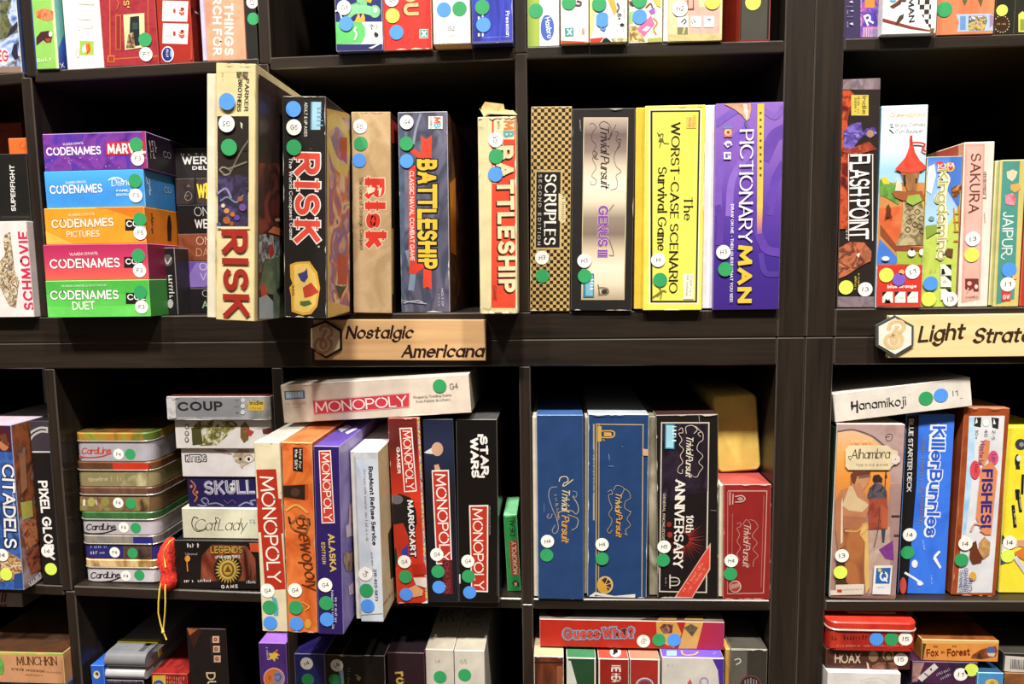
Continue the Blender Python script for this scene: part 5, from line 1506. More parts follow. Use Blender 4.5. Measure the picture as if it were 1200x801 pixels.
b.T('CatLady', 850, 130, 1080, 128, 52, '1c1a18', 'title', wt=.9, nib=30, mn=.3, sh=.3, gap=1.2).V([(868, 75), (850, 70), (842, 100), (860, 130), (890, 128), (905, 115)], 4, '1c1a18', 'title').V([(960, 75), (945, 72), (950, 90)], 3, '1c1a18', 'title').T('F4', 1098, 103, 1122, 101, 22, '6c98b8', wt=.9)
b.done()
z = b.ztop
b = Box('deep indigo box with silver skull-themed capital letters', [(218.5, 559), (308, 557.5), (310, 596.5), (222, 597.5)], rest=z, roll=0, depth=14, Y=1.6, group=GK, col='241e52', edge='3c3470', faces={'L': '1c183c'}).k(*kV)
b.T('SKULL', 897, 672, 1120, 668, 62, 'c2beca', 'title', wt=2.7, gap=2.0).T('SKULL', 899, 670, 1118, 666, 58, '4a4670', 'title', wt=.5, gap=4.3)
b.D(1019, 634, 13, 15, 'd8d4dc').R(1011, 645, 1027, 655, 'd8d4dc').D(1013, 634, 4, 5, '1c1830').D(1025, 634, 4, 5, '1c1830')
b.V([(870, 715), (900, 720), (915, 700), (900, 685), (885, 695), (905, 712), (950, 708), (980, 720)], 6, '8c88a8').V([(1050, 720), (1080, 705), (1110, 715), (1100, 700), (1120, 695)], 6, '8c88a8').V([(840, 610), (858, 635), (848, 660), (865, 680), (855, 700)], 7, 'b86a3c').D(840, 635, 6, 7, 'c87a3c').D(865, 660, 6, 7, 'c87a3c').V([(985, 695), (1000, 708), (1020, 695), (1035, 708)], 4, '6a4a7c')
b.done()
z = b.ztop
b = Box('white box with part of a cat face and small cartoon lettering, above the indigo box', [(212, 525.2), (306, 524.5), (308, 556.8), (213.7, 557.6)], rest=z, roll=0, depth=16, Y=1.4, group=GK, col='e2dcdc', edge='ece8e6').k(*kV)
b.T('KITTENS', 815, 530, 908, 528, 34, '2a2428', 'title', wt=3.4, out='2a2428', ow=.1).T('KITTENS', 818, 527, 905, 525, 28, 'e8e4e6', 'title', wt=2.0)
b.P([(1020, 500), (1050, 472), (1090, 475), (1120, 520), (1070, 545), (1030, 525)], ART(['c8b49c', '9c8474', 'd8ccc0'], 100)).D(1055, 515, 13, 11, 'a8a484').D(1055, 515, 6, 6, '1c1a1a').D(1092, 515, 16, 14, 'e8e4e0').D(1092, 515, 6, 8, '1c1a1a').P([(930, 470), (990, 475), (1020, 495), (960, 485)], 'b08a94').P([(1050, 540), (1070, 540), (1062, 558)], 'd8b49c')
b.done()
z = b.ztop
b = Box('white box with a green goblin-like crowd, just under the grey silvery box', [(204.3, 493), (318, 489.5), (318.6, 521.5), (206.5, 523.3)], rest=z, roll=0, depth=18, Y=1.0, group=GK, col='ddd8d4', edge='ece8e4').k(*kV)
b.P([(838, 380), (870, 350), (930, 345), (980, 350), (1030, 345), (1045, 370), (1010, 400), (980, 430), (950, 455), (880, 458), (850, 440)], ART(['6a6a34', 'd8d4c8', '8a8648', '4a4420', 'c9c0a0'], 90, (1, 1, .8))).P([(840, 380), (880, 370), (890, 450), (845, 455)], '4a4a24').P([(1055, 370), (1075, 350), (1095, 375), (1090, 430), (1070, 445), (1055, 420)], ART(['8a8a4c', '5a5a30', '9c3a34'], 120)).P([(1085, 380), (1115, 395), (1100, 415), (1085, 410)], 'b0403c').P([(1150, 385), (1195, 375), (1195, 405), (1155, 405)], '6a3430')
for y in (372, 402, 430):
    b.D(820, y, 9, 11, '5c5854').D(820, y, 5, 7, 'ddd8d4')
b.done()
z = b.ztop
b = Box('grey silvery box with dark square lettering on top of the stack of small games', [(194.8, 465.8), (316.8, 462.6), (317.4, 488), (196.5, 491.2)], rest=z, roll=0.0, depth=13, Y=0.4, group=GK, col=ART(['8c8c8e', 'a4a3a4', '787878'], 30), edge='c4c2c0', faces={'T': '5a2420'}).k(*kV)
b.R(775, 248, 1060, 330, '8a8a8e').T('COUP', 780, 305, 978, 302, 40, '2c2a2e', 'title', wt=2.6, gap=2.6).R(1090, 262, 1160, 302, 'd0b040').T('Indie', 1096, 278, 1155, 276, 17, '3a2c18', wt=1.8, serif=.5).G(1098, 298, 1152, 296, 12, '8a5a20')
for y in (256, 283, 310):
    b.D(1066, y, 9, 9, 'e0dedc').R(1063, y - 1, 1069, y + 1, '3a3a3c').G(1030, y + 4, 1052, y + 4, 8, '4a4a4e')
b.P([(728, 250), (770, 246), (775, 335), (732, 340)], ART(['a8a6a6', 'c8c6c4', '8a8888'], 60)).wear(8, 'd8d4d0')
b.done()

# -- red knitted pouch with a yellow cord
pc = Vector((-55.05, 0, 0))
kz = zs('C', pc.x)
root = bpy.data.objects.new('drawstring_pouch', None)
root.location = sc((pc.x, -1.2, kz + .05))
col.objects.link(root)
tag(root, 'small red pouch tied with a hanging yellow cord, beside the stack of tins', 'pouch')
prof = [(0.0, 0.6), (0.2, .9), (0.7, 1.08), (1.4, 1.15), (2.0, 1.02), (2.5, .82), (2.9, .84), (3.5, 1.0), (4.4, 1.12), (5.4, 1.1), (6.3, .95), (7.0, .7), (7.4, .35)]
vs, fs = [], []
n = 40
for i, (z_, r_) in enumerate(prof):
    for k in range(n):
        a = 2 * math.pi * k / n
        rr = r_ * (1 + 0.10 * math.sin(a * 7 + z_ * 1.3) + 0.05 * math.sin(a * 13 - z_ * 3))
        off = 0.25 * math.sin(z_ * 0.9)
        vs.append(((off + rr * math.cos(a)) / 100, (rr * 1.2 * math.sin(a) + 1.3 + max(0, z_ - 3) * .3) / 100, z_ / 100))
for i in range(len(prof) - 1):
    for k in range(n):
        j = (k + 1) % n
        fs.append((i * n + k, i * n + j, (i + 1) * n + j, (i + 1) * n + k))
fs.append(tuple(range(n - 1, -1, -1)))
fs.append(tuple(range((len(prof) - 1) * n, len(prof) * n)))
m, nt, bs = newmat('red_cloth', 0.85)
f = noise(nt, coords(nt), 420, 2)
nt.links.new(ramp(nt, f, [(0.35, 'a81c14'), (0.65, 'e23a2a')]), bs.inputs['Base Color'])
bp = nt.nodes.new('ShaderNodeBump')
bp.inputs['Strength'].default_value = .8
bp.inputs['Distance'].default_value = .001
nt.links.new(f, bp.inputs['Height'])
nt.links.new(bp.outputs[0], bs.inputs['Normal'])
body = mesh_obj('cloth_body', vs, fs, [m], None, root, True)


def lp(px, py, Y):
    return sc(at(px, py, Y)) - root.location


YC = M('e0c24c', .6)
c1 = [lp(190.5, 678, -0.6), lp(189, 683, -1.0), lp(187, 690, -1.35), lp(185.8, 705, -1.5), lp(185.6, 718, -1.5), lp(188, 730, -1.5), lp(191, 740, -1.5)]
c2 = [lp(195, 678, -0.6), lp(194, 683, -1.0), lp(193.5, 690, -1.35), lp(193.8, 705, -1.5), lp(193.3, 718, -1.5), lp(192.2, 730, -1.5), lp(191.2, 740, -1.5)]
c3 = [lp(191, 739, -1.5), lp(193, 744, -1.5), lp(195, 749, -1.5)]
ring = [lp(188, 640, -1.0), lp(194, 646, -1.1), lp(200, 632, -1.0), lp(203, 628, -.8)]
V, F = [], []
for path in (c1, c2, c3):
    cp = []
    for i in range(len(path) - 1):
        for t in (0, .5):
            cp.append(path[i].lerp(path[i + 1], t))
    cp.append(path[-1])
    v, f = tube(cp, 0.0011)
    F += [tuple(i + len(V) for i in q) for q in f]
    V += v
cord = mesh_obj('cord', V, F, [YC], None, root, True)
cord['label'] = 'yellow drawstring'
V, F = [], []
kc = lp(191, 740, -1.5)
for i in range(7):
    for k in range(10):
        th, ph = math.pi * i / 6, 2 * math.pi * k / 10
        V.append(kc + Vector((math.sin(th) * math.cos(ph), math.sin(th) * math.sin(ph), math.cos(th) * 1.2)) * 0.0024)
for i in range(6):
    for k in range(10):
        j = (k + 1) % 10
        F.append((i * 10 + k, i * 10 + j, (i + 1) * 10 + j, (i + 1) * 10 + k))
mesh_obj('knot', V, F, [YC], None, cord, True)
v, f = tube([lp(204, 631, -0.9), lp(199, 634, -1.2), lp(194, 642, -1.4), lp(192, 650, -1.2), lp(194, 664, -0.9)], 0.0010)
mesh_obj('cord_loop', v, f, [YC], None, root, True)

# -- second cell: the property trading games
GM = 'property trading games standing in the cell below the Nostalgic sign'
kR1, kR2, kR3, kR4 = (290, 430, 4.712), (290, 585, 4.712), (445, 430, 4.712), (445, 570, 4.712)


b = Box('cream box with a tall red title strip, leftmost of the upright trading games', [(296.4, 519), (328.6, 517), (336.3, 739.8), (305.9, 739)], rest='C', depth=40, group=GM, col='dccfae', edge='c8b890', faces={'T': 'ece8dc', 'L': 'e0dac8'}).k(*kR1)
b.P([(48, 565), (158, 562), (212, 1225), (98, 1232)], 'b0301f').P([(30, 725), (60, 722), (78, 910), (48, 910)], 'b0301f').P([(158, 722), (188, 726), (205, 915), (180, 915)], 'b0301f')
b.T('MONOPOLY', 68, 602, 113, 1188, 76, 'f0e8dc', 'title', wt=1.25, gap=1.8)
b.k(*kR2).P([(130, 530), (160, 545), (172, 600), (170, 640), (145, 640), (150, 590)], '58a8b4').S(112, 502, 'w', 'G4', 12).S(122, 594, 'g').S(127, 680, 'b').wear(10, 'b8a472')
b.done()
b = Box('orange box with a dark brown pint-glass shape and brown script lettering', [(329.3, 517.4), (365.8, 518.7), (372.2, 741.4), (338.4, 740.3)], rest='C', depth=40, group=GM, col=ART(['c8622c', 'd6743a', 'b8501f', 'd88a3c'], 18), edge='d8a070', faces={'T': ART(['c06030', 'd07a44', 'b0542c'], 20)}).k(*kR1)
b.P([(250, 442), (306, 445), (306, 580), (252, 572)], '1f1a16', 'emblem').T('late for', 286, 452, 284, 560, 14, 'e4d8c8', wt=1.6).T('the SKY', 262, 452, 260, 565, 16, 'e4d8c8', wt=1.8)
b.P([(188, 650), (335, 645), (335, 725), (188, 728)], 'b04a1a').P([(188, 655), (318, 648), (318, 732), (188, 716)], '2c1c14', 'picture').D(265, 690, 26, 24, '4a3020', 'picture')
b.k(*kR2).T('Brewopoly', 262, 95, 326, 500, 82, '5a2c14', 'title', wt=1.7, nib=30, mn=.35, sh=.2, gap=1.6).V([(228, 95), (240, 130), (300, 85), (335, 130), (320, 180), (250, 160), (232, 100)], 10, '8a5a34').V([(262, 170), (330, 200), (345, 250)], 8, '6a3418')
b.k(*kR1).V([(215, 790), (270, 760), (330, 800)], 12, 'd8a050').k(*kR2).V([(305, 565), (340, 590), (320, 610)], 6, 'd8a850').D(335, 685, 18, 26, 'd0983c')
b.S(264, 499, 'w', 'G4', 8).S(268, 594, 'g').S(272, 684, 'b').wear(14, 'e0b890')
b.done()
b = Box('deep purple box with gold capital letters and a lavender right side', [(366.8, 522.3), (398.2, 522.3), (402, 743.7), (373.8, 742.5)], rest='C', depth=40, group=GM, col='2c1c5c', edge='8a7ab8', faces={'R': ART(['7c6cb8', '9a8cc8', '6a5aa8', 'b0a0c8'], 10), 'T': '5a44a0'}).k(*kR1)
b.P([(393, 460), (460, 458), (482, 860), (410, 862)], 'ece4dc', 'title').P([(398, 466), (455, 464), (477, 854), (415, 856)], 'c03a2c', 'title').T('MONOPOLY', 408, 474, 425, 848, 44, 'f0e8e0', 'title', wt=1.25, gap=1.8)
b.k(*kR2).T('ALASKA', 445, 190, 458, 398, 34, 'd2b45c', 'title', wt=2.4).T('EDITION', 408, 236, 414, 355, 20, 'd2b45c', wt=2.2, gap=4).G(483, 540, 482, 680, 14, 'd8d4e0').G(463, 500, 468, 715, 14, 'd8d4e0')
b.S(430, 470, 'w', 'G4', 12).S(436, 570, 'g').S(440, 660, 'b').on('T').k(*kR1).P([(500, 345), (550, 318), (575, 330), (520, 360)], 'd8d4e8').P([(540, 360), (600, 330), (610, 340), (550, 372)], 'd8d4e8').on('R').k(*kR2)
b.P([(530, 300), (580, 280), (580, 390), (545, 400), (528, 340)], ART(['8a7484', 'b8946c', '4a3c3c', '6a6488'], 60)).P([(540, 150), (570, 120), (575, 200), (545, 210)], 'd8c8d8').P([(555, 480), (585, 450), (585, 520), (560, 530)], 'd8bcd0').k(*kR1).P([(560, 760), (580, 740), (580, 860), (556, 860)], 'd8b8c0')
b.done()
b = Box('light grey-blue box with black serif print and a phone number, white along its top', [(415.5, 528.7), (441.7, 529.7), (450.2, 729.3), (423.5, 727.6)], rest='C', depth=36, group=GM, col=ART(['b4bcc8', 'c2c8d0', 'a8b2c0'], 16), edge='e0e0e0', faces={'T': ART(['d0d2d4', 'e4e4e4', 'a8aaac'], 20), 'R': 'd8cca0', 'L': 'd8d8d8'}).k(*kR1)
b.sub('base', [(409.8, 527.6), (419, 527.6), (426, 726), (418, 725)], 0.4, 'd4d2cc')
b.P([(575, 465), (722, 470), (724, 500), (580, 510)], ART(['a0a2a6', 'c0c2c4'], 60)).T('BuxMont Refuse Service', 668, 548, 690, 983, 24, '1c1a20', 'title', wt=2.6, serif=.7, gap=1.8)
b.G(640, 565, 655, 960, 14, '8c7c84').k(*kR2).T('215-822-5873', 697, 385, 706, 560, 15, '1c1a20', wt=2.2, serif=.3).G(680, 290, 690, 400, 10, '8a8c94')
b.S(652, 410, 'w', 'G4', 60).S(657, 500, 'g').S(664, 586, 'b').V([(600, 640), (680, 632), (755, 628)], 4, '9a9ca4').on('R').k(*kR4)
b.P([(45, 260), (75, 190), (92, 480), (60, 510)], '2a3a2c').G(20, 660, 70, 590, 10, '8a8468')
b.done()
b = Box('red box with a black tyre picture and two white titles, right of the grey-blue box', [(455.2, 490.5), (491.3, 488.4), (502.0, 707.2), (464.5, 706.9)], rest='C', depth=30, group=GM, col='c8351f', edge='d86a54', faces={'T': 'e0b0a8', 'R': '3a2c24'}).k(*kR3)
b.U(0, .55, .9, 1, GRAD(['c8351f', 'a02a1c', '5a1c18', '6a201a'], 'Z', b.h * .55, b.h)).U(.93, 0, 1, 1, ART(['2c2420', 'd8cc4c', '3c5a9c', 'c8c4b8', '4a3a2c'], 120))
b.P([(108, 335), (178, 333), (205, 685), (135, 690)], 'ece4dc', 'title').P([(114, 342), (172, 340), (199, 678), (140, 683)], 'b82f22', 'title').T('MONOPOLY', 126, 350, 148, 675, 44, 'f0e8e0', 'title', wt=1.25, gap=1.8).T('GAMER', 92, 440, 98, 588, 18, 'f0e8e0', wt=2.4)
b.k(*kR4).P([(62, 60), (110, 38), (170, 60), (200, 130), (205, 200), (175, 270), (130, 290), (95, 230), (66, 200)], '1f1a1a', 'picture').D(95, 70, 34, 26, '6a6468', 'picture').P([(70, 210), (130, 200), (170, 300), (120, 370), (85, 300)], 'b8321f').P([(120, 350), (155, 320), (160, 390), (130, 400)], '3a3c9c')
b.P([(90, 330), (60, 400), (80, 480), (100, 400)], '2c3428').P([(160, 560), (200, 540), (240, 570), (235, 600), (180, 610)], 'd8a070').P([(175, 430), (250, 420), (262, 480), (190, 490)], 'b02a1c').P([(185, 500), (262, 500), (266, 560), (200, 540)], 'd8ccc4')
b.T('MARIOKART', 150, 70, 168, 388, 36, '241f1f', 'subtitle', wt=3.6, gap=1.4, out='241f1f', ow=.1).T('MARIOKART', 153, 72, 171, 386, 31, 'f0ecec', 'subtitle', wt=2.6, gap=1.8)
b.S(137, 412, 'w', 'G4', 12).S(143, 495, 'g').S(147, 592, 'b').P([(232, 640), (268, 625), (262, 650), (240, 652)], 'e4d8d0').wear(8, 'e0b8a8')
b.done()
b = Box('navy-black box with a blank tan oval, left of the glossy black box', [(494.9, 491.5), (531.6, 490.5), (537.0, 705.8), (503.6, 705.8)], rest='C', depth=30, group=GM, col='191920', edge='4a4a58', faces={'T': '3c4454'}).k(*kR3)
b.U(0, .6, 1, 1, GRAD(['191920', '1d2233', '232a44', '1c2036'], 'Z', b.h * .6, b.h)).P([(245, 470), (295, 440), (300, 480), (255, 475)], 'd8d0cc', 'picture').D(318, 452, 32, 38, 'c89c84', 'picture').P([(300, 540), (325, 535), (335, 565), (305, 570)], 'c89878')
b.P([(287, 568), (382, 566), (400, 1085), (312, 1088)], 'ece4dc', 'title').P([(293, 576), (376, 574), (393, 1077), (318, 1080)], 'b83228', 'title').T('MONOPOLY', 306, 588, 333, 1072, 58, 'f0e8e0', 'title', wt=1.25, gap=1.8)
b.k(*kR4).P([(345, 405), (400, 403), (405, 592), (352, 594)], '5a1c20').T('CHEATERS', 358, 412, 362, 588, 28, '8a343a', wt=2.0)
b.S(316, 373, 'w', 'G4', 8).S(322, 467, 'g').S(327, 553, 'b').P([(318, 522), (345, 525), (366, 548), (350, 558)], 'f0f0f0')
b.done()
b = Box('glossy black box with a white two-line film logo and a red title strip', [(534, 491.5), (583.5, 490.5), (584, 705.8), (538.4, 705.8)], rest='C', depth=30, group=GM, col=M('171412', .25), edge='6a6660', faces={'T': '4c4a48'}).k(*kR3)
b.T('STAR', 552, 378, 562, 600, 42, 'ece8e2', 'film_logo', wt=3.2, gap=1.0).T('WARS', 500, 388, 508, 612, 42, 'ece8e2', 'film_logo', wt=3.2, gap=1.0).R(540, 370, 572, 384, 'ece8e2', 'film_logo').R(545, 598, 580, 610, 'ece8e2', 'film_logo')
b.k(*kR4).P([(493, 102), (600, 100), (598, 582), (505, 578)], 'ece0d4', 'title').P([(500, 110), (593, 108), (591, 574), (511, 570)], 'b8321f', 'title').T('MONOPOLY', 512, 120, 522, 566, 56, 'f0e8e0', 'title', wt=1.25, gap=1.8)
b.G(606, 105, 606, 265, 5, 'b8b4ac').V([(442, 485), (443, 530)], 7, 'd8d4cc').S(487, 410, 'w', 'G4', 12).S(490, 493, 'g').S(497, 582, 'b')
b.V([(655, 10), (652, 300), (650, 600)], 4, '4a4844', smooth=False)
b.done()
SW = b
b = Box('slim upright green card pack with a red strip, last in the cell beside the upright', [(590, 603), (605.6, 602.4), (610.4, 692.6), (594.8, 693.2)], rest='C', depth=8, group=GM, col='2c8a44', edge='8ce0a0', faces={'T': '8ce0a0'}).k(*kR4)
b.P([(716, 300), (762, 294), (770, 485), (726, 490)], 'a84430').T('MONOPOLY', 762, 482, 753, 302, 26, 'e4d4bc', 'title', wt=1.8).T('DEAL', 748, 272, 744, 172, 28, '1c2a1c', 'title', wt=1.4).P([(690, 150), (765, 145), (765, 160), (692, 168)], '7cd894').P([(730, 530), (750, 515), (770, 530), (770, 550), (740, 545)], '1f2a1c').P([(740, 530), (758, 525), (760, 545), (745, 548)], 'c89c84')
b.done()
b = Box('wide cream box lying tilted across the tops of the upright trading games', [(329.6, 452.3), (550, 436.4), (551.4, 483), (332.3, 496)], Y=-2.0, rest=None, depth=26, group=GM, col='dfd0be', edge='e4d8c8', faces={'R': 'a8a08c', 'T': 'c8c0b0'}).k(*kR1)
b.P([(203, 132), (315, 128), (318, 172), (207, 180)], '3a6a90', 'emblem').P([(210, 137), (306, 134), (309, 167), (213, 173)], 'a8cce0', 'emblem').G(222, 166, 300, 162, 24, 'd8e4ec', 'emblem').G(210, 212, 328, 205, 16, 'b0988c').G(210, 228, 300, 224, 10, 'b0a49c')
b.k(300, 400, 3.744).P([(248, 258), (675, 224), (675, 288), (255, 322)], 'd8a0a0', 'title').P([(251, 262), (671, 228), (671, 284), (257, 317)], 'cf3c48', 'title').T('MONOPOLY', 262, 312, 664, 282, 46, 'f4ece4', 'title', wt=1.25, gap=1.8)
b.T('Property Trading Game', 692, 250, 858, 238, 11, '5a5450', wt=1.3).T('from Parker Brothers', 702, 268, 852, 258, 11, '5a5450', wt=1.3).T('G4', 852, 210, 888, 205, 26, '2a2a2e', wt=1.0).S(806, 194, 'g').wear(10, 'f0e8dc')
b.done()
TILT = b

# -- third cell: trivia boxes
kY1, kY2, kY3, kY4 = (615, 440, 5.34), (615, 570, 5.34), (755, 440, 5.3375), (755, 570, 5.3375)
GP = 'trivia games in blue, black and dark red boxes'
b = Box('plain royal blue box with gold script low on its spine, first of the trivia boxes', [(629, 485.9), (683.4, 485.9), (684.0, 702.4), (630.4, 702)], rest='C', depth=27, group=GP, col='25416e', edge='6a88b8', faces={'T': '3a5a90'}).k(*kY1)
b.sub('base', [(624.3, 488), (631, 488), (632, 702), (625.2, 702)], 0.4, 'd0c4b0', label='off-white lower half showing on the left')


b.T('Trivial', 233, 700, 228, 840, 52, 'd8c48c', 'title', wt=2.1, nib=30, mn=.3, sh=.3, gap=1.2).k(*kY2).T('Pursuit', 230, 175, 228, 345, 50, 'd89a34', 'title', wt=2.1, nib=30, mn=.3, sh=.3, gap=1.2)
b.V([(300, 60), (330, 110), (335, 150), (320, 170), (295, 150), (262, 150), (215, 160), (210, 190)], 4, 'c8b488').V([(200, 0), (160, 10), (150, 60), (170, 130), (195, 190), (210, 250), (200, 285), (180, 290), (172, 270), (190, 240)], 3.2, 'b8a890').V([(270, 175), (330, 200), (325, 250), (295, 270)], 4, 'b8a890').V([(150, 170), (140, 190), (160, 195), (172, 170)], 4, 'a8a098').G(185, 50, 205, 220, 18, 'b09a88').G(118, 105, 118, 160, 6, '8a9ab8')
b.k(*kY1).V([(215, 660), (225, 635), (262, 632), (270, 660), (245, 672), (240, 690), (262, 680), (300, 650)], 6, 'd8cca8').V([(300, 720), (325, 730), (320, 760), (305, 750)], 4, '8a90a8')
b.k(*kY2).S(142, 340, 'w', 'H4', 8).S(137, 427, 'g').on('F').wear(6, 'a8b8d0', wd=.0012).done()
b = Box('royal blue box with gold double lines and a small gold wheel low down', [(690.3, 485), (760.6, 485), (757.5, 700.3), (687.5, 699.8)], rest='C', depth=27, group=GP, col='223f6c', edge='c4ccd8', faces={'T': 'a8b0b8'}).k(*kY1)
b.sub('base', [(684.6, 488), (692, 488), (690, 700), (685.4, 700)], 0.5, 'b0a48c', label='tan lower half showing on the left')
b.V([(432, 305), (432, 900)], 10, 'a89a70', smooth=False).V([(448, 300), (446, 1390)], 5, 'c8a868', smooth=False).V([(465, 300), (462, 1390)], 4, 'c8a868', smooth=False).V([(450, 303), (742, 306)], 5, 'c8b078', smooth=False).V([(740, 306), (736, 800), (732, 1385)], 5, 'c8b078', smooth=False)
b.G(426, 460, 426, 740, 10, '3a5078').P([(455, 315), (480, 315), (480, 410), (455, 412)], 'c8a24c').V([(480, 345), (545, 345), (562, 362), (545, 385), (480, 385)], 8, 'c8a24c').P([(495, 352), (540, 355), (545, 378), (495, 378)], 'd09a4c').V([(490, 398), (498, 404)], 6, 'c8a24c')
b.V([(525, 490), (530, 525)], 4, '7c90b0').V([(525, 565), (555, 565)], 4, '7c90b0').V([(605, 440), (615, 445)], 4, '6a80a4').P([(735, 455), (775, 460), (772, 500), (738, 498)], 'd0a488')
b.T('Trivial', 568, 725, 564, 850, 40, 'd8b45c', 'title', wt=2.1, nib=30, mn=.3, sh=.3, gap=1.2).k(*kY2).T('Pursuit', 572, 165, 568, 312, 40, 'd89a34', 'title', wt=2.1, nib=30, mn=.3, sh=.3, gap=1.2)
for pts in ([(520, 30), (540, 20), (548, 45), (525, 50), (530, 90), (545, 130), (525, 170), (545, 210), (530, 250), (515, 270), (530, 290), (545, 270)], [(620, 10), (650, 30), (660, 70), (630, 90), (625, 130), (660, 160), (640, 200), (660, 240), (630, 270), (640, 300), (620, 290)], [(555, 20), (575, -10), (620, 10), (600, 60)]):
    b.V(pts, 3, 'b8a070')
b.V([(650, 150), (665, 155)], 4, 'b8a070').D(502, 612, 50, 55, 'c8b484', 'emblem').D(500, 612, 44, 48, 'd09a34', 'emblem').P([(480, 580), (505, 565), (535, 590), (540, 625), (520, 650), (505, 610)], '3a2c24', 'emblem').V([(500, 612), (520, 570)], 4, 'd8b878', 'emblem').V([(500, 612), (540, 600)], 4, 'd8b878', 'emblem').V([(500, 612), (535, 635)], 4, 'd8b878', 'emblem')
b.P([(390, 690), (440, 655), (560, 680), (690, 668), (690, 690), (560, 694), (440, 672), (425, 712), (392, 712)], 'dcd8d0')
b.S(483, 358, 'w', 'H4', 8).S(483, 447, 'g').wear(16, 'c8ccd0').done()
b = Box('black box with a dark red firework burst and a slanted red banner', [(770, 486), (840.0, 485), (843.2, 700.8), (769.3, 700.3)], rest='C', depth=27, group=GP, col='191512', edge='8a8478', faces={'T': '3a2422'}).k(*kY3)
b.sub('base', [(760.4, 487.5), (772, 487.5), (771, 700), (759.5, 700)], 0.5, ART(['a8a08c', '6a6450', '8c8470', 'c8c0a8'], 22, (1, 1, .5)), label='worn grey and white lower half showing on the left')
b.P([(105, 290), (408, 290), (392, 1358), (92, 1352)], 'cfc6b4').P([(112, 298), (400, 298), (384, 1350), (99, 1344)], '1a1416')
b.P([(112, 298), (400, 298), (396, 720), (110, 800)], ART(['1c151c', '2c2030', '181218', '3a2a40'], 25, (1, 1, .6)))
b.k(*kY4)
for i in range(26):
    a = math.radians(-75 + i * 9.5)
    L = 170 * random.uniform(.65, 1)
    cx, cy = 240, 330
    ex, ey = cx + L * math.cos(a), cy + L * math.sin(a)
    ex = min(ex, 384)
    if ex < 120:
        continue
    b.P([(cx + 40 * math.cos(a - .1), cy + 40 * math.sin(a - .1)), (ex, ey), (cx + 40 * math.cos(a + .1), cy + 40 * math.sin(a + .1))], random.choice(['8a2420', 'a8322c', '6a1c1a', '7c2a24']), 'burst')
    b.nl -= 1
b.nl += 1
b.D(155, 235, 16, 16, '8a2824', 'burst').D(160, 300, 16, 18, '9c2c28', 'burst')
b.P([(190, 690), (415, 350), (412, 515), (300, 695)], 'd8b09c', 'banner').P([(200, 686), (408, 368), (406, 508), (296, 690)], 'cf4234', 'banner').G(250, 655, 375, 480, 22, 'e08c7c', 'banner').G(280, 660, 390, 510, 18, 'e08c7c', 'banner')
b.k(*kY3).T('ANNIVERSARY', 192, 645, 176, 1205, 64, '1a1416', 'title', wt=2.6, serif=.7, gap=1.2).T('ANNIVERSARY', 195, 648, 180, 1200, 62, 'eae4d8', 'title', wt=2.2, serif=.8, gap=1.4, nib=0, mn=.55)
b.k(*kY4).T('10th', 262, 175, 258, 285, 48, 'ece6da', 'title', wt=2.1, serif=.8, nib=0, mn=.5).T('GENERAL KNOWLEDGE', 118, 40, 110, 330, 16, 'cfc6b0', wt=1.4, serif=.5)
b.k(*kY3).T('Trivial Pursuit', 262, 372, 256, 630, 46, 'e4dcc4', 'title', wt=2.0, nib=30, mn=.3, sh=.3, gap=1.0, sw=2.5)
for pts in ([(215, 340), (235, 325), (240, 355), (215, 360), (235, 400), (220, 430), (245, 460), (225, 500), (240, 540), (215, 570), (210, 600), (235, 610), (238, 585)], [(320, 315), (345, 340), (365, 360), (365, 400), (340, 420), (330, 460), (365, 500), (340, 540), (365, 570), (345, 600), (330, 630), (305, 630)], [(262, 360), (260, 320), (300, 310), (330, 335), (310, 360)], [(350, 380), (335, 360), (355, 350)]):
    b.V(pts, 3.4, 'd8cfb8')
b.P([(130, 300), (190, 302), (188, 458), (128, 455)], '3a8098', 'emblem').P([(137, 308), (184, 310), (182, 450), (135, 448)], '9cd0e0', 'emblem').G(175, 315, 172, 445, 34, 'e0eef0', 'emblem').V([(340, 235), (345, 300)], 3, 'a8a090')
b.k(*kY4).V([(160, 550), (160, 630)], 8, 'cfc6b4').V([(165, 565), (205, 568), (220, 590), (205, 612), (165, 615)], 7, 'cfc6b4').V([(170, 590), (205, 590)], 10, '8a8478').G(130, 565, 130, 620, 8, 'a8a090').V([(415, 145), (450, 147)], 3, '8a8478')
b.S(123, 372, 'w', 'H5', 0).S(117, 456, 'g').wear(16, 'd0c8b8').done()
b = Box('short dark red box with pale gold border lines and script, last of the trivia boxes', [(847.6, 567.3), (906.3, 567), (902.2, 701.6), (847.8, 702.4)], rest='C', depth=22, group=GP, col='8c2422', edge='c87c70', faces={'T': 'b04a48'}).k(*kY4)
b.sub('base', [(842, 567.6), (850, 567.6), (850, 702), (843.4, 702)], 0.4, 'd4c8b0', label='cream lower half showing on the left', edge='e4dcc8')
b.O(518, 22, 768, 30, 4, 'c08c7c').V([(522, 30), (520, 668)], 4, 'b87c70', smooth=False).V([(520, 668), (745, 664)], 5, 'd0a090', smooth=False).V([(767, 26), (757, 350), (745, 664)], 5, 'd0a090', smooth=False).V([(748, 55), (738, 350), (730, 630)], 5, 'a86058', smooth=False).V([(552, 170), (548, 420)], 6, 'a05850', smooth=False)
b.T('Trivial Pursuit', 622, 225, 614, 500, 46, 'cfa89c', 'title', wt=2.0, nib=30, mn=.3, sh=.3, gap=1.0, sw=2.5)
for pts in ([(580, 230), (600, 225), (600, 250), (580, 260), (595, 300), (580, 340), (600, 380), (580, 420), (595, 460)], [(660, 205), (690, 215), (710, 250), (690, 280), (675, 310), (705, 350), (680, 390), (710, 430), (685, 460), (680, 500)], [(615, 235), (640, 205), (665, 240), (645, 260)]):
    b.V(pts, 3.2, 'c0908a')
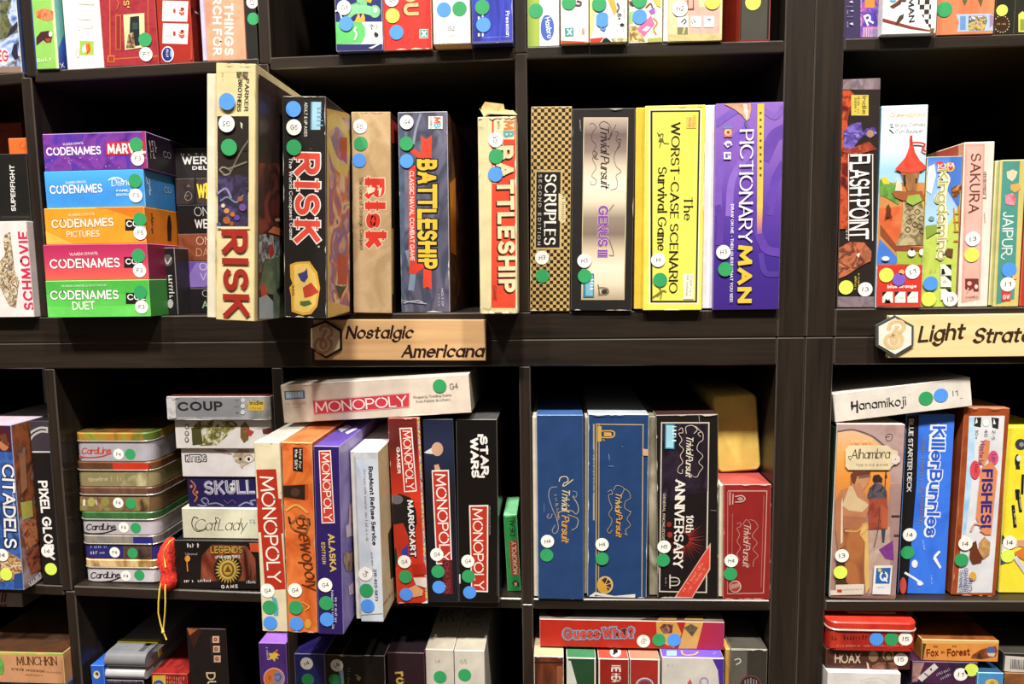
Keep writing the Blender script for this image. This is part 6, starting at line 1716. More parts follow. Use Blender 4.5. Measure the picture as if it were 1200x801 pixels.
b.V([(535, 38), (535, 110)], 12, 'b88078').V([(570, 60), (610, 55), (630, 75), (610, 92), (570, 95)], 7, 'd0a8a0').D(600, 75, 18, 12, 'b88078').V([(555, 45), (552, 108)], 6, 'd0a8a0')
b.D(568, 622, 38, 38, 'cfa89c', 'emblem').D(566, 622, 32, 32, '9c4038', 'emblem').P([(540, 610), (590, 600), (596, 622), (540, 640)], 'b88078', 'emblem')
b.S(543, 460, 'w', 'H4', 0).S(538, 543, 'g').wear(18, 'd8a49c').done()
RED = b
b = Box('plain gold box with rounded edges, tilted on top of the short dark red box', [(833.7, 463.4), (892.6, 461.5), (904.8, 561.2), (841.2, 562.2)], Y=5.4, rest=RED.ztop, depth=18, group=GP, col=M('ecc868', .34), bev=0.7, edge='ecc868')
b.done()
vs, fs, tg = rounded(-b.w / 2, b.w / 2, 0, b.h, 0, b.d, 0.009, 0.003, 8)
gm = b.main.data.materials[0]
b.main.data.clear_geometry()
b.main.data.from_pydata([(x, z, y) for x, y, z in vs], [], [f[::-1] for f in fs])
b.main.data.materials.clear()
b.main.data.materials.append(gm)
b.main.data.polygons.foreach_set('use_smooth', [t == 'S' for t in tg])
b = Box('dark box lying deep in the shelf behind the blue and black trivia boxes', [(700, 455), (836, 455), (832, 640), (702, 640)], Y=28.5, rest='C', roll=0, depth=10, group=GP, col='3a2420', edge='5a3a34')

# -- right of the double upright
kZ1, kZ2 = (965, 430, 5.106), (965, 570, 5.106)
b = Box('box painted with a woman in a tan dress and a soldier, cream title plate', [(981.4, 496.6), (1062, 496.6), (1048.6, 701.4), (971.0, 701.4)], rest='C', depth=22, group=GC, col='a88478', edge='d8ccc0', faces={'L': '24382a', 'T': 'e4dcd0'}).k(*kZ1)
b.sub('base', [(978, 500), (984, 500), (974, 701), (969.5, 701)], 0.4, '23382a', label='dark green lower half showing on the left')
b.P([(85, 342), (493, 342), (480, 700), (85, 700)], ART(['9c7c78', 'b09490', 'a88a84'], 25)).P([(85, 385), (180, 378), (290, 420), (370, 500), (400, 640), (400, 800), (70, 800)], GRAD(['c87a3c', 'd88a3c', 'e0a050', 'd8b088'], 'Z', b.loc(200, 800)[1], b.loc(200, 390)[1])).V([(88, 385), (180, 375), (290, 412), (375, 480)], 9, '6a5450')
b.V([(370, 420), (385, 400), (410, 405), (405, 435), (380, 440), (375, 420), (395, 415)], 5, '6a5450')
b.k(*kZ2).P([(240, 240), (420, 240), (410, 640), (240, 640)], ART(['c0a898', 'a88c80', 'd0b8a8'], 20)).P([(395, 0), (475, 0), (425, 660), (400, 660)], 'a0807a').R(405, 170, 455, 184, '3a2c2c').R(420, 285, 450, 300, '4a3a3a').P([(330, 375), (415, 320), (420, 440), (370, 430)], ART(['5a2a6c', '7a3a84', '4a2058'], 60))
# soldier
b.k(*kZ1).D(322, 672, 26, 30, 'b88858', 'picture').P([(292, 670), (300, 645), (330, 640), (352, 665), (350, 690), (300, 690)], '3a2c28', 'picture').P([(262, 760), (275, 720), (310, 690), (350, 700), (378, 740), (380, 830), (262, 830)], ART(['3a3438', '5a545c', '2a2428'], 90), 'picture').V([(372, 620), (365, 760)], 5, '4a3a30', 'picture').P([(365, 660), (372, 612), (380, 660)], '3a3030', 'picture')
b.k(*kZ2).P([(262, 70), (375, 70), (385, 130), (370, 250), (270, 255)], ART(['7a342c', '9c4a34', '5a2420'], 50), 'picture').P([(340, 100), (385, 140), (380, 250), (345, 245)], 'b85c3c', 'picture').P([(345, 250), (370, 250), (362, 330), (350, 330)], '3c4450', 'picture').V([(335, 130), (325, 250), (300, 360)], 4, '5a4438', 'picture')
# woman
b.k(*kZ1).P([(160, 640), (200, 610), (250, 618), (280, 650), (265, 690), (240, 730), (180, 720), (160, 690)], 'c08a64', 'picture').P([(160, 640), (190, 612), (280, 622), (275, 640), (200, 650), (185, 700), (165, 690)], '6a3c28', 'picture').P([(205, 648), (275, 640), (280, 655), (210, 665)], '7c5a50', 'picture').k(*kZ2)
b.P([(70, 80), (100, 20), (180, -10), (215, -30), (240, 20), (270, 90), (265, 140), (250, 190), (120, 250), (75, 200)], 'b87c58', 'picture').P([(150, 0), (170, -10), (200, 60), (250, 90), (268, 110), (230, 150), (150, 140), (110, 110)], 'd0b48c', 'picture').P([(110, 170), (240, 180), (262, 210), (200, 260), (110, 255)], 'a86c4c', 'picture').P([(120, 250), (255, 235), (262, 400), (240, 600), (190, 640), (130, 560), (100, 430)], ART(['8a4c34', 'a8683c', '6a3830', 'b88050'], 22, (1, 1, .4)), 'picture')
b.P([(70, 80), (110, 40), (115, 200), (120, 350), (85, 380), (70, 260)], 'b07450', 'picture').P([(105, 90), (112, 60), (112, 330), (100, 340)], 'e0d0b8', 'picture').P([(230, 220), (260, 210), (268, 400), (272, 600), (250, 640), (240, 500), (245, 330), (215, 280)], 'd8b068', 'picture').V([(130, 260), (200, 262), (250, 215), (258, 250), (220, 290)], 12, 'c89a60', 'picture').P([(75, 430), (120, 400), (140, 640), (70, 580)], '4a3028', 'picture')
b.k(*kZ1).P([(128, 490), (150, 466), (380, 466), (408, 490), (440, 500), (445, 560), (405, 590), (390, 612), (145, 612), (128, 590)], 'e0cfa8', 'title').T('Alhambra', 160, 548, 392, 545, 60, '3c2c20', 'title', wt=1.4, nib=30, mn=.3, sh=.12, gap=1.4).V([(160, 555), (145, 535), (160, 530)], 4, '3c2c20', 'title').T('THE DICE GAME', 190, 590, 382, 588, 13, '8a7454', 'title', wt=1.3, gap=5).P([(400, 540), (425, 520), (452, 530), (455, 560), (430, 580), (405, 570)], 'e4d4cc', 'title').D(425, 548, 5, 5, 'a88c84', 'title').G(155, 450, 285, 446, 18, 'e4c8a0')
b.k(*kZ2).P([(70, 582), (240, 578), (235, 640), (30, 645), (32, 615), (70, 615)], 'ddd0c0').P([(78, 610), (108, 610), (106, 628), (78, 628)], 'b8402c').G(115, 615, 230, 612, 10, 'a8988c').P([(30, 650), (425, 645), (422, 672), (25, 672)], '8a645c')
b.P([(300, 468), (408, 466), (395, 640), (288, 638)], 'e4e2e2', 'emblem').P([(312, 482), (398, 480), (390, 575), (305, 575)], '2c62a8', 'emblem').T('Q', 330, 560, 380, 560, 58, 'e8eaee', 'emblem', wt=2.4).P([(318, 495), (330, 480), (345, 492), (335, 510)], 'd0c850', 'emblem').G(310, 600, 380, 598, 10, 'b0a8a8', 'emblem')
b.S(106, 408, 'w', 'I3', 12).S(97, 507, 'y')
b.done()
ALH = b
b = Box('bright blue box with a black left band and jagged blue lettering outlined in white', [(1062.9, 486.5), (1120.7, 484), (1106.2, 696.6), (1051.6, 696.4)], rest='C', depth=24, group=GC, col=ART(['2c60d0', '3a74e0', '2a54bc'], 12), edge='6c98e8', faces={'T': '6a90d8', 'L': '181616'}).k(*kZ1)
b.P([(495, 290), (572, 285), (556, 700), (500, 1370), (435, 1370)], '1a1818').T('BLUE STARTER DECK', 512, 310, 498, 745, 28, 'e4e2e0', wt=1.8, gap=1.4)
b.T('KillerBunnies', 644, 345, 600, 1015, 88, 'e8ecf4', 'title', wt=4.2, gap=0.4, out='e8ecf4', ow=.06).T('KillerBunnies', 655, 352, 611, 1008, 74, '2c60d0', 'title', wt=2.2, gap=1.6)
b.G(595, 395, 570, 760, 18, '9a8430').k(*kZ2).G(588, 0, 570, 235, 18, '9a8430').V([(490, 515), (540, 545), (590, 580)], 14, 'e8ecf0').D(545, 460, 18, 24, 'e8ecf0').P([(660, 410), (690, 380), (700, 390), (672, 420), (705, 480), (695, 490), (655, 430)], 'e8ecf0').G(590, 320, 600, 380, 8, 'c8d4f0').G(640, 530, 645, 585, 8, 'c8d4f0').D(575, 575, 16, 16, 'e8ecf0').D(475, 590, 20, 50, 'c84c44')
b.S(514, 286, 'w', 'I4', 0).S(502, 392, 'g')
b.done()
KB = b
b = Box('brown framed box with a white and blue panel and a purple title reading downward', [(1133.0, 478), (1183.4, 477), (1166.9, 698.6), (1112.5, 698.4)], rest='C', depth=24, group=GC, col=ART(['8a3c1c', '9c4a24', '7a3218'], 20), edge='b06a44', faces={'L': ART(['7a3418', '8c4220'], 20), 'T': 'b07858'}).k(*kZ1)
b.P([(872, 292), (1085, 290), (1058, 700), (1008, 1348), (800, 1350), (855, 620)], 'dcdce0', 'panel').P([(872, 300), (915, 300), (900, 560), (880, 760), (850, 1000), (830, 1000), (855, 620)], ART(['8cb8d8', 'a8cce4', 'c8dce8'], 30), 'panel')
b.P([(905, 300), (945, 300), (940, 360), (900, 352)], '2a2828', 'panel').P([(1005, 300), (1050, 305), (1045, 370), (1010, 360)], '2a2828', 'panel').D(972, 330, 22, 26, 'c8c8cc', 'panel').D(972, 330, 19, 22, 'ececee', 'panel').P([(915, 300), (922, 330), (905, 340)], 'ececee', 'panel').P([(1018, 305), (1030, 340), (1015, 340)], 'ececee', 'panel')
b.T('10+', 908, 372, 905, 430, 18, '3a3a40', 'panel', wt=1.2).T('40', 962, 372, 960, 415, 20, '3a3a40', 'panel', wt=1.2).T('2-5', 1010, 375, 1005, 432, 18, '3a3a40', 'panel', wt=1.2)
b.P([(930, 470), (965, 430), (995, 440), (985, 540), (955, 590), (925, 560)], 'd88a5c', 'panel').T('Haste la', 940, 440, 925, 580, 28, '5a3a7c', 'panel', wt=1.8).D(1015, 540, 30, 42, 'd8547c', 'panel').T('UP', 1005, 518, 1000, 565, 24, '6a3a7c', 'panel', wt=1.6).D(905, 612, 30, 55, 'd84a54', 'panel').G(905, 580, 900, 650, 22, '8a2c4c', 'panel')
b.P([(940, 600), (1000, 560), (1040, 620), (1020, 800), (1000, 1000), (960, 1000), (910, 900), (925, 740)], 'df8a5c', 'panel')
b.T('FISHES!', 948, 608, 935, 962, 64, '3a2a78', 'title', wt=2.8, gap=1.6, out='e0a070', ow=.06)
b.k(*kZ2).P([(880, 340), (910, 320), (920, 370), (960, 400), (940, 450), (890, 460), (870, 420)], '6a3420', 'picture').P([(930, 330), (960, 295), (995, 330), (990, 400), (955, 430), (925, 380)], ART(['c89c64', 'a87c48', 'd8b484'], 60), 'picture').V([(880, 260), (900, 220), (940, 225)], 10, 'd8a088', 'picture').P([(930, 260), (960, 280), (985, 250), (975, 240)], 'df8a5c', 'picture').D(890, 532, 22, 26, 'd8a83c', 'picture')
b.T('RIO', 864, 545, 860, 622, 24, '4a4a84', wt=1.6).T('GRANDE', 838, 482, 833, 626, 24, '4a5490', wt=1.6).T('GAMES', 812, 495, 806, 630, 22, '4a5c94', wt=1.6)
b.S(845, 338, 'w', 'I4', 0).S(822, 435, 'g').wear(8, 'd8a484')
b.done()
FI = b
b = Box('yellow box with black and white label strips, at the right edge below the ply sign', [(1182, 500.5), (1234, 500), (1224, 695), (1168.4, 695)], rest='C', depth=24, group=GC, col=ART(['e0cc2c', 'e8d83c', 'd8c028'], 16), edge='f0e490', faces={'L': 'c8b028'}).k(*kZ1)
b.D(1180, 462, 34, 34, '3a3c40').D(1185, 462, 14, 14, '8a9094').D(1160, 560, 16, 40, '2a2824').D(1168, 545, 14, 18, 'e4e0d8').R(1150, 590, 1175, 610, '2a2824')
b.P([(1185, 640), (1200, 640), (1195, 760), (1180, 758)], '1f1d1a').k(*kZ2).P([(1152, 15), (1172, 15), (1188, 150), (1170, 152)], '1f1d1a').G(1164, 40, 1178, 140, 10, 'e8e4dc').P([(1124, 110), (1142, 108), (1156, 240), (1136, 244)], '1f1d1a').G(1134, 140, 1146, 235, 10, 'e8e4dc').k(*kZ1).P([(1145, 730), (1165, 730), (1170, 790), (1150, 790)], '1f1d1a').k(*kZ2)
b.P([(1050, 280), (1075, 290), (1100, 330), (1060, 340)], '4a3430').P([(1060, 345), (1130, 330), (1200, 320), (1200, 345), (1120, 370), (1060, 395)], 'e4e2dc').P([(1045, 400), (1090, 420), (1100, 450), (1040, 470)], '3a4a6c').P([(1140, 320), (1200, 315), (1200, 360), (1150, 350)], 'd8a080').P([(1130, 395), (1200, 360), (1200, 440)], 'd87c34').P([(1130, 420), (1155, 410), (1200, 480), (1200, 520)], 'd8d4e0')
b.S(1112, 332, 'w', 'I4', 0).S(1100, 412, 'y')
b.done()
b = Box('white box with black brush lettering lying tilted on top of the painted and blue boxes', [(975.8, 461), (1137.3, 441.7), (1139.3, 474.8), (978.7, 495.4)], Y=0.8, rest=None, depth=18, group=GC, col='e0d8cc', edge='ece6dc', faces={'B': 'a88c70', 'T': 'c8c0b4'}).k(*kZ1)
b.T('Hanamikoji', 165, 262, 498, 230, 58, '1c1815', 'title', wt=2.1, nib=60, mn=.35, gap=1.6).P([(165, 205), (176, 204), (178, 250), (168, 252)], '241f1c', 'title').P([(196, 198), (206, 200), (208, 272), (196, 274)], '241f1c', 'title').P([(166, 232), (206, 226), (206, 234), (168, 240)], '241f1c', 'title').G(505, 165, 525, 162, 6, 'a8a098').T('I1', 772, 172, 806, 168, 30, '4a4a4c', wt=1.0).V([(818, 185), (830, 182)], 3, 'b8a8a0')
b.S(612, 186, 'g').S(702, 168, 'b')
b.done()

# ================================================================== row D: the lowest shelf in view
GD = 'game boxes on the lowest shelf in view'
FLOOR_D = 'D'


def down(tl, tr, Y):
    """corners of an upright box whose foot is below the frame: top corners on its plane, foot on the lowest shelf"""
    out = []
    for p in (tr, tl):
        a = at(*p, Y)
        q = Vector((a.x, a.y, zs('D', a.x))) - CAM
        out.append((600 + FPX * q.dot(RGT) / q.dot(FWD), 400.5 + FPX * q.dot(DWN) / q.dot(FWD)))
    return [tl, tr, out[0], out[1]]


# -- far left cell
kd0, kd1, kd2, kd3, kd5 = (0, 670, 6.117), (110, 690, 6), (295, 700, 7.06), (440, 700, 6.667), (950, 700, 4.8)
b = Box('blue box under the tan dungeon game box, bottom left corner', down((-30, 799.3), (86, 799.0), -1.2), Y=-1.2, rest='D', roll=0, depth=26, group=GD, col=ART(['28406c', '34528a', '203258'], 20), edge='7c8cac').k(*kd0)
b.P([(80, 800), (200, 796), (210, 830), (80, 830)], 'c8a04c')
b.done()
b = Box('tan box with brown pointed lettering and a green strip along its top edge', [(-40, 763), (82.6, 764.5), (84.7, 798), (-38, 798)], Y=-1.4, rest=b.ztop, roll=0, depth=26, group=GD, col=ART(['b8845c', 'c69068', 'a87450'], 20), edge='c8b46c', faces={'T': ART(['2c1c14', '4a2c1c', '38281c', '5a3a24'], 16)}).k(*kd0)
b.R(-250, 566, 512, 592, ART(['a8b84c', 'c8a860', '8cb83c', 'd0b46c'], 40, (1, 1, .2))).R(345, 570, 512, 592, '8cc83c')
b.T('MUNCHKIN', 122, 668, 412, 670, 66, '5a3420', 'title', wt=1.6, serif=.8, nib=0, mn=.4, gap=1.4).T('STEVE JACKSON', 82, 700, 320, 718, 15, '4a2c1c', wt=2.0, gap=3).T('GAMES', 330, 720, 440, 726, 12, '8a6a4c', wt=1.4).G(185, 738, 320, 744, 12, '6a4a34').P([(-60, 620), (0, 600), (25, 640), (30, 700), (20, 730), (-60, 740)], ART(['4a8a3c', '6aa84c', '3a6a30'], 60))
b.done()
MUN = b
b = Box('white box with dark red lettering lying far back on the tan dungeon game box', [(-60, 690), (26, 694), (29, 736), (-55, 741)], rest=MUN.ztop, Y=12, roll=0, depth=14, group=GD, col='b8b0aa', edge='8a8480').k(*kd0)
b.T('ll', 5, 215, 40, 215, 70, '8a2434', 'title', wt=2.2, sh=.3).G(-30, 285, 100, 265, 60, '8a2434', 'title')
b.done()

# -- second cell
b = Box('small bright blue box with a yellow badge, beside the grey booklets', down((105.8, 779.2), (121, 779.2), 1.0), Y=1.0, rest='D', roll=0, depth=12, group=GD, col='2c5cc8', edge='5c88dc').k(*kd0)
b.D(693, 735, 24, 28, 'd8c88c').D(695, 730, 12, 14, '3a4a6c').D(688, 745, 8, 8, 'e8dcb0')
b.done()
b = Box('dark purple-black box under the grey booklets', down((124.5, 796.5), (168, 796.5), 1.5), Y=1.5, rest='D', roll=0, depth=24, group=GD, col='2a2030', edge='8a8490').k(*kd1)
b.G(100, 655, 330, 655, 20, '8a8490')
b.done()
PB = b


def booklet(label, q, Y, rest, c, cs):
    b = Box(label, q, Y=Y, rest=rest, roll=0, depth=23, group='grey booklets', col=c, name='booklet', cat='booklet', edge=cs)
    w, h, d = b.w, b.h, b.d
    b.done()
    b.main.data.clear_geometry()
    vs, fs = [], []
    prof = [(d, 0)] + [(h * 0.5 - h * 0.5 * math.sin(math.radians(a)) * 1.0, h * 0.5 - h * 0.5 * math.cos(math.radians(a))) for a in range(0, 181, 15)] + [(d, h)]
    n = len(prof)
    for x in (-w / 2, w / 2):
        vs += [(x, y, z) for y, z in prof]
    fs = [tuple(range(n - 1, -1, -1)), tuple(range(n, 2 * n))] + [(i, (i + 1) % n, (i + 1) % n + n, i + n) for i in range(n)]
    b.main.data.from_pydata(vs, [], fs)
    b.main.data.materials.clear()
    b.main.data.materials.append(M(c, .35))
    return b


bk1 = booklet('pale grey booklet with a rounded spine, under the darker one with the yellow band', [(122.5, 784.0), (170, 783.5), (168, 796.5), (123, 796.8)], 1.2, PB.ztop, 'b8b8bc', 'd8d8da')
bk = booklet('grey booklet with a rounded spine held by a yellow elastic band', [(121.3, 767.0), (171, 767.0), (168.5, 783.5), (122.5, 784)], 1.0, bk1.ztop, '76777a', 'a8a8aa')
w, h, d = bk.w, bk.h, bk.d
y0, y1 = .034, .044
V, F = [], []
r = 0.0012
for x0, x1, z0, z1 in ((-w / 2 - r, w / 2 + r, h, h + r), (w / 2, w / 2 + r, 0.001, h + r), (-w / 2 - r, -w / 2, 0.001, h + r)):
    v, f, t = chamfer(x0, x1, y0, y1, z0, z1, .0004)
    F += [tuple(i + len(V) for i in q) for q in f]
    V += v
mesh_obj('elastic_band', V, F, [M('b8a834', .6)], None, bk.main)['label'] = 'yellow elastic band'
V, F = [], []
for q in (q for r in layout('fi', .035, .03, wt=2.6, gap=3) for q in r):
    F.append(tuple(range(len(V), len(V) + 4)))
    V += [(x + .012, y + .012, h + .0001) for x, y in q]
mesh_obj('cover_mark', V, F, [M('4a4a4e', .5)], None, bk.main)

b = Box('small red box with a yellow and blue rainbow mark, right of the grey booklets', down((176.7, 787), (219, 790.5), 2.0), Y=2.0, rest='D', roll=0, depth=12, group=GD, col='8a1f1a', edge='a8403a', faces={'T': ART(['6a1a16', '8a2420', '58140f'], 30)}).k(*kd1)
b.R(413, 605, 505, 690, 'c8a83c').D(455, 680, 40, 42, '2c4a94').D(455, 690, 28, 30, 'b8a03c').D(455, 695, 16, 18, 'a83430').G(515, 630, 640, 640, 26, 'c87868').G(515, 660, 640, 668, 26, 'c87868')
b.done()
b = Box('tall black box with three small pale icons and an orange corner', down((218.3, 735.8), (264.5, 736.7), 2.5), Y=2.5, rest='D', roll=0, depth=24, group=GD, col='1c1514', edge='3a2c28', faces={'T': '221a18'}).k(*kd1)
b.P([(658, 280), (732, 280), (672, 325)], 'a85428').P([(672, 325), (732, 280), (760, 290), (700, 420)], '3a1c18')
for x, y in ((858, 353), (863, 420), (869, 488)):
    b.R(x - 24, y - 24, x + 24, y + 24, 'c89c84').D(x - 3, y, 12, 13, '4a2c24').D(x - 3, y, 5, 6, 'c89c84')
b.G(818, 330, 835, 515, 7, '6a4a40').T('DUNGEON', 790, 582, 830, 1000, 65, 'c8b08c', 'title', wt=1.8, serif=.6)
b.done()
b = Box('slim purple box with a violet top, a splat mark and an orange badge', down((302.8, 753), (335.0, 753), 0.1), Y=0.1, rest='D', roll=0, depth=16, group=GD, col=ART(['3c2160', '4a2a74', '341a54'], 20), edge='8a6ab0', faces={'T': 'a870d8'}).k(*kd2)
b.P([(140, 455), (170, 460), (215, 425), (205, 455), (235, 475), (205, 485), (225, 505), (195, 500), (190, 530), (170, 505), (140, 515), (150, 485)], 'd8b83c', 'emblem').P([(185, 450), (215, 430), (208, 460)], 'c84a30', 'emblem').D(225, 470, 6, 6, 'c84a30', 'emblem').G(118, 410, 128, 520, 18, 'd8cce4')
b.D(185, 665, 88, 88, 'd8a89c', 'badge').D(183, 667, 80, 80, 'cf7030', 'badge').D(220, 660, 45, 52, '8484a8', 'badge').V([(190, 640), (225, 630), (240, 660), (215, 690), (200, 670)], 8, '4a4a74', 'badge').D(150, 660, 14, 20, 'b85a24', 'badge')
b.done()

# -- third cell
b = Box('deep blue box with a violet top, right of the slim purple box, lowest shelf', down((344.6, 765.3), (380, 766), -1.6), Y=-1.6, rest='D', roll=0, depth=28, group=GD, col=ART(['1c2058', '262c74', '1a1c48'], 20), edge='8a8ab0', faces={'T': ART(['2c246c', '3c3488', '221c50'], 16)}).k(*kd2)
b.S(455, 543, 'w', 'I4', 30).S(465, 677, 'g').on('T').D(540, 410, 12, 8, '6c64a8')
b.done()
b = Box('black box with a worn pale edge and small gold marks beside the deep blue box', down((380.4, 766.4), (450.6, 768), -1.6), Y=-1.6, rest='D', roll=0, depth=28, group=GD, col='1c1916', edge='7a7264', faces={'T': '181614'}).k(*kd2)
b.P([(720, 600), (755, 585), (765, 713), (740, 713)], '8cacc8').G(795, 580, 790, 720, 20, '8a8474').P([(850, 630), (880, 640), (905, 660), (890, 690), (865, 670), (875, 655)], 'b8a06c')
b.S(705, 558, 'w', 'I4', 40).S(690, 680, 'g').wear(14, 'a89c84', bot=False)
b.done()
b = Box('dark plum box with gold lettering reading downward', down((453.5, 764.3), (497, 764.3), -1.6), Y=-1.6, rest='D', roll=0, depth=28, group=GD, col='2c1a20', edge='5a3a44', faces={'T': '1c1418', 'R': '5a1a2c'}).k(*kd3)
b.T('rol', 150, 580, 165, 700, 90, 'c8a84c', 'title', wt=2.2, serif=.7).on('T').G(200, 290, 340, 250, 60, '4a4444').G(200, 170, 330, 130, 50, '3a3636')
b.done()
b = Box('cream white box with dark square writing on its top, left one of the pair', down((498.5, 760.5), (531.2, 760.5), -1.6), Y=-1.6, rest='D', roll=0, depth=28, group=GD, col='c8c0b2', edge='d8d2c4', faces={'T': 'a89f90'}).k(*kd3)
b.T('I4', 470, 512, 512, 508, 26, '7a746c', wt=.9).S(505, 618, 'g').on('T').V([(520, 130), (540, 100), (570, 110), (600, 105), (590, 130)], 10, '3c3634').V([(515, 185), (525, 150), (600, 150), (605, 185)], 10, '3c3634').V([(555, 110), (555, 185)], 8, '3c3634')
b.done()
b = Box('cream white box with dark square writing on its top, right one of the pair', down((532.2, 761.8), (567.5, 761.8), -1.6), Y=-1.6, rest='D', roll=0, depth=28, group=GD, col='cfc8ba', edge='ded8ca', faces={'T': 'aca494'}).k(*kd3)
b.T('G5', 662, 518, 715, 514, 32, '6a645c', wt=1.0).S(697, 602, 'g').on('T').V([(720, 150), (760, 110), (830, 120), (800, 150), (740, 150)], 9, '5a5450').V([(720, 225), (730, 190), (800, 195), (830, 215)], 9, '5a5450')
b.done()

# -- fourth cell: a box lying across a row of upright ones
kg = (615, 700, 4)
row = [('brown wooden-plank patterned box with a torn pale top edge', (625.5, 768.5), (660.5, 768.5), ART(['4c2415', '6a341f', '3a1a10', '7a4428'], 22, (1, 1, .3)), 'c8b08c'),
       ('dark green box with white edges', (663.8, 770.5), (698.5, 770.5), '24452c', '3c7850'),
       ('red box with white lettering and a black and white disc on its top edge', (701.2, 771.5), (737, 771.5), '8c2218', 'b84c3c'),
       ('red box with a pale salmon top and a ring badge low on its front', (738.2, 772), (773.6, 772), '9c2a22', 'c07c64')]
rowtop = -99
for i, (lb, tl, tr, c, tc) in enumerate(row):
    b = Box(lb, down(tl, tr, -2.0), Y=-2.0, rest='D', roll=0, depth=27, group=GD, col=c, edge='d4cec0', faces={'T': tc}, bev=.1).k(*kg)
    if i == 0:
        b.R(150, 320, 185, 404, '8a5034').R(45, 300, 185, 306, '2c140c').wear(12, 'd8c49c', bot=False)
    elif i == 1:
        b.P([(200, 295), (215, 295), (245, 404), (200, 404)], 'c8ccc0').U(0, 0, .06, 1, 'd0ccc0').U(.94, 0, 1, 1, 'ccc8bc')
    elif i == 2:
        b.U(0, 0, .05, 1, 'd8d0c4').T('IIE', 405, 315, 405, 345, 45, 'dcd4cc', 'title', wt=2.0).T('HEA', 405, 355, 405, 395, 45, 'dcd4cc', wt=2.0).on('T').D(425, 256, 26, 22, 'e8e4dc').D(425, 252, 12, 10, '1c1a18').D(418, 264, 6, 5, '1c1a18')
    else:
        b.U(.93, 0, 1, 1, 'dcd4c8').D(562, 408, 42, 34, 'c8bcb8').D(562, 408, 36, 28, '5a6c9c').D(562, 408, 29, 22, '9c2a22').on('T').V([(520, 310), (560, 300)], 3, 'c06050')
    b.done()
    if i == 2:
        r3 = b
    rowtop = max(b.ztop, rowtop)
b = Box('white box with a violet right end and top, under the red lying box', down((776, 770), (848.5, 770), -2.0), Y=-2.0, rest='D', roll=0, depth=27, group=GD, col='ccc6bc', edge='dcd8d0', faces={'T': '6a50b8', 'R': '4a2c94'}).k(*kg)
b.P([(880, 288), (936, 288), (930, 420), (912, 420), (905, 340)], '4a2c94').G(670, 322, 705, 322, 18, 'a8a8a8').P([(760, 404), (775, 380), (785, 404)], 'c84a4a').D(840, 395, 22, 24, '9c8cb8').D(840, 395, 14, 15, 'ccc6bc').on('T').R(665, 248, 712, 272, '8cc0d8').V([(735, 250), (745, 268), (790, 268), (812, 255)], 8, 'c8a050').G(890, 268, 910, 255, 12, '9c8cd0')
b.done()
rowtop = max(rowtop, b.ztop)
b = Box('dark grey box with a pale worn top edge beside the double upright, lowest shelf', down((856.5, 759.5), (899.5, 760.5), -0.6), Y=-0.6, rest='D', roll=0, depth=27, group=GD, col='35322c', edge='8a8478', faces={'T': '4a463e'}).k(*kg)
b.sub('base', down((850.5, 760), (858, 760), -0.6), 0.4, 'c8964c', label='tan lower half showing on the left', edge='d8b070')
b.U(.0, 0, .45, 1, '5a564e').D(1058, 404, 50, 42, '7a3430').D(1058, 404, 44, 36, '2c2924')
for i in range(5):
    b.R(1030 + i * 13, 375 + abs(i - 2) * 5, 1036 + i * 13, 404, '8a8680')
b.V([(985, 290), (1005, 285), (1010, 300), (992, 312)], 6, 'c8c4bc').R(962, 236, 1056, 246, 'd0ccc0').wear(10, 'd0ccc0', bot=False)
b.done()
DG = b
b = Box('red box lying flat across the upright boxes, with outlined lettering and a grey top', [(632.5, 727.5), (848.8, 726), (848.8, 758.6), (632.5, 760)], rest=rowtop, roll=0, depth=24, group=GD, col='b32a1c', edge='d0a098', faces={'T': ART(['5a5650', '6a665e', '4a4640'], 12)}).k(*kg)
b.R(800, 110, 940, 240, GRAD(['b32a1c', 'a8283c', '9c2a50'], 'X', b.w * .25, b.w * .5)).P([(615, 112), (710, 110), (735, 170), (700, 235), (620, 200)], 'cf9c4c').P([(755, 110), (838, 110), (805, 238), (720, 238)], 'd0a058').P([(632, 140), (650, 122), (695, 125), (690, 165), (650, 168)], ART(['8a3430', '4a2c2c', 'b8806c'], 90)).P([(745, 140), (780, 122), (812, 140), (785, 182)], ART(['3a3028', '6a5a40', '2c241c'], 90))
b.T('Guess Who?', 180, 196, 515, 188, 52, '8a94a8', 'title', wt=3.6, gap=2.0, out='8a94a8', ow=.22).T('Guess Who?', 182, 194, 513, 187, 50, '2c3448', 'title', wt=3.4, gap=2.2).T('Guess Who?', 183, 192, 512, 185, 46, 'd04a3a', 'title', wt=2.2, gap=3.0)
b.S(556, 202, 'w', 'G5', 60).S(628, 196, 'g').S(700, 196, 'b').on('T').D(165, 70, 66, 24, '2a2624').D(165, 70, 50, 16, '6a3430').P([(540, 105), (640, 80), (830, 75), (850, 100), (620, 108)], '3a2c20').P([(620, 108), (640, 85), (710, 85), (712, 108)], '8a6a3c').P([(745, 108), (760, 85), (840, 85), (835, 108)], '8a6c40')
b.done()

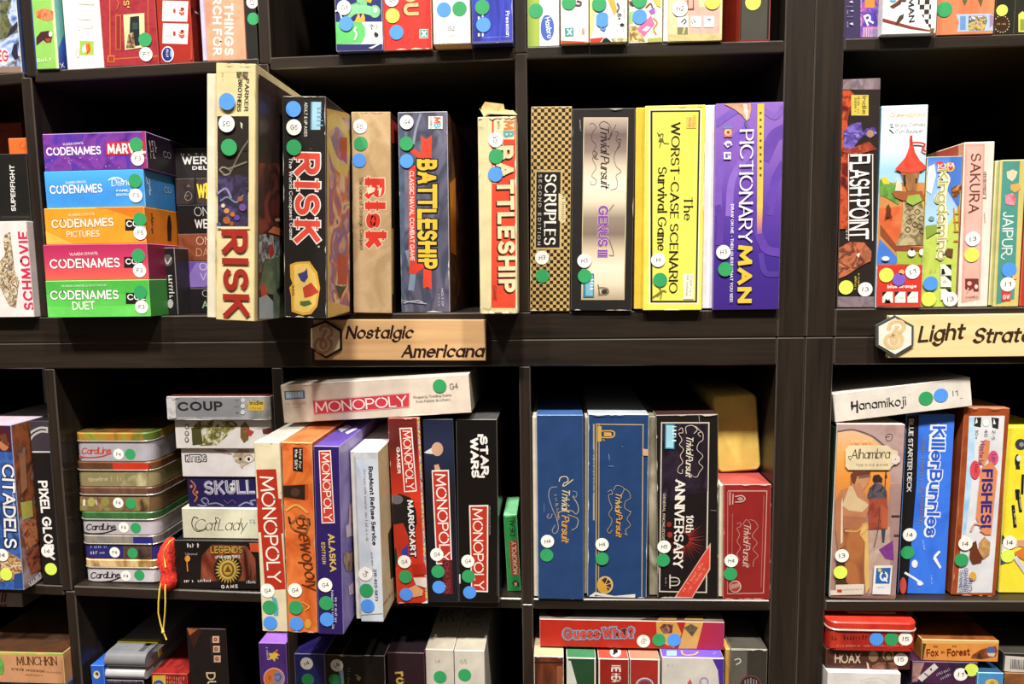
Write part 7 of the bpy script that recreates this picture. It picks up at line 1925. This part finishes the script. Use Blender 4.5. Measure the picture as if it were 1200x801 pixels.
# -- right of the double upright
b = Box('white box at the foot of the frame under the brown box with two portraits', down((961, 787), (1056, 787.8), -1.5), Y=-1.5, rest='D', roll=0, depth=22, group=GD, col='dcd8d2', edge='ece8e2', faces={'T': 'd8d4ce'}).k(*kd5)
b.V([(280, 470), (320, 455), (380, 452), (420, 465), (440, 485)], 4, 'c8c4c0').G(300, 480, 400, 480, 14, 'd0ccc8')
b.done()
WB = b
b = Box('dark brown box with two small round portraits and pale capital lettering', [(963.5, 760.4), (1066.7, 760.4), (1066.7, 786), (963.5, 786)], Y=-0.7, rest=WB.ztop, roll=0, depth=20, group=GD, col=ART(['3a1f18', '4a281f', '301812'], 16), edge='5a3a30').k(*kd5)
b.T('HOAX', 135, 368, 280, 368, 55, 'c8b49c', 'title', wt=2.0, gap=1.6).V([(180, 380), (210, 392), (245, 380)], 4, '8a3c2c').D(352, 328, 28, 32, '8a6a50', 'picture').P([(330, 310), (350, 296), (378, 312), (375, 322), (335, 325)], 'b0a48c', 'picture').D(436, 322, 32, 32, 'a8946c', 'picture').D(436, 326, 24, 28, '4a3c2c', 'picture').D(438, 332, 14, 18, '9c7c5c', 'picture').P([(345, 380), (380, 362), (480, 362), (490, 405), (350, 408)], ART(['5a2c20', '8a5a44', '3a1c18'], 60)).P([(312, 358), (325, 370), (330, 405), (318, 395)], 'd8b4a0')
b.S(506, 345, 'w', 'I5', 0)
b.done()
HX = b
b = Box('red rounded tin with a pale rim, stacked on the brown box with two portraits', [(972, 729), (1076, 729), (1075, 759.6), (972, 760)], Y=-1.2, rest=HX.ztop, roll=0, depth=18, group=GD, col='a8261c', name='game_tin', cat='tin', round_=1.2).k(*kd5)
htot = b.h
b.h = htot * .72
b.R(90, 188, 575, 283, ART(['b42c1f', '8c1f18', 'c03a28'], 18, (1, 1, .5))).G(118, 238, 322, 234, 28, '3a1614', 'title').G(130, 275, 520, 272, 12, 'd89084')
b.S(370, 232, 'b').S(455, 232, 'g').S(533, 231, 'w', 'I5', 0)
b.done()
w2, d2 = b.w / 2 + .0008, b.d + .0008
vs, fs, tg = rounded(-w2, w2, -.0008, d2, b.h, htot, .0128, .0016)
mesh_obj('lid', vs, fs, [ART(['b8281c', 'c83a2a'], 40, rough=.3)], None, b.root)
vs, fs, tg = rounded(-w2 - .001, w2 + .001, -.0018, d2 + .001, b.h - .0008, b.h + .0016, .0135, .0005)
mesh_obj('rim', vs, fs, [M('ddd4c8', .25, .5)], None, b.root)
TIN = b
b = Box('thin gold-topped booklet box lying on the red tin', [(993, 723.5), (1050, 723.5), (1050, 729.2), (993, 729.2)], Y=1.4, rest=TIN.ztop + .04, roll=0, depth=15, group=GD, col='d8c078', edge='e0d0a0', faces={'T': ART(['8a5a1c', 'a8742c', '70481a'], 20)}).k(*kd5)
b.on('T').V([(290, 85), (300, 75)], 10, '2c1c10')
b.done()
b = Box('black card lying beside the thin booklet on the red tin', [(1054, 724.5), (1070, 724.5), (1070, 728.5), (1054, 728.5)], Y=3.0, rest=TIN.ztop + .04, roll=0, depth=10, group=GD, col='1c1a18', edge='3a3836').k(*kd5)
b.on('T').T('O', 520, 110, 570, 100, 30, '6a6864', wt=2.0)
b.done()
b = Box('dark blue-black box below the purple box, bottom right', down((1067, 800), (1141, 799.5), 1.2), Y=1.2, rest='D', roll=0, depth=22, group=GD, col='4a505c', edge='8a94a4')
b.done()
LB = b
b = Box('dark purple box with a tilted white label, under the orange woodland box', [(1069.8, 776), (1145.8, 774.3), (1146, 799.5), (1068, 800)], Y=0.8, rest=LB.ztop, roll=0, depth=20, group=GD, col=ART(['3a1c34', '4a2442', '2c1a38', '2a2434'], 18), edge='6a5060').k(*kd5)
b.P([(570, 365), (640, 365), (600, 470), (560, 475)], ART(['8a5a5c', 'b08880', '6a3c4c'], 60)).P([(600, 450), (695, 368), (718, 392), (625, 472)], 'd8d0cc').V([(640, 425), (660, 440)], 6, '2c2428', smooth=False).P([(668, 400), (680, 395), (682, 412)], '2c2428').P([(850, 360), (940, 356), (940, 400), (800, 400)], '2a2440').G(710, 440, 790, 405, 18, 'b0a0b0').G(735, 462, 800, 430, 18, 'b0a0b0')
b.S(843, 430, 'w', 'I1', 0).S(903, 405, 'y')
b.done()
PU = b
b = Box('orange box with red-brown storybook lettering and a fox-like shape at its right end', [(1079.6, 749.2), (1170.8, 749.8), (1170, 772.2), (1081, 774)], Y=1.0, rest=PU.ztop, roll=0, depth=24, group=GD, col=ART(['c87c34', 'd68c44', 'b86c2c'], 16), edge='e4c890', faces={'T': ART(['6a3418', '8a4a20', '54280f', '9c5a28'], 12)}).k(*kd5)
b.R(622, 236, 1060, 258, 'd8b06c').P([(625, 255), (650, 258), (640, 300), (632, 350), (625, 350)], '5a3c1c').P([(910, 320), (960, 290), (1000, 280), (1040, 270), (1052, 300), (1040, 330), (960, 345), (900, 340)], ART(['5a2c18', '8a4a2c', '3a2418'], 60), 'picture').D(1012, 292, 24, 18, '4a6494', 'picture').P([(990, 310), (1040, 310), (1030, 330), (1000, 328)], 'c8b8a8', 'picture').P([(940, 300), (985, 285), (970, 320)], '7a3a1c', 'picture')
b.T('Fox', 652, 330, 718, 326, 42, '7a2c14', 'title', wt=2.0, serif=.5).T('in', 735, 312, 752, 310, 14, '7a2c14', 'title', wt=2).T('Forest', 768, 328, 895, 322, 42, '7a2c14', 'title', wt=2.0, serif=.5).T('the', 690, 278, 715, 276, 12, '8a4a24', wt=1.6).T('the', 795, 276, 820, 275, 12, '8a4a24', wt=1.6)
b.done()
b = Box('small blue box with a yellow spot on its front, bottom right', down((1146.2, 787.8), (1176.5, 787.8), 0.4), Y=0.4, rest='D', roll=0, depth=14, group=GD, col='4a8cc4', edge='8cc0e0', faces={'T': '2c4a6c'}).k(*kd5)
b.D(1018, 480, 36, 24, 'd8b84c').D(1020, 478, 14, 10, 'c88c34')
b.done()
b = Box('tan box at the bottom right corner under the dark box with the barcode', down((1178, 788.5), (1235, 789), 1.0), Y=1.0, rest='D', roll=0, depth=20, group=GD, col=ART(['6a4428', '8a5c38', '50301c'], 18), edge='8a6a4c').k(*kd5)
b.V([(1130, 470), (1170, 455), (1210, 470)], 8, 'a84a34')
b.done()
TB = b
b = Box('dark box with a white barcode label, at the right edge of the lowest shelf', [(1175.5, 764.6), (1232, 766), (1232, 788.4), (1176.5, 788.4)], Y=1.2, rest=TB.ztop, roll=0, depth=20, group=GD, col='24211c', edge='5a5448', faces={'T': '3a362e'}).k(*kd5)
b.P([(1095, 325), (1230, 335), (1225, 425), (1088, 412)], 'cfc8bc', 'label')
for i in range(12):
    x = 1125 + i * 8
    b.P([(x, 345 + i * .5), (x + random.choice((2, 3, 5)), 345 + i * .5), (x + 3, 400 + i * .5), (x - 2, 400 + i * .5)], '3a3a50', 'label')
    b.nl -= 1
b.nl += 1
b.done()

# ================================================================== the room
def structure(name, vs, fs, m):
    o = mesh_obj(name, [sc(v) for v in vs], fs, [m])
    o['kind'] = 'structure'
    return o


WALL = ART(['2a2624', '332e2b'], 3, rough=.9)
structure('wall_back', [(-320, 44, -SEAM), (320, 44, -SEAM), (320, 44, 220), (-320, 44, 220), (-320, 52, -SEAM), (320, 52, -SEAM), (320, 52, 220), (-320, 52, 220)], [(0, 1, 2, 3), (5, 4, 7, 6), (0, 4, 5, 1), (3, 2, 6, 7), (1, 5, 6, 2), (4, 0, 3, 7)], WALL)
structure('floor', [(-320, -330, -SEAM - 4), (320, -330, -SEAM - 4), (320, 52, -SEAM - 4), (-320, 52, -SEAM - 4), (-320, -330, -SEAM), (320, -330, -SEAM), (320, 52, -SEAM), (-320, 52, -SEAM)], [(0, 3, 2, 1), (4, 5, 6, 7), (0, 1, 5, 4), (1, 2, 6, 5), (2, 3, 7, 6), (3, 0, 4, 7)], wood('dark_floor_boards', '3a2e24', '5a4838', 'X', .5))


def lamp(name, loc, power, size, target, colr):
    L = bpy.data.lights.new(name, 'AREA')
    L.shape = 'DISK'
    L.size = size
    L.energy = power
    L.color = colr
    o = bpy.data.objects.new(name, L)
    o.location = sc(loc)
    d = sc(target) - o.location
    o.rotation_euler = d.to_track_quat('-Z', 'Y').to_euler()
    col.objects.link(o)
    return o


for lx, pw in ((-190, 200), (-22, 365), (160, 235)):  # middle one is the key lamp; the outer two are added to fill shadows
    lamp('ceiling_or_fill_lamp', (lx, -205, 430), pw, .34, (lx * .35, 0, -10), (1, .955, .89))

# the rest of the room: a bright ceiling over darker walls and floor
w = bpy.data.worlds.new('room')
scene.world = w
w.use_nodes = True
nt = w.node_tree
tc = nt.nodes.new('ShaderNodeTexCoord')
sp = nt.nodes.new('ShaderNodeSeparateXYZ')
nt.links.new(tc.outputs['Generated'], sp.inputs[0])
mr = nt.nodes.new('ShaderNodeMapRange')
mr.inputs[1].default_value = -1
nt.links.new(sp.outputs['Z'], mr.inputs[0])
c = ramp(nt, mr.outputs[0], [(0.0, '2a241e'), (0.45, '5c5248'), (0.62, '857a6e'), (0.85, 'f4ead8'), (1.0, 'f4ead8')])
bg = nt.nodes['Background']
nt.links.new(c, bg.inputs[0])
bg.inputs[1].default_value = 0.45

# ------------------------------------------------------------------ camera object
cd = bpy.data.cameras.new('camera')
cd.sensor_fit = 'HORIZONTAL'
cd.sensor_width = 36
cd.lens = 36 * FPX / 1200
cd.clip_start = 0.02
co = bpy.data.objects.new('camera', cd)
mw = Matrix((RGT, -DWN, -FWD)).transposed().to_4x4()
mw.translation = sc(CAM)
co.matrix_world = mw
col.objects.link(co)
scene.camera = co
vs_ = scene.view_settings
vs_.view_transform = 'Standard'
vs_.look = 'None'
vs_.exposure = 0.0
vs_.gamma = 1.0
vs_.use_curve_mapping = False
